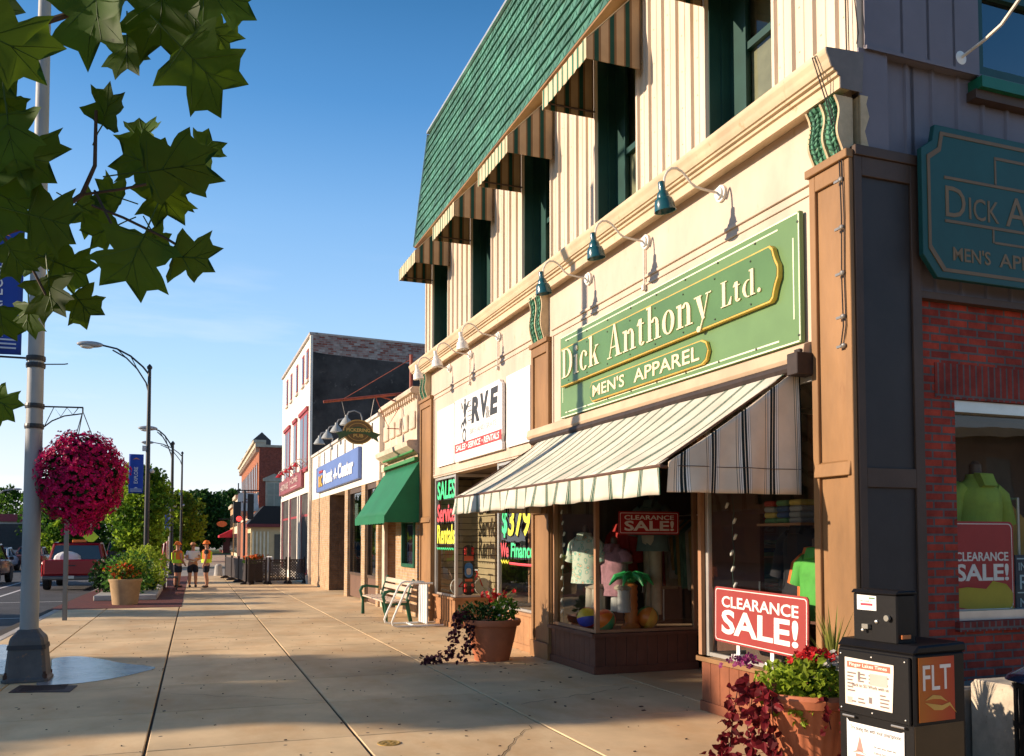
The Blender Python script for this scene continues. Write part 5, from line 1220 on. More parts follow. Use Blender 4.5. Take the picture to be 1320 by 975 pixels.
beach_ball('blue, red and yellow beach ball behind the left window post', 5.25, 11.35, .52, .15, [(.03, .08, .5), (.6, .03, .03), (.75, .5, .05)], 1.3)
beach_ball('orange and yellow beach ball beside the toy palm tree', 6.0, 11.0, .52, .16, [(.75, .22, .03), (.8, .45, .06), (.08, .35, .12)], .4)
t = thing('toy_palm', 'inflatable toy palm tree with green fronds and brown trunk in the entrance window', 'toy palm', (5.72, 10.95, .52))
mb = MB(); mb.lathe([(.13, 0), (.14, .05), (.09, .10)] + [(.085 + .012 * (k % 2), .12 + k * .045) for k in range(12)] + [(.001, .68)], (5.72, 10.95, .52), 18); mb.build('trunk', P((.50, .16, .04), .4), t, smooth=True)
mb = MB()
for k in range(7):
    a = 2 * math.pi * k / 7 + .3; d = Vector((math.cos(a), math.sin(a), 0)); p = Vector((5.72, 10.95, 1.20))
    mb.tube([p, p + d * .10 + Vector((0, 0, .08)), p + d * .22 + Vector((0, 0, .05)), p + d * .31 - Vector((0, 0, .06))], [.05, .055, .045, .01], 8)
mb.build('fronds', P((.03, .36, .10), .4), t, smooth=True)
shirt('shirt', 'black jacket on a bust with a pale shirt front in the right display', 5.75, 7.35, 1.20, 1.0, P((.012, .012, .016), .8, bump=.9, bscale=7, var=.25), R(10), .9, 'jacket')
shirt('shirt', 'bright green polo shirt at the right edge of the right display', 5.42, 6.72, 1.02, .92, P((.10, .42, .07), .8, bump=.9, bscale=7, var=.25), R(5), .5)
shirt('shirt', 'orange shirt behind the green polo shirt', 5.62, 7.0, 1.0, .95, P((.75, .18, .05), .8, bump=.9, bscale=7, var=.25), R(5), .5)
t = thing('jeans_pile', 'pile of folded blue jeans on a stand in the right display', 'jeans', (5.55, 7.5, .55))
mb = MB(); mb.box(5.4, 5.8, 7.25, 7.85, .55, .92); mb.build('stand', P((.12, .08, .06)), t)
for k in range(5):
    mb = MB(); mb.mbox(Matrix.Translation((5.6, 7.55, .95 + k * .05)) @ Matrix.Rotation(.06 * (k % 3 - 1), 4, 'Z'), .34, .5, .048); mb.build('folded_jeans', P((.015, .04, .28), .9), t, bevel=.02)
shirt('shirt', 'lime green short sleeved shirt on a form in the brick wall window', 6.98, 6.4, 1.55, 1.15, P((.30, .42, .06), .85, bump=.9, bscale=7, var=.25), R(90), .6)
# strings of clear bulbs hanging at the window edges
for x, y, z0, z1, lab in ((5.10, 11.85, .65, 2.25, 'string of small clear bulbs at the left edge of the left display window'), (5.10, 7.62, .75, 2.35, 'string of small clear bulbs at the left edge of the right display window')):
    t = thing('string_lights', lab, 'string lights', (x, y, z0))
    mb = MB(); mb.tube([(x, y + .02 * math.sin(k * 1.7), z1 - (z1 - z0) * k / 14) for k in range(15)], .004, 4); mb.build('wire', P((.02, .05, .03)), t)
    mb = MB(); rr = random.Random(int(y * 10))
    for k in range(10):
        p = Vector((x, y + .03 * math.sin(k * 1.7) + rr.uniform(-.06, .06), z1 - .06 - (z1 - z0) * k / 10)); mb.tube([p, p + Vector((0, .03, -.04)), p + Vector((0, .045, -.055))], [.014, .016, .003], 8)
    mb.build('bulbs', P((.78, .76, .70), .2), t, smooth=True)
# skate shop goods
t = thing('skateboard', 'black skateboard deck with a blue face picture and red wheels standing in the corner window', 'skateboard', (5.40, 17.30, .62))
mt = frame(FACE_S, (5.26, 17.27, .64)); mb = MB(); poly2(mb, rrect(0, 0, .26, 1.02, .12, 6), mt, .012); mb.build('deck', m_blk, t)
mb = MB(); poly2(mb, rrect(.045, .36, .215, .66, .08, 6), mt, .015, .012); mb.build('blue_graphic', P((.03, .20, .50)), t)
mb = MB(); poly2(mb, rrect(.08, .42, .18, .55, .04, 5), mt, .018, .015); mb.build('face_graphic', P((.65, .6, .55)), t)
mb = MB(); rect2(mb, .03, .70, .23, .80, mt, .016, .012); rect2(mb, .05, .28, .21, .33, mt, .016, .012); mb.build('red_graphic', P((.65, .08, .03)), t)
for z in (.10, .20, .86, .94):
    mb = MB()
    for x in (.05, .20): mb.lathe([(.035, -.02), (.04, 0), (.035, .02)], n=12, mat=mt @ Matrix.Translation((x, z, .05)) @ Matrix.Rotation(R(90), 4, 'Y'))
    mb.build('wheel', P((.60, .03, .03), .4), t, smooth=True)
t = thing('small_bicycle', 'small red and white children\'s bicycle in the corner window', 'bicycle', (5.6, 17.55, .62))
for x in (5.28, 5.80):
    mb = MB(); m = Matrix.Translation((x, 17.6, .80)) @ Matrix.Rotation(R(90), 4, 'X'); mb.lathe([(.155, -.02), (.175, -.02), (.175, .02), (.155, .02), (.155, -.02)], n=24, mat=m)
    for k in range(8): a = math.pi * k / 8; mb.tube([(x + .155 * math.cos(a), 17.6, .80 + .155 * math.sin(a)), (x - .155 * math.cos(a), 17.6, .80 - .155 * math.sin(a))], .003, 4)
    mb.build('wheel', P((.62, .58, .5)), t)
mb = MB(); mb.tube([(5.28, 17.6, .80), (5.45, 17.6, .98), (5.72, 17.6, 1.0), (5.80, 17.6, .80)], .016, 8); mb.tube([(5.45, 17.6, .98), (5.55, 17.6, .80), (5.70, 17.6, 1.06), (5.66, 17.6, 1.12)], .016, 8); mb.tube([(5.55, 17.6, .8), (5.28, 17.6, .8)], .014, 6); mb.build('frame', P((.60, .03, .03), .3), t, smooth=True)
mb = MB(); mb.ball((5.46, 17.6, 1.04), .06, 8, (1.3, .6, .5)); mb.build('saddle', m_blk, t); mb = MB(); mb.tube([(5.66, 17.45, 1.14), (5.66, 17.75, 1.14)], .014, 6); mb.build('handlebar', P((.6, .6, .6), .3), t)
for x, y0, y1, z, lab, sd in ((6.9, 10.9, 12.1, .52, 'clothes rail with hanging shirts deep in the left display window', 1), (7.4, 6.3, 7.8, .55, 'clothes rail with hanging trousers and jackets deep in the right display window', 2)):
    t = thing('clothes_rail', lab, 'clothes rail', (x, (y0 + y1) / 2, z)); rr = random.Random(sd)
    mb = MB(); mb.tube([(x, y0, z), (x, y0, z + 1.6), (x, y1, z + 1.6), (x, y1, z)], .015, 6); mb.build('rail', m_alu, t)
    for k in range(13):
        y = y0 + .08 + (y1 - y0 - .16) * k / 12; mb = MB(); L = rr.uniform(.7, 1.05)
        mb.prism([(x - .24, z + 1.35), (x, z + 1.55), (x + .24, z + 1.35), (x + .20, z + 1.5 - L), (x - .20, z + 1.5 - L)], 'y', y - .025, y + .025)
        mb.build('garment', P(rr.choice([(.35, .30, .22), (.06, .10, .22), (.30, .04, .04), (.08, .16, .10), (.45, .42, .36), (.03, .03, .035), (.35, .22, .06)]), .9, bump=.6, bscale=8, var=.25), t, bevel=.015)
for x, y, z, lab, sd in ((7.9, 11.4, .5, 'shelf unit stacked with folded shirts at the back of the left display', 4), (5.75, 7.75, 1.9, 'upper shelf of folded shirts high in the right display window', 5)):
    t = thing('shirt_shelf', lab, 'shelf', (x, y, z)); rr = random.Random(sd)
    for r in range(4 if z < 1 else 1):
        mb = MB(); mb.box(x - .2, x + .2, y - .6, y + .1 if z > 1 else y + .6, z + r * .5, z + r * .5 + .025); mb.build('board', m_tan_d, t)
        for c in range(3):
            for q in range(4):
                mb = MB(); yy = y - .45 + c * (.2 if z > 1 else .4); mb.mbox(Matrix.Translation((x, yy, z + r * .5 + .05 + q * .06)) @ Matrix.Rotation(rr.uniform(-.08, .08), 4, 'Z'), .32, .17 if z > 1 else .3, .055)
                mb.build('folded_shirt', P(rr.choice([(.5, .45, .4), (.05, .12, .3), (.4, .05, .05), (.12, .3, .15), (.6, .5, .15), (.3, .35, .4)]), .9), t, bevel=.015)
FR[0] = Matrix.Identity(4)
# ================================================================== the rest of the row: pub, rental shop, white three storey building
FR[0] = ROW
m_tbrick = M_brick('tan_brick', (.46, .30, .16), (.40, .25, .13), (.40, .33, .25), 'y', .21, .07, .010)
m_tbrickx = M_brick('shade_toned_tan_brick', (.20, .11, .06), (.16, .09, .05), (.14, .10, .07), 'x', .21, .07, .010)  # tan brick in a darker copy, shade of the recess painted in
m_pcream = M('pub_cream_stone', (.60, .48, .36), .75, .22, 2.2, .4, 25, col2=(.38, .27, .18))
m_stucco = M('white_stucco', (.74, .69, .60), .75, .10, 1.2, .25, 40, col2=(.6, .53, .44))
m_tar = M('tarred_wall', (.048, .043, .04), .85, .55, 1.1, 1., 6, col2=(.13, .115, .10))
m_oldbr = M_brick('worn_painted_brick', (.24, .07, .05), (.42, .38, .34), (.30, .27, .24), 'x', .24, .09, .014)
m_ired = M('red_trim_paint', (.30, .03, .035), .5, .2, 4)
m_gl3 = M_glass('street_glass', (.45, .5, .48), 1.8)
m_dark = P((.018, .016, .015), .8)

PB = thing('pub_building', 'narrow cream and brick pub front between the corner building and the white rental shop', 'building', (5, 21.5, 0))
mb = MB(); mb.box(4.95, 12, 19.82, 23.30, 3.75, 5.12); mb.build('parapet', m_pcream, PB)
mb = MB()
for k in range(5): mb.box(4.90, 4.952, 19.9 + k * .70, 20.42 + k * .70, 4.35, 4.75)
build_each(mb, 'parapet_panel', m_pcream, PB, bevel=.02)
mb = MB(); mb.prism([(4.95, 5.12), (4.80, 5.16), (4.78, 5.22), (4.84, 5.30), (5.2, 5.30), (5.2, 5.12)], 'y', 19.80, 23.32)
for k in range(16): mb.box(4.86, 4.95, 19.86 + k * .215, 19.95 + k * .215, 5.04, 5.13)
mb.build('parapet_cap', m_pcream, PB)
mb = MB(); mb.prism([(4.97, 3.75), (4.72, 3.92), (4.70, 4.02), (4.76, 4.06), (4.97, 4.07)], 'y', 19.80, 23.30); mb.build('cornice', m_pcream, PB)
mb = MB(); mb.box(4.97, 5.2, 19.82, 23.3, 3.42, 3.752)
for a, b in ((19.82, 20.0), (21.25, 22.0), (23.1, 23.3)): mb.box(4.97, 5.3, a, b, 0, 3.42)
mb.box(4.97, 5.2, 20.0, 21.25, 0, 1.12); mb.box(4.97, 5.2, 20.0, 21.25, 2.25, 3.42); mb.box(4.97, 5.2, 22.0, 23.1, 2.35, 3.42); mb.build('wall', m_tbrick, PB)
mb = MB(); mb.box(4.90, 5.0, 23.02, 23.36, 0, 3.75); mb.box(4.86, 5.0, 23.0, 23.38, 0, .45); mb.box(4.87, 5.0, 23.0, 23.38, 3.55, 3.75); mb.build('pilaster', m_pcream, PB, bevel=.01)
mb = MB()
for y0, y1, z0, z1 in ((20.0, 20.08, 1.12, 2.25), (21.17, 21.25, 1.12, 2.25), (20.08, 21.17, 1.12, 1.2), (20.08, 21.17, 2.17, 2.25)): mb.box(4.93, 5.02, y0, y1, z0, z1)
w = mb.build('window', m_bgreen, PB); g = MB(); g.add([(5.0, 20.08, 1.2), (5.0, 21.17, 1.2), (5.0, 21.17, 2.17), (5.0, 20.08, 2.17)], [(0, 1, 2, 3)]); g.build('pane', m_gl3, w)
mb = MB(); mb.box(5.1, 5.15, 20.0, 21.3, 1.1, 2.3); mb.build('back_panel', P((.10, .03, .02)), PB)
mb = MB(); mb.box(5.5, 5.55, 22.0, 23.1, 0, 2.36); mb.build('door', P((.16, .06, .03), .5), PB)
AWP = thing('green_awning', 'plain dark green cloth awning over the pub entrance', 'awning', (4.9, 21.4, 2.1))
m_gaw = M('green_canvas', (.005, .145, .06), .7, .14, 1.5, .15, 14)
mb = MB()
def gaw(u, v): return (4.96 + (4.16 - 4.96) * v, 19.62 + 3.52 * u, 3.55 + (2.30 - 3.55) * v - .03 * math.sin(math.pi * v) - .012 * math.sin(u * 18) * v)
mb.grid(gaw, 30, 8); mb.build('canvas', m_gaw, AWP, smooth=True, solid=.006)
mb = MB(); mb.grid(lambda u, v: (4.155, 19.60 + 3.56 * u, 2.31 - v * (.16 + .018 * abs(math.sin(u * 38)))), 76, 2); mb.build('valance', m_gaw, AWP, solid=.005)
for y in (19.62, 23.14):
    mb = MB(); mb.add([(4.96, y, 3.55), (4.16, y, 2.30), (4.16, y, 2.16), (4.96, y, 2.16)], [(0, 1, 2, 3)]); mb.build('side_panel', m_gaw, AWP, solid=.005)
mb = MB(); mb.box(4.86, 4.96, 19.7, 23.0, 3.58, 3.66); mb.tube([(4.84, 19.7, 3.80), (4.84, 22.9, 3.80)], .03, 8); mb.build('roller', P((.05, .22, .06)), AWP)
# iron gallows with the hanging pub sign
m_rust = M('red_lead_iron', (.30, .07, .045), .6, .3, 6)
GB = thing('sign_bracket', 'rusty red iron bracket with stays reaching out over the pavement from the pub', 'sign bracket', (4.95, 21.4, 5.2))
mb = MB(); mb.tube([(5.1, 21.4, 5.40), (3.05, 21.4, 5.07)], .035, 8); mb.tube([(4.95, 21.4, 5.15), (4.42, 21.4, 5.28)], .02, 6); mb.tube([(4.95, 20.4, 5.3), (4.95, 20.4, 6.15)], .04, 8); mb.build('bar', m_rust, GB)
mb = MB(); mb.tube([(4.95, 20.4, 6.05), (3.5, 21.4, 5.15)], .008, 5); mb.tube([(4.3, 21.4, 5.27), (4.62, 21.4, 4.55), (4.94, 21.4, 5.1)], .012, 5); mb.tube([(4.6, 21.4, 4.5), (4.95, 21.4, 4.5)], .012, 5); mb.build('stays', m_rust, GB)
PS = thing('pub_sign', 'round brown and gold hanging pub sign with a green ribbon', 'hanging sign', (3.89, 21.4, 4.05))
mt = frame(FACE_S, (3.89, 21.38, 4.38)); m_psb = M('sign_brown', (.12, .07, .025), .5, .2, 4)
ov = lambda rx, rz, n=28, c=(0, 0): [(c[0] + rx * math.cos(2 * math.pi * k / n), c[1] + rz * math.sin(2 * math.pi * k / n)) for k in range(n)]
mb = MB(); poly2(mb, ov(.37, .30), mt, .0, -.05); mb.build('board', m_psb, PS)
mb = MB()
for k, (r0, r1) in enumerate(((1.0, .92), (.72, .68))):
    for i, p in enumerate(ring(0, 0, .37 * r0, .30 * r0, .37 * r1, .30 * r1, 0, 360, 28)): poly2(mb, p, mt, .004 + .0003 * (i % 2))
mb.build('gold_rings', M('old_gold', (.42, .26, .07), .5, .2, 5), PS)
mb = MB(); rib = [(-.50, -.24), (-.34, -.14), (-.20, -.06), (0, -.02), (.20, -.06), (.34, -.14), (.50, -.24), (.46, -.12), (.54, -.04), (.34, .02), (.20, .09), (0, .13), (-.20, .09), (-.34, .02), (-.54, -.04), (-.46, -.12)]
poly2(mb, rib, mt, .014, .002); mb.build('ribbon', M('sign_green_ribbon', (.03, .075, .03), .5, .2, 4), PS)
mb = MB(); letters(mb, 'PICKERING', mt @ Matrix.Translation((-.29, -.0, .0145)), .58, .085, .003, .02); letters(mb, 'PUB', mt @ Matrix.Translation((-.12, -.135, .0145)), .24, .08, .003, .02); mb.build('lettering', P((.50, .34, .10)), PS)
mb = MB(); mb.tube([(3.62, 21.4, 4.56), (3.48, 21.4, 5.15)], .007, 5); mb.tube([(4.16, 21.4, 4.56), (4.28, 21.4, 5.25)], .007, 5); mb.build('chains', P((.4, .38, .35), .4, metal=.6), PS)

RB = thing('rental_shop', 'low white fronted shop with tan brick piers and a recessed entrance', 'building', (4.9, 29.8, 0))
mb = MB(); mb.box(4.82, 12, 23.32, 36.28, 3.36, 5.08); mb.build('fascia', m_stucco, RB)
mb = MB(); mb.box(4.76, 12, 23.32, 36.3, 5.08, 5.16); mb.build('coping', P((.62, .58, .52), .5), RB)
mb = MB()
for k in range(8): mb.box(4.80, 4.825, 24.2 + k * 1.45, 24.3 + k * 1.45, 4.55, 5.0)
build_each(mb, 'light_bracket', P((.10, .09, .08)), RB)
mb = MB()
for a, b in ((31.6, 36.28), (27.95, 28.5), (25.15, 25.7), (23.32, 23.6)): mb.box(4.80, 5.1, a, b, 0, 3.358)
mb.box(4.86, 5.1, 23.6, 25.15, 0, .02); build_each(mb, 'brick_pier', m_tbrick, RB)
mb = MB(); mb.box(5.1, 7.5, 31.6, 31.8, 0, 3.36); mb.box(7.5, 7.6, 28.3, 31.7, 0, 3.36); mb.box(4.805, 5.1, 31.592, 31.60, 0, 3.35); mb.build('recess_wall', m_tbrickx, RB)
mb = MB()
for a, b in ((25.7, 27.95), (23.6, 25.15)):
    for y0, y1, z0, z1 in ((a, a + .08, 0, 3.3), (b - .08, b, 0, 3.3), (a, b, 3.2, 3.36), (a, b, .7, .78)): mb.box(4.86, 4.93, y0, y1, z0, z1)
w = mb.build('shop_window', M('bronze_frame', (.09, .055, .035), .5, .2, 5), RB); g = MB()
for a, b in ((25.7, 27.95), (23.6, 25.15)): g.add([(4.91, a, .78), (4.91, b, .78), (4.91, b, 3.2), (4.91, a, 3.2)], [(0, 1, 2, 3)])
g.build('pane', m_gl3, w)
mb = MB()
for a, b in ((25.78, 27.87), (23.68, 25.07)): mb.box(4.88, 4.92, a, b, .04, .70)
build_each(mb, 'kick_panel', P((.16, .09, .06), .5), RB)
mb = MB(); mb.box(6.2, 6.3, 23.4, 28.3, 0, 3.3); mb.box(5.1, 6.2, 28.2, 28.3, 0, 3.3); mb.build('interior', P((.05, .05, .05)), RB)
mb = MB()
for y, z, c in ((27.3, 2.3, 0), (26.4, 1.9, 0), (24.6, 2.2, 0), (24.2, 1.4, 0)): mb.box(5.0, 5.02, y, y + .5, z, z + .6)
build_each(mb, 'poster', P((.55, .66, .62)), RB)
mb = MB(); mb.ball((6.6, 29.6, 2.9), .14, 10); mb.build('entrance_globe', P((.75, .72, .6), .3), RB, smooth=True)
SG = thing('shop_sign', 'blue rectangular sign reading Rent-A-Center on the white fascia', 'shop sign', (4.8, 30, 3.5))
mb = MB(); mb.box(4.70, 4.822, 25.75, 34.3, 3.56, 4.50); mb.build('board', M('sign_blue', (.10, .17, .42), .45, .08, 1), SG, bevel=.01)
mt = frame(FACE_W, (4.695, 34.3, 0))
mb = MB(); letters(mb, 'Rent', mt @ Matrix.Translation((2.0, 3.76, 0)), 2.0, .50, .02, .045); letters(mb, '-A-', mt @ Matrix.Translation((4.2, 3.80, 0)), .85, .38, .02, .04); letters(mb, 'Center', mt @ Matrix.Translation((5.15, 3.76, 0)), 2.75, .50, .02, .045); mb.build('lettering', m_white, SG)
mb = MB(); letters(mb, 'RAC', mt @ Matrix.Translation((.75, 3.72, 0)), .95, .42, .02, .03); mb.build('emblem', P((.75, .42, .06)), SG)
mb = MB(); letters(mb, 'WOW', mt @ Matrix.Translation((.85, 4.22, 0)), .9, .10, .02, .03); mb.build('small_lettering', P((.65, .06, .06)), SG)
labs = ['grey bell lamp over the far left end of the blue sign', 'second grey bell lamp from the left over the blue sign', 'third grey bell lamp from the left over the blue sign', 'grey bell lamp nearest the round pub sign, over the blue sign']
for lab, y in zip(labs, (31.4, 29.6, 27.75, 25.95)):
    t = thing('bell_lamp', lab, 'wall lamp', (4.8, y, 5.1), group='grey bell lamps over the blue sign')
    mb = MB(); mb.tube([(4.85, y, 5.14), (4.85, y, 5.36), (4.80, y, 5.50), (4.62, y, 5.57), (4.46, y, 5.52), (4.40, y, 5.40)], .02, 8); mb.build('arm', P((.30, .30, .29), .4), t, smooth=True)
    mb = MB(); mb.lathe([(.04, .25), (.05, .18), (.11, .12), (.17, .02), (.20, -.04), (.18, -.04), (.10, .08), (.001, .15)], (4.39, y, 5.17), 20); mb.build('shade', P((.42, .44, .42), .35, var=.2), t, smooth=True)

WB = thing('white_building', 'tall white three storey building with a tarred black side wall', 'building', (4.8, 41.5, 0))
NEAR, FAR_ = 36.34, 47.2
mb = MB(); mb.box(4.75, 5.0, NEAR, FAR_, 3.9, 10.12); mb.build('front_wall', m_stucco, WB)
mb = MB(); mb.prism([(4.78, 0), (15, 0), (15, 8.9), (9, 9.2), (5.4, 9.36), (4.78, 9.42)], 'y', NEAR - .02, FAR_ - .1); mb.build('side_wall', m_tar, WB)
mb = MB(); mb.prism([(4.78, 9.42), (5.4, 9.36), (9, 9.2), (15, 8.9), (15, 9.9), (4.78, 10.14)], 'y', NEAR - .015, NEAR + .3); mb.build('brick_parapet', m_oldbr, WB)
mb = MB(); mb.box(4.66, 5.0, NEAR - .04, FAR_, 10.12, 10.22); mb.prism([(4.9, 10.14), (15, 9.9), (15, 9.96), (4.9, 10.22)], 'y', NEAR - .04, NEAR + .4); mb.build('coping', P((.45, .40, .35)), WB)
mb = MB(); mb.box(4.70, 4.80, NEAR - .05, NEAR + .25, 0, 10.1); mb.build('corner_strip', m_stucco, WB)
for y in (37.45, 38.85, 41.0, 43.25, 45.0):
    mb = MB(); mb.box(4.715, 4.76, y - .30, y + .30, 8.42, 9.72); w = mb.build('window', m_ired, WB)
    g = MB(); g.box(4.705, 4.716, y - .20, y + .20, 8.52, 9.62); g.build('pane', P((.06, .05, .06), .15), w)
    s = MB(); s.box(4.66, 4.76, y - .4, y + .4, 8.33, 8.42); s.build('sill', m_stucco, w)
for y, hw in ((38.35, 1.3), (41.45, .6), (44.6, 1.15)):
    mb = MB(); mb.box(4.715, 4.76, y - hw, y + hw, 4.70, 7.15); mb.prism([(4.76, 7.1), (4.66, 7.14), (4.64, 7.28), (4.76, 7.28)], 'y', y - hw - .1, y + hw + .1); mb.box(4.67, 4.76, y - hw - .06, y + hw + .06, 4.62, 4.70)
    w = mb.build('window', m_ired, WB)
    n = 2 if hw > .8 else 1
    for k in range(n):
        c = y + (k - (n - 1) / 2) * hw; g = MB(); g.box(4.703, 4.716, c - hw / n + .16, c + hw / n - .16, 4.82, 7.0); g.build('pane', P((.07, .06, .07), .15), w)
mb = MB(); mb.box(4.72, 4.9, NEAR, FAR_, 3.72, 3.9); mb.box(4.70, 4.9, NEAR, FAR_, 0, .35)
for y in (36.5, 39.4, 40.1, 43.4, 46.9): mb.box(4.70, 4.85, y - .12, y + .12, .35, 3.72)
mb.build('shop_front', m_stucco, WB)
mb = MB(); g = MB()
for a, b in ((36.62, 39.28), (40.22, 43.28), (43.52, 46.78)):
    for y0, y1, z0, z1 in ((a, a + .08, .35, 3.72), (b - .08, b, .35, 3.72), (a, b, 2.75, 2.85)): mb.box(4.77, 4.83, y0, y1, z0, z1)
    g.add([(4.81, a, .35), (4.81, b, .35), (4.81, b, 3.72), (4.81, a, 3.72)], [(0, 1, 2, 3)])
w = mb.build('shop_window', m_ired, WB); g.build('pane', m_gl3, w)
mb = MB(); mb.box(4.80, 4.84, 39.55, 39.95, .35, 3.72); mb.build('red_door', m_ired, WB)
SG = thing('shop_sign', 'long maroon sign with pale lettering on the white building', 'shop sign', (4.6, 42, 4.0))
mb = MB(); mb.box(4.60, 4.74, 38.2, 47.0, 4.02, 4.72); mb.build('board', M('maroon', (.24, .05, .06), .5, .15, 1), SG, bevel=.02)
mt = frame(FACE_W, (4.595, 47.0, 0)); mb = MB(); letters(mb, 'HARDWARE', mt @ Matrix.Translation((.6, 4.2, 0)), 3.6, .32, .012, .02); letters(mb, 'HOME', mt @ Matrix.Translation((4.9, 4.32, 0)), 2.9, .26, .012, .01); rect2(mb, 5.0, 4.14, 7.5, 4.19, mt, .01); mb.build('lettering', P((.52, .38, .34)), SG)
labs = ['red curly lamp at the far end of the maroon sign', 'second red curly lamp from the far end of the maroon sign', 'middle red curly lamp above the maroon sign', 'fourth red curly lamp from the far end of the maroon sign', 'red curly lamp at the near end of the maroon sign']
for lab, y in zip(labs, (43.9, 42.2, 40.5, 38.8, 37.1)):
    t = thing('wall_lamp', lab, 'wall lamp', (4.7, y, 4.9), group='red lamps over the maroon sign')
    mb = MB(); mb.tube([(4.74, y, 4.78), (4.6, y, 4.98), (4.45, y, 5.10), (4.30, y, 5.06), (4.24, y, 4.92)], .02, 7); mb.tube([(4.72, y, 5.0), (4.62, y, 5.14), (4.52, y, 5.08), (4.54, y, 4.98)], .015, 6); mb.build('arm', P((.5, .42, .36), .4), t, smooth=True)
    mb = MB(); mb.lathe([(.03, .14), (.06, .08), (.15, -.02), (.135, -.025), (.001, .05)], (4.24, y, 4.80), 16); mb.build('shade', P((.50, .025, .03), .3), t, smooth=True)
FR[0] = Matrix.Identity(4)

# patio fence of the cafe in front of the white building
m_lat = M('dark_lattice', (.022, .014, .013), .6, .2, 6)
flabs = ['dark lattice patio fence panel at the corner nearest the camera', 'middle dark lattice patio fence panel facing the camera', 'dark lattice patio fence panel against the white building', 'near dark patio fence panel along the walking side', 'middle dark patio fence panel along the walking side', 'far dark patio fence panel along the walking side']
segs = [((1.98, 36.75), (2.72, 36.9)), ((2.80, 36.92), (3.52, 37.05)), ((3.6, 37.06), (4.25, 37.18)), ((1.93, 36.95), (1.74, 39.0)), ((1.73, 39.15), (1.54, 41.2)), ((1.53, 41.35), (1.34, 43.6))]
for lab, (a, b) in zip(flabs, segs):
    L = math.hypot(b[0] - a[0], b[1] - a[1]); rz = math.atan2(b[1] - a[1], b[0] - a[0])
    t = thing('fence_panel', lab, 'patio fence', (a[0], a[1], 0), rz, 'patio fence panels of the cafe', local=True)
    for x in (.03, L - .03):
        mb = MB(); mb.box(x - .03, x + .03, -.03, .03, .03, 1.04); mb.ball((x, 0, 1.06), .035, 6); mb.build('post', m_lat, t)
        mb = MB(); mb.prism([(-.22, 0), (.22, 0), (.22, .04), (.06, .12), (-.06, .12), (-.22, .04)], 'x', x - .04, x + .04); mb.build('foot', m_lat, t)
    mb = MB(); mb.box(.06, L - .06, -.02, .02, .93, .99); mb.box(.06, L - .06, -.02, .02, .14, .20)
    if rz < 1:
        n = int(L / .10)
        for k in range(-8, n):
            for sg in (1, -1):
                x0, x1 = .06 + k * .11, .06 + k * .11 + .73; z0, z1 = (.20, .93) if sg > 0 else (.93, .20)
                c0, c1 = max(x0, .06), min(x1, L - .06)
                if c1 - c0 < .03: continue
                za = z0 + (z1 - z0) * (c0 - x0) / .73; zb = z0 + (z1 - z0) * (c1 - x0) / .73
                mb.add([(c0, sg * .008, za - .032), (c1, sg * .008, zb - .032), (c1, sg * .008, zb + .032), (c0, sg * .008, za + .032)], [(0, 1, 2, 3)])
    else: mb.box(.06, L - .06, -.012, .012, .2, .93)
    mb.build('lattice', m_lat, t)
rng = random.Random(9)
for x, y, lab in ((2.1, 37.25, 'orange flowers in a dark pot behind the patio fence corner'), (2.55, 38.9, 'orange and red flowers in a dark pot further back inside the patio')):
    t = thing('potted_flowers', lab, 'potted flowers', (x, y, 0)); mb = MB(); mb.lathe([(.16, 0), (.22, .75), (.24, .8), (.001, .8)], (x, y, 0), 18); mb.build('pot', m_lat, t)
    mb = MB(); clump(mb, (x, y, .92), (.26, .26, .16), 120, .10, .07, rng); mb.build('foliage', m_lf, t)
    mb = MB()
    for k in range(50): bloom(mb, Vector((x, y, .98)) + Vector((rng.gauss(0, .14), rng.gauss(0, .14), abs(rng.gauss(0, .08)))), .06, rng)
    mb.build('flowers', m_org, t)
for x, y, rz, lab in ((3.0, 38.6, .4, 'white patio chair seen over the lattice fence'), (3.3, 40.5, 2.0, 'second patio chair, deeper inside the cafe patio')):
    t = thing('patio_chair', lab, 'chair', (x, y, 0), rz, local=True)
    mb = MB(); mb.box(-.24, .24, -.24, .24, .43, .47); mb.build('seat', m_lampw, t); mb = MB(); mb.box(-.24, .24, .22, .26, .47, 1.05); mb.build('backrest', m_lampw, t, bevel=.03)
    for sx in (-.22, .22):
        for sy in (-.22, .22): mb = MB(); mb.tube([(sx, sy, 0), (sx, sy, .43)], .02, 6); mb.build('leg', m_lampw, t)
t = thing('fire_hydrant', 'faded pinkish red fire hydrant between the patio fence and the white building', 'fire hydrant', (4.42, 37.0, 0))
mb = MB(); mb.lathe([(.17, 0), (.17, .05), (.12, .07), (.11, .45), (.14, .47), (.14, .52), (.12, .58), (.06, .68), (.03, .70), (.03, .75), (.001, .76)], (4.42, 37.0, 0), 18); mb.build('barrel', P((.58, .14, .14), .5), t, smooth=True)
mb = MB(); mb.tube([(4.24, 37, .38), (4.60, 37, .38)], .055, 10); mb.tube([(4.42, 36.82, .36), (4.42, 37, .36)], .07, 10); mb.build('outlets', P((.50, .12, .12), .5), t)
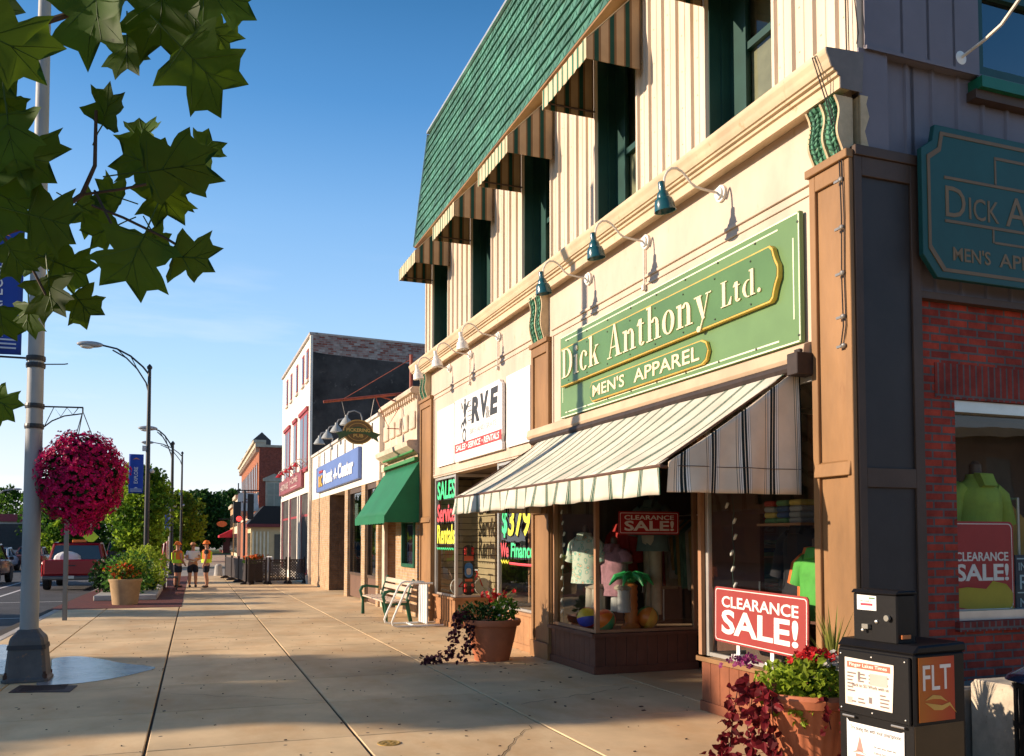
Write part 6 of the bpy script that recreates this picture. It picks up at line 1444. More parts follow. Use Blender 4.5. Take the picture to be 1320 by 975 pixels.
# ================================================================== street lamps, banners, hanging basket, posts
m_pole = M('aged_grey_pole', (.29, .305, .305), .55, .16, 3, .2, 30, col2=(.30, .28, .25), stretch=(1, 1, .3))
m_polebase = M('pole_base_paint', (.085, .085, .088), .6, .22, 4, .25, 30, col2=(.25, .13, .07))
m_blackm = P((.02, .022, .025), .45)
LP = thing('street_lamp', 'thick grey lamp post with square base, near the left edge of the picture', 'street lamp', (-1.955, 12.6, 0))
x, y = -1.955, 12.6
mb = MB(); mb.tube([(x, y, .62), (x, y, 3), (x, y, 6), (x, y, 9.0)], [.108, .100, .088, .074], 24); mb.build('pole', m_pole, LP, smooth=True)
mb = MB()
def sq(h, z, c=.16): return [(x + sx * h * a, y + sy * h * b, z) for sx, sy, a, b in ((-1, -1, 1 - c, 1), (1, -1, 1 - c, 1), (1, -1, 1, 1 - c), (1, 1, 1, 1 - c), (1, 1, 1 - c, 1), (-1, 1, 1 - c, 1), (-1, 1, 1, 1 - c), (-1, -1, 1, 1 - c))]
lv = [(.26, 0), (.26, .03), (.235, .06), (.195, .50), (.185, .54), (.17, .56), (.135, .60), (.11, .64)]
mb.add([p for h, z in lv for p in sq(h, z)], [(i * 8 + k, i * 8 + (k + 1) % 8, (i + 1) * 8 + (k + 1) % 8, (i + 1) * 8 + k) for i in range(len(lv) - 1) for k in range(8)] + [tuple(range(8))[::-1], tuple(range((len(lv) - 1) * 8, len(lv) * 8))])
mb.build('base', m_polebase, LP, bevel=.008)
mb = MB(); mb.add(sq(.218, .40) + sq(.210, .455), [(k, (k + 1) % 8, 8 + (k + 1) % 8, 8 + k) for k in range(8)]); mb.build('dark_band', P((.03, .03, .035), .6), LP)
mb = MB()
for sx in (-1, 1):
    for sy in (-1, 1): mb.lathe([(.03, .0), (.03, .05), (.018, .055), (.018, .08), (.001, .085)], (x + sx * .215, y + sy * .215, .045), 8)
mb.build('anchor_bolts', m_iron, LP)
mb = MB(); mb.tube([(x + .09, y, 3.46), (x + .56, y, 3.47)], .011, 6); mb.tube([(x + .10, y, 3.19), (x + .20, y, 3.28), (x + .34, y, 3.35), (x + .55, y, 3.39)], .009, 6)
mb.tube([(x + .12, y, 3.22), (x + .22, y, 3.46), (x + .30, y, 3.34), (x + .37, y, 3.46), (x + .44, y, 3.37), (x + .50, y, 3.46)], .006, 5); mb.build('basket_arm', m_blackm, LP)
mb = MB(); mb.tube([(x, y, 5.88), (x - .75, y, 5.88)], .014, 6); mb.tube([(x, y, 4.07), (x - .75, y, 4.07)], .014, 6); mb.tube([(x + .05, y, 4.0), (x + .33, y, 4.02), (x + .37, y, 4.03)], .008, 5)
for z in (5.88, 4.07, 3.98, 3.46, 3.2): mb.lathe([(.112, z - .03), (.116, z), (.112, z + .03)], (x, y, 0), 20)
mb.build('banner_arms', m_blackm, LP)
mb = MB(); mb.tube([(x, y, 8.8), (x - .5, y, 9.6), (x - 1.5, y, 9.95), (x - 2.2, y, 9.9)], .04, 8); mb.build('lamp_arm', m_pole, LP, smooth=True)
mb = MB(); mb.ball((x - 2.45, y, 9.88), .3, 10, (1.3, .6, .35)); mb.build('lamp_head', P((.5, .5, .5), .4), LP, smooth=True)
m_ban = M('blue_banner', (.012, .055, .34), .75, .12, 2)
def banner(label, x0, x1, y, z0, z1, words):
    t = thing('banner', label, 'banner', ((x0 + x1) / 2, y, z0))
    mb = MB(); mb.grid(lambda u, v: (x0 + (x1 - x0) * u, y + .02 * math.sin(u * 5 + v * 3), z0 + (z1 - z0) * v), 8, 12); mb.build('cloth', m_ban, t, smooth=True, solid=.004)
    mt = frame(FACE_S, (0, y - .03, 0)); w = x1 - x0; h = z1 - z0
    mb = MB(); m90 = mt @ Matrix.Translation((x0 + w * .62, z0 + h * .25, 0)) @ Matrix.Rotation(R(90), 4, 'Z'); letters(mb, words, m90, h * .42, w * .26, .003); mb.build('lettering', P((.70, .72, .74)), t)
    mb = MB(); poly2(mb, [(x0 + w * .25, z1 - h * .14), (x0 + w * .5, z1 - h * .09), (x0 + w * .75, z1 - h * .14), (x0 + w * .5, z1 - h * .12)], mt, .003); mb.build('emblem', P((.75, .25, .05)), t)
    mb = MB()
    for k in range(3): rect2(mb, x0 + w * .1, z0 + h * (.04 + k * .03), x0 + w * .9, z0 + h * (.052 + k * .03), mt, .003)
    poly2(mb, [(x0 + w * .35, z0 + h * .125), (x0 + w * .65, z0 + h * .125), (x0 + w * .5, z0 + h * .16)], mt, .003); mb.build('bridge_drawing', P((.45, .52, .66)), t)
    return t
banner('large blue banner on the near lamp post, half hidden by leaves at the left edge', -2.70, -2.12, 12.6, 4.1, 5.85, 'EXPLORE')
rng = random.Random(11)
HB = thing('hanging_basket', 'big round hanging basket of magenta petunias on the near lamp post', 'hanging basket', (-1.40, 12.6, 1.9))
mb = MB(); mb.lathe([(.02, 2.2), (.26, 2.35), (.34, 2.62), (.33, 2.64), (.001, 2.6)], (-1.40, 12.6, 0), 20); mb.build('basket', P((.05, .04, .03)), HB)
mb = MB()
for a in (0, 2.1, 4.2): mb.tube([(-1.40, 12.6, 3.42), (-1.40 + .12 * math.cos(a), 12.6 + .12 * math.sin(a), 3.10), (-1.40 + .3 * math.cos(a), 12.6 + .3 * math.sin(a), 2.66)], .006, 5)
mb.tube([(-1.40, 12.6, 3.47), (-1.40, 12.6, 3.40)], .01, 6); mb.build('chains', m_blackm, HB)
mb = MB(); clump(mb, (-1.40, 12.6, 2.54), (.45, .45, .51), 1500, .075, .055, rng, 0, .6); mb.build('foliage', m_dkl, HB)
mb = MB()
for k in range(3300):
    d = rv(rng); q = rng.uniform(.88, 1.08) * (1 + .07 * math.sin(d.x * 7 + 1) * math.sin(d.z * 6) + .04 * math.sin(d.y * 11 + d.z * 5)); s = 1 - .25 * max(0, -d.z - .4)
    bloom(mb, Vector((-1.40 + d.x * .51 * q * s, 12.6 + d.y * .51 * q * s, 2.53 + d.z * .585 * q)), rng.uniform(.024, .036), rng, 5, d + rv(rng) * .6)
for k in range(60):
    a = rng.uniform(0, 6.28); bloom(mb, Vector((-1.40 + .25 * math.cos(a) * rng.random(), 12.6 + .25 * math.sin(a), 1.94 - rng.uniform(0, .12))), .032, rng)
mb.build('petunias', m_mag, HB)
# thin sign post behind the basket
t = thing('sign_post', 'thin grey steel sign post standing behind the flower basket', 'sign post', (-2.68, 21.7, 0))
mb = MB()
for sx in (-.035, .035): mb.box(-2.68 + sx - .012, -2.68 + sx + .012, 21.67, 21.73, 0, 2.75)
mb.box(-2.715, -2.645, 21.66, 21.67, 0, 2.75); mb.build('post', P((.16, .17, .17), .5, metal=.4), t)
mb = MB(); mb.box(-2.83, -2.53, 21.64, 21.655, 2.3, 2.72); mb.build('plate', P((.5, .5, .48)), t)
def far_lamp(label, x, y, h, s=1.):
    t = thing('street_lamp', label, 'street lamp', (x, y, 0), group='double arm street lamps along the kerb')
    mb = MB(); mb.tube([(x, y, 0), (x, y, h * .5), (x, y, h)], [.10, .085, .06], 12); mb.lathe([(.09, h - .02), (.10, h + .06), (.02, h + .16), (.001, h + .17)], (x, y, 0), 12); mb.build('pole', m_blackm, t, smooth=True)
    mb = MB(); mb.lathe([(.24, 0), (.22, .08), (.15, .55), (.11, .6)], (x, y, 0), 12); mb.build('base', m_blackm, t)
    ar = [(x, y, h - .25), (x - .25 * s, y, h + .05), (x - .7 * s, y, h + .42), (x - 1.2 * s, y, h + .66), (x - 1.75 * s, y, h + .76)]
    br = [(x, y, h - 1.0), (x - .12 * s, y, h - .55), (x - .45 * s, y, h - .05), (x - .85 * s, y, h + .34), (x - 1.35 * s, y, h + .60)]
    mb = MB(); mb.tube(ar, .035, 7); mb.tube(br, .028, 7); mb.tube([br[2], ar[2]], .018, 5); mb.tube([br[3], ar[3]], .018, 5); mb.build('arm', m_blackm, t, smooth=True)
    mb = MB(); c = (x - 2.15 * s, y, h + .76); mb.ball(c, .40, 10, (1.15, .42, .30)); mb.build('lamp_head', P((.34, .35, .36), .35), t, smooth=True)
    mb = MB(); mb.ball((c[0] - .1, y, c[2] - .09), .2, 8, (1.2, .7, .4)); mb.build('lens', P((.7, .68, .6), .2), t, smooth=True)
    mb = MB(); mb.box(x - .2, x - .02, y - .05, y + .05, h * .62, h * .62 + .2); mb.ball((x + .14, y, h * .53), .09, 6); mb.build('camera_box', P((.5, .5, .5)), t)
far_lamp('tall dark street lamp with an arched double arm, its head against the sky', -1.72, 35.6, 8.2, .95)
far_lamp('second dark street lamp further up the street, above the young tree', -1.15, 47.6, 6.6, .55)
far_lamp('small far street lamp with a curved arm over the distant trees', -1.05, 72, 8.4, 1.15)
banner('small blue banner on the tall dark street lamp above the young tree', -2.36, -1.86, 35.5, 3.5, 4.95, 'EXPLORE')
banner('small maroon and blue banner far up the street under the trees', -2.2, -1.6, 72, 2.6, 4.6, 'EXPLORE')

# ================================================================== buildings across the side street
m_vbr = M_brick('orange_red_brick', (.40, .115, .045), (.33, .09, .035), (.30, .2, .14), 'y', .24, .09, .012)
m_vbrx = M_brick('shade_toned_red_brick', (.34, .075, .04), (.28, .06, .035), (.2, .1, .08), 'x', .24, .09, .012)  # same brick as the front, duller colour standing in for shade
m_stone = M('pale_stone_trim', (.52, .45, .34), .8, .2, 2)
V = thing('brick_building', 'red brick Victorian block with pale cornice across the side street', 'building', (9, 84, 0))
X, Y0, Y1, Z = 4.55, 71.0, 99.0, 9.0
mb = MB(); mb.box(X, X + .4, Y0 + .3, Y1, 0, Z); mb.build('front_wall', m_vbr, V)
mb = MB(); mb.box(X, 16, Y0, Y0 + .3, 0, Z); mb.build('side_wall', m_vbrx, V)
mb = MB(); mb.box(X - .30, X + .5, Y0 - .05, Y1, Z, Z + .35); mb.box(X - .45, X + .5, Y0 - .1, Y1, Z + .35, Z + .55); mb.box(X + .5, 16, Y0 - .12, Y0 + .3, Z, Z + .18)
for k in range(22): mb.box(X - .25, X, Y0 + .4 + k * 1.3, Y0 + .7 + k * 1.3, Z - .35, Z)
mb.box(X - .12, X, Y0, Y1, 5.3, 5.5); mb.box(X - .12, X, Y0, Y1, 3.6, 3.8); mb.build('cornice', m_stone, V)
mb = MB()
for yy in (78, 88, 96): mb.prism([(X - .1, Z + .55), (X + 1.4, Z + .55), (X + 1.4, Z + 1.3), (X + .65, Z + 2.0), (X - .1, Z + 1.3)], 'y', yy, yy + 1.6)
mb.prism([(X + 2.2, Z + .1), (X + 3.2, Z + .1), (X + 3.0, Z + .55), (X + 2.4, Z + .55)], 'y', Y0 + .05, Y0 + .9)
build_each(mb, 'roof_gable', P((.05, .045, .05)), V)
for k in range(11):
    yy = Y0 + 2 + k * 2.4
    for z0, z1 in ((5.6, 7.9), (3.9, 5.2)):
        mb = MB(); mb.box(X - .06, X + .02, yy - .55, yy + .55, z0, z1); w = mb.build('window', P((.30, .13, .07)), V); g = MB(); g.box(X - .075, X - .062, yy - .4, yy + .4, z0 + .15, z1 - .15); g.build('pane', P((.06, .07, .08), .1), w)
mb = MB(); mb.box(5.05, 6.35, Y0 - .08, Y0, 4.25, 6.35); mb.prism([(4.85, 6.35), (6.55, 6.35), (6.55, 6.55), (5.7, 6.95), (4.85, 6.55)], 'y', Y0 - .15, Y0); mb.box(4.9, 6.5, Y0 - .15, Y0, 4.05, 4.25); w = mb.build('window', m_stone, V)
g = MB(); g.box(5.2, 6.2, Y0 - .10, Y0 - .082, 4.4, 6.2); g.build('pane', P((.38, .36, .28), .2), w)
g = MB(); g.box(5.67, 5.73, Y0 - .115, Y0 - .10, 4.4, 6.2); g.box(5.2, 6.2, Y0 - .115, Y0 - .10, 5.25, 5.31); g.build('sash_bars', m_stone, w)
S = thing('corner_shop', 'single storey cream shop with black sloping canopy roof in front of the brick block', 'building', (8, 67, 0))
m_ycr = M('yellow_cream_wall', (.62, .48, .27), .7, .12, 1)
mb = MB(); mb.box(3.75, 13, 66.5, 70.9, 0, 2.75); mb.build('wall', m_ycr, S)
mb = MB(); mb.prism([(3.5, 2.95), (13, 2.95), (13, 4.25), (4.6, 4.25)], 'y', 66.1, 70.95); mb.build('canopy_roof', P((.012, .012, .014), .6), S)
mb = MB(); mb.box(3.45, 13, 66.05, 70.95, 2.72, 2.95); mb.build('fascia', P((.18, .03, .03)), S)
mb = MB(); mb.box(5.4, 6.15, 66.44, 66.5, .1, 2.2); mb.build('door', P((.12, .11, .09), .2), S)
mb = MB()
for k in range(5): mb.box(3.85 + k * .26, 3.97 + k * .26, 66.42, 66.5, .5, 2.4)
build_each(mb, 'pilaster', P((.75, .68, .48)), S)
for yy in (67.4, 69.2):
    mb = MB(); mb.box(3.69, 3.75, yy - .6, yy + .6, .6, 2.3); mb.build('window', P((.12, .12, .10), .15), S)
# more shops beyond
def shop(label, x, y0, y1, h, col, awn=None):
    t = thing('far_building', label, 'building', (x + 3, (y0 + y1) / 2, 0))
    mb = MB(); mb.box(x, x + 9, y0, y1, 0, h); mb.build('wall', M('far_wall', col, .8, .15, .5), t)
    mb = MB(); mb.box(x - .25, x + 9, y0 - .1, y1, h, h + .35); mb.build('cornice', m_stone, t)
    n = int((y1 - y0) / 2.4)
    for k in range(n):
        yy = y0 + 1.2 + k * 2.4
        if h > 4.5: mb = MB(); mb.box(x - .05, x + .02, yy - .5, yy + .5, 3.3, h - .8); mb.build('window', P((.07, .07, .08), .1), t)
        mb = MB(); mb.box(x - .05, x + .02, yy - .95, yy + .95, .4, 2.5); mb.build('shop_window', P((.06, .06, .07), .1), t)
    if awn:
        mb = MB(); mb.prism([(x, 3.1), (x - 1.5, 2.35), (x - 1.5, 2.1), (x, 2.1)], 'y', y0 + 1, y1 - 1); mb.build('awning', P(awn, .7), t)
shop('pale cream two storey shop beyond the brick block', 4.2, 99.2, 107, 6.3, (.60, .52, .38))
shop('tan two storey shop with a red awning far down the street', 4.1, 107.2, 117, 5.6, (.42, .27, .13), (.50, .02, .04))
shop('low dark red brick shop at the far end of the row', 3.6, 128, 150, 3.4, (.22, .06, .045))
t = thing('hanging_sign', 'orange oval shop sign far down the street above the red awning', 'hanging sign', (2.7, 104, 3.2)); mb = MB(); mb.lathe([(.55, -.05), (.55, .05)], n=20, mat=Matrix.Translation((2.75, 104, 3.6)) @ Matrix.Rotation(R(90), 4, 'X') @ Matrix.Diagonal((1, .6, 1, 1))); mb.build('board', P((.55, .12, .03)), t); mb = MB(); mb.tube([(2.4, 104, 4.15), (4.2, 104, 4.15)], .05, 6); mb.build('bracket', m_blackm, t)
t = thing('hanging_sign', 'white shop sign on a bracket in front of the brick block', 'hanging sign', (3.4, 70, 4.3)); mb = MB(); poly2(mb, [(2.95, 4.0), (4.45, 4.0), (4.5, 4.2), (4.4, 5.35), (3.0, 5.35), (2.9, 4.2)], frame(FACE_S, (0, 70, 0)), .0, -.08); mb.build('board', P((.70, .62, .56)), t)
mb = MB(); letters(mb, 'OPEN', frame(FACE_S, (3.3, 69.99, 4.6)), .85, .22, .01, .02) if False else mb.box(3.25, 4.15, 69.97, 69.995, 4.62, 4.72); mb.box(3.4, 4.0, 69.97, 69.995, 4.84, 4.92); mb.build('print', P((.25, .12, .12)), t); mb = MB(); mb.tube([(2.9, 70, 5.55), (4.6, 70, 5.55)], .05, 6); mb.tube([(3.0, 70, 5.3), (3.0, 70, 6.1)], .05, 6); mb.build('bracket', m_blackm, t)
def signal(label, x, y, red):
    t = thing('traffic_light', label, 'traffic light', (x, y, 0)); mb = MB(); mb.tube([(x, y, 0), (x, y, 4.6)], .07, 10); mb.build('post', m_blackm, t, smooth=True)
    mb = MB(); mb.box(x - .62, x - .20, y - .12, y + .12, 2.75, 3.95); mb.build('housing', m_blackm, t, bevel=.02); mb = MB(); mb.box(x + .16, x + .5, y - .1, y + .1, 2.95, 4.4); mb.build('housing', m_blackm, t, bevel=.02)
    if red:
        m, n, l, b = nt('red_signal'); b.inputs['Base Color'].default_value = (.7, .02, .02, 1); b.inputs['Emission Color'].default_value = (1, .05, .04, 1); b.inputs['Emission Strength'].default_value = 1.5
        mb = MB(); mb.ball((x - .30, y - .14, 2.98), .15, 8, (1, .4, 1)); mb.build('red_light', m, t, smooth=True)
signal('black traffic light showing red at the side street crossing', 2.6, 52.5, True)
t = thing('utility_post', 'slim pale post with a small sign plate beside the cream shop', 'post', (5.15, 52, 0)); mb = MB(); mb.tube([(5.15, 52, 0), (5.1, 52, 4.6)], .06, 8); mb.build('post', P((.34, .30, .24)), t); mb = MB(); mb.box(4.98, 5.18, 51.9, 51.93, 3.6, 4.5); mb.build('plate', P((.5, .46, .38)), t)
t = thing('bollard', 'pale stone bollard at the far corner of the pavement', 'bollard', (1.5, 46.3, 0)); mb = MB(); mb.lathe([(.22, 0), (.2, .15), (.17, .5), (.1, .58), (.001, .6)], (1.1, 46.6, 0), 14); mb.build('body', m_curb, t)
# left side of the street, far off
def lot(label, x0, x1, y0, y1, h, col, strip):
    t = thing('roadside_building', label, 'building', ((x0 + x1) / 2, y0, 0)); mb = MB(); mb.box(x0, x1, y0, y1, 0, h); mb.build('wall', M('plain_wall', col, .8, .1, .4), t)
    mb = MB(); mb.box(x0 - .3, x1 + .3, y0 - .4, y1, h - .9, h + .1); mb.build('fascia', P(strip), t)
    mb = MB(); mb.box(x0 + .5, x1 - .5, y0 - .06, y0, .5, h - 1.2); mb.build('shop_window', P((.05, .06, .07), .1), t)
lot('low white building with a dark red roof band far across the street', -34, -19.5, 135, 150, 5.2, (.55, .55, .55), (.28, .03, .05))
t = thing('street_lamp', 'distant grey lamp with a single arm at the left edge', 'street lamp', (-17.2, 96, 0)); mb = MB(); mb.tube([(-17.9, 96, 0), (-17.9, 96, 6.0), (-17.4, 96, 6.5), (-16.4, 96, 6.7)], .07, 8); mb.build('post', P((.3, .3, .3)), t); mb = MB(); mb.ball((-16.2, 96, 6.68), .35, 8, (1.2, .5, .3)); mb.build('lamp_head', P((.5, .5, .5)), t)
t = thing('warning_sign', 'yellow diamond pedestrian sign beyond the parked pickup', 'road sign', (-6.65, 66, 0)); mb = MB(); mb.tube([(-6.65, 66, 0), (-6.65, 66, 3.3)], .05, 6); mb.build('post', P((.3, .3, .3)), t); mb = MB(); poly2(mb, [(-6.65, 1.5), (-6.15, 2.0), (-6.65, 2.5), (-7.15, 2.0)], frame(FACE_S, (0, 65.9, 0)), .03); mb.build('plate', P((.68, .72, .03)), t)

t = thing('brick_building', 'brown brick building across the side street behind the viewer, mirrored in the side window', 'building', (16, -16, 0))  # unseen block, added to darken the side wall and its window reflection
mb = MB(); mb.box(4, 34, -26, -15, 0, 6.0); mb.build('wall', M_brick('brown_street_brick', (.16, .07, .045), (.12, .055, .04), (.1, .08, .07)), t)
mb = MB(); mb.box(3.8, 34.2, -26.2, -14.8, 6.0, 6.4); mb.build('cornice', m_stone, t)
for k in range(9): mb = MB(); mb.box(5.5 + k * 3.2, 7.2 + k * 3.2, -15.02, -14.97, 3.4, 5.2); mb.build('window', P((.05, .06, .07), .1), t)

t = thing('brick_building', 'long low brick row across the street, mirrored in the shop windows', 'building', (-40, 65, 0))
mb = MB(); mb.box(-48, -34, 24, 110, 0, 5.6); mb.build('wall', m_vbr, t)
mb = MB(); mb.box(-48.2, -33.8, 23.8, 110.2, 5.6, 6.0); mb.build('cornice', m_stone, t)
for k in range(17): mb = MB(); mb.box(-34.02, -33.96, 26 + k * 5, 29.4 + k * 5, .6, 3.0); mb.build('shop_window', P((.05, .06, .07), .1), t)
# ================================================================== trees
m_bark = M('bark', (.10, .075, .055), .9, .3, 4, .8, 20, stretch=(1, 1, .25))
def tree(name, label, x, y, h, trunk_h, r, rz, blobs, n, L, mats, seed, group=None, tr=.14, cat='tree', lift=0.):
    """tapered trunk with limbs; the crown is many leaves in uneven clumps of more than one green"""
    rng = random.Random(seed); t = thing(name, label, cat, (x, y, lift), group=group)
    mb = MB(); top = h * .82; mb.tube([(x, y, lift), (x + .03 * h * .1, y, trunk_h), (x - .01 * h, y + .01 * h, (trunk_h + top) / 2), (x, y, top)], [tr * 1.3, tr, tr * .6, tr * .15], 10)
    cs = []
    for k in range(blobs):
        zc = trunk_h + (h - trunk_h) * (k + .5) / blobs; w = math.sin(math.pi * (.12 + .80 * (k + .5) / blobs)) ** .8
        a = k * 2.4 + rng.uniform(-.5, .5); d = r * w * rng.uniform(.35, .68)
        c = Vector((x + d * math.cos(a), y + d * math.sin(a), zc)); cs.append((c, w))
        b = Vector((x, y, max(trunk_h * .8, zc - d * .8 - .2))); mb.tube([b, (b + c) / 2 + Vector((0, 0, d * .1)), c], [tr * .42, tr * .26, tr * .06], 6)
    mb.build('trunk', m_bark, t, smooth=True)
    ms = [MB() for _ in mats]
    for k, (c, w) in enumerate(cs):
        rr = max(.32, w) * r * rng.uniform(.46, .66)
        clump(ms[k % len(mats)], c, (rr, rr, rr * rz), int(n / blobs), L, L * .72, rng, .4, .30)
        for _ in range(4):
            d = rv(rng); clump(ms[rng.randrange(len(mats))], c + Vector((d.x * rr, d.y * rr, d.z * rr * rz)) * .95, rr * rng.uniform(.22, .42), int(n / blobs / 9), L, L * .72, rng, .4, .2)
    for q, m in zip(ms, mats):
        if q.v: q.build('crown', m, t)
    return t
m_sun = M_leaf('sunny_leaves', (.24, .36, .03), .45, .6)
m_mid = M_leaf('mid_leaves', (.09, .19, .02), .45, .45)
m_deep = M_leaf('deep_leaves', (.032, .085, .014), .45, .25)
m_blue = M_leaf('dull_leaves', (.035, .085, .02), .45, .25)
tree('young_tree', 'young bright green street tree behind the tan planter', -2.15, 40.0, 4.75, 1.35, 1.5, .95, 18, 4800, .17, [m_sun, m_mid, m_sun], 21, tr=.06)
tree('street_tree', 'lime green tree behind the young tree, left of the dark far trees', -1.6, 78, 5.4, 1.2, 2.5, .95, 14, 3000, .32, [m_mid, m_sun], 22, tr=.15)
tree('background_tree', 'large dark tree at the end of the street, left of the far shops', 0.9, 128, 8.0, 1.6, 4.4, .8, 16, 5200, .50, [m_deep, m_deep, m_blue], 23, 'trees at the end of the street', .35)
tree('background_tree', 'tall dark green tree just left of the brick block at the far end', 4.9, 150, 9.2, 2.2, 4.2, .9, 14, 3600, .55, [m_deep, m_blue], 24, 'trees at the end of the street', .35)
tree('background_tree', 'broad mid green tree at the end of the street behind the lamps', -4.6, 140, 7.0, 1.2, 4.4, .75, 12, 3400, .52, [m_blue, m_deep], 25, 'trees at the end of the street', .3)
for k, (x, y, h, r, lab) in enumerate(((-11.5, 120, 6.6, 4.6, 'dark rounded tree beyond the red pickup'), (-16.5, 128, 7.6, 4.8, 'olive green tree across the street, right of the white building'), (-8.2, 160, 7.4, 5.5, 'low dull tree filling the gap behind the flower basket'), (-22.5, 152, 9.2, 5.0, 'tall dark tree behind the low white building at the left edge'), (-30, 165, 9.8, 6.0, 'broad dark tree at the far left behind the low building'), (-15.0, 118, 3.6, 2.4, 'small yellow green bush like tree by the far kerb'))):
    tree('background_tree', lab, x, y, h, h * .12, r, .75, 11, 2600, .48, [m_deep, m_mid] if k != 5 else [m_sun, m_mid], 30 + k, 'trees across the street', .25)
for k, (x, y, h, r, n_, lab) in enumerate(((-26, 16.1, 10.5, 2.1, 4600, 'nearer of two tall trees across the street that shade the pavement'), (-26, 18.4, 10.9, 2.1, 4600, 'farther of two tall trees across the street that shade the pavement'), (-26.5, 5, 7.0, 2.6, 2200, 'nearest low tree across the street, left of the picture'), (-26.5, 28, 6.0, 2.4, 2200, 'low tree across the street, beyond the two tall ones'), (-21, 28.0, 7.4, 1.4, 2600, 'slim tree across the street in front of the low ones'))):
    tree('shade_tree', lab, x, y, h, 2.2, r, 1.0, 12, n_, .34, [m_mid, m_deep], 50 + k, 'shade trees across the street', .2)
# the tree with big lobed leaves whose branch reaches into the picture
rng = random.Random(77)
TT = thing('tulip_tree', 'tulip tree with large dark lobed leaves overhanging the top left corner', 'tree', (-2.9, 1.6, 0))
mb = MB(); mb.tube([(-2.9, 1.6, 0), (-2.85, 1.6, 1.5), (-2.75, 1.62, 3.2), (-2.7, 1.6, 5.2)], [.16, .13, .10, .03], 12)
for p in ([(-2.8, 1.6, 2.2), (-1.9, 1.9, 2.45), (-1.1, 2.2, 2.5), (-.66, 2.43, 2.42), (-.45, 2.36, 2.48), (-.35, 2.37, 2.53), (-.28, 2.40, 2.61), (-.25, 2.38, 2.68), (-.25, 2.38, 2.82)], [(-2.78, 1.6, 2.6), (-1.7, 1.9, 2.7), (-.9, 2.2, 2.72), (-.60, 2.29, 2.76), (-.43, 2.23, 2.87), (-.34, 2.19, 2.92), (-.20, 2.24, 3.03), (-.02, 2.18, 3.07)]):
    mb.tube(p, [.05, .035, .02, .012, .010, .007, .006, .005, .004][:len(p)], 7)
for p in ([(-.28, 2.4, 2.61), (-.19, 2.36, 2.62), (-.10, 2.33, 2.64)], [(-.26, 2.44, 2.60), (-.18, 2.36, 2.55), (-.08, 2.33, 2.50), (-.04, 2.27, 2.46)], [(-.25, 2.39, 2.62), (-.19, 2.26, 2.48), (-.17, 2.26, 2.44)], [(-1.0, 2.25, 2.45), (-.7, 2.2, 2.2), (-.51, 2.24, 2.09), (-.40, 2.15, 2.05)], [(-.45, 2.36, 2.48), (-.40, 2.45, 2.44), (-.36, 2.44, 2.36)]): mb.tube(p, .0035, 5)
for a, b, c in ((-2.2, .9, 4.2), (-3.6, 1.0, 4.4), (-3.4, 2.3, 4.6), (-2.3, 2.0, 4.9)): mb.tube([(-2.72, 1.6, 3.2), ((a - 2.72) / 2, (b + 1.6) / 2, c - .5), (a, b, c)], [.05, .03, .01], 6)
mb.build('trunk', M('twig_bark', (.07, .045, .03), .8, .3, 6), TT, smooth=True)
half = [(.05, -.01), (.17, -.03), (.29, .04), (.45, .01), (.60, .10), (.49, .19), (.41, .29), (.31, .37), (.40, .43), (.47, .50), (.60, .66), (.45, .65), (.33, .72), (.29, .93), (.19, .80), (.09, .74)]
def big_leaf(mb, p, d, n, s, rng):
    """lobed leaf, softly cupped, with a midrib and side veins; base p, along d, facing n, s = height"""
    d = d.normalized(); sd = d.cross(n).normalized(); n = sd.cross(d); s = s * .95
    cup = rng.uniform(-.10, .45); droop = rng.uniform(-.10, .45); wob = rng.uniform(0, 6); curl = rng.uniform(-.4, .4)
    f = lambda x, y, o=0.: p + sd * x * s + d * y * s + n * s * (x * x * cup * 1.6 + curl * x * (y - .3) - droop * (y - .2) ** 2 + .016 * math.sin(x * 11 + y * 5 + wob) + o)
    mids = [(0, 0), (0, .25), (0, .5), (0, .72)]
    for sg in (-1, 1):
        pts = [(sg * x * rng.uniform(.95, 1.05), y * rng.uniform(.98, 1.02)) for x, y in half]
        own = (0, 0, 0, 0, 0, 1, 1, 1, 1, 2, 2, 2, 3, 3, 3, 3)
        for k in range(len(pts) - 1):
            m0, m1 = mids[own[k]], mids[own[k + 1]]; a, b = pts[k], pts[k + 1]
            for u0, u1 in ((0, .5), (.5, 1)):
                q = [f(m0[0] + (a[0] - m0[0]) * u0, m0[1] + (a[1] - m0[1]) * u0), f(m0[0] + (a[0] - m0[0]) * u1, m0[1] + (a[1] - m0[1]) * u1), f(m1[0] + (b[0] - m1[0]) * u1, m1[1] + (b[1] - m1[1]) * u1), f(m1[0] + (b[0] - m1[0]) * u0, m1[1] + (b[1] - m1[1]) * u0)]
                mb.add(q if own[k] != own[k + 1] or u0 else q[:3], [(0, 1, 2, 3)] if own[k] != own[k + 1] or u0 else [(0, 1, 2)])
        for tx, ty, m in ((.55, .11, .02), (.56, .62, .2), (.29, .86, .42)): VN.tube([f(0, m, .004), f(sg * tx * .5, m + (ty - m) * .55, .004), f(sg * tx * .9, ty, .004)], [.0012, .0009, .0004], 3, False)
    VN.tube([p - d * s * .5 + n * s * .05, p - d * s * .2 + n * s * .03, f(0, 0), f(0, .4, .003), f(0, .72, .003)], [.0018, .0018, .002, .0016, .0008], 4, False)
VN = MB()
VIEW = Vector((.336, .9408, .046)); VR = Vector((.9417, -.3364, 0)); VU = Vector((-.0156, -.0437, .9989))
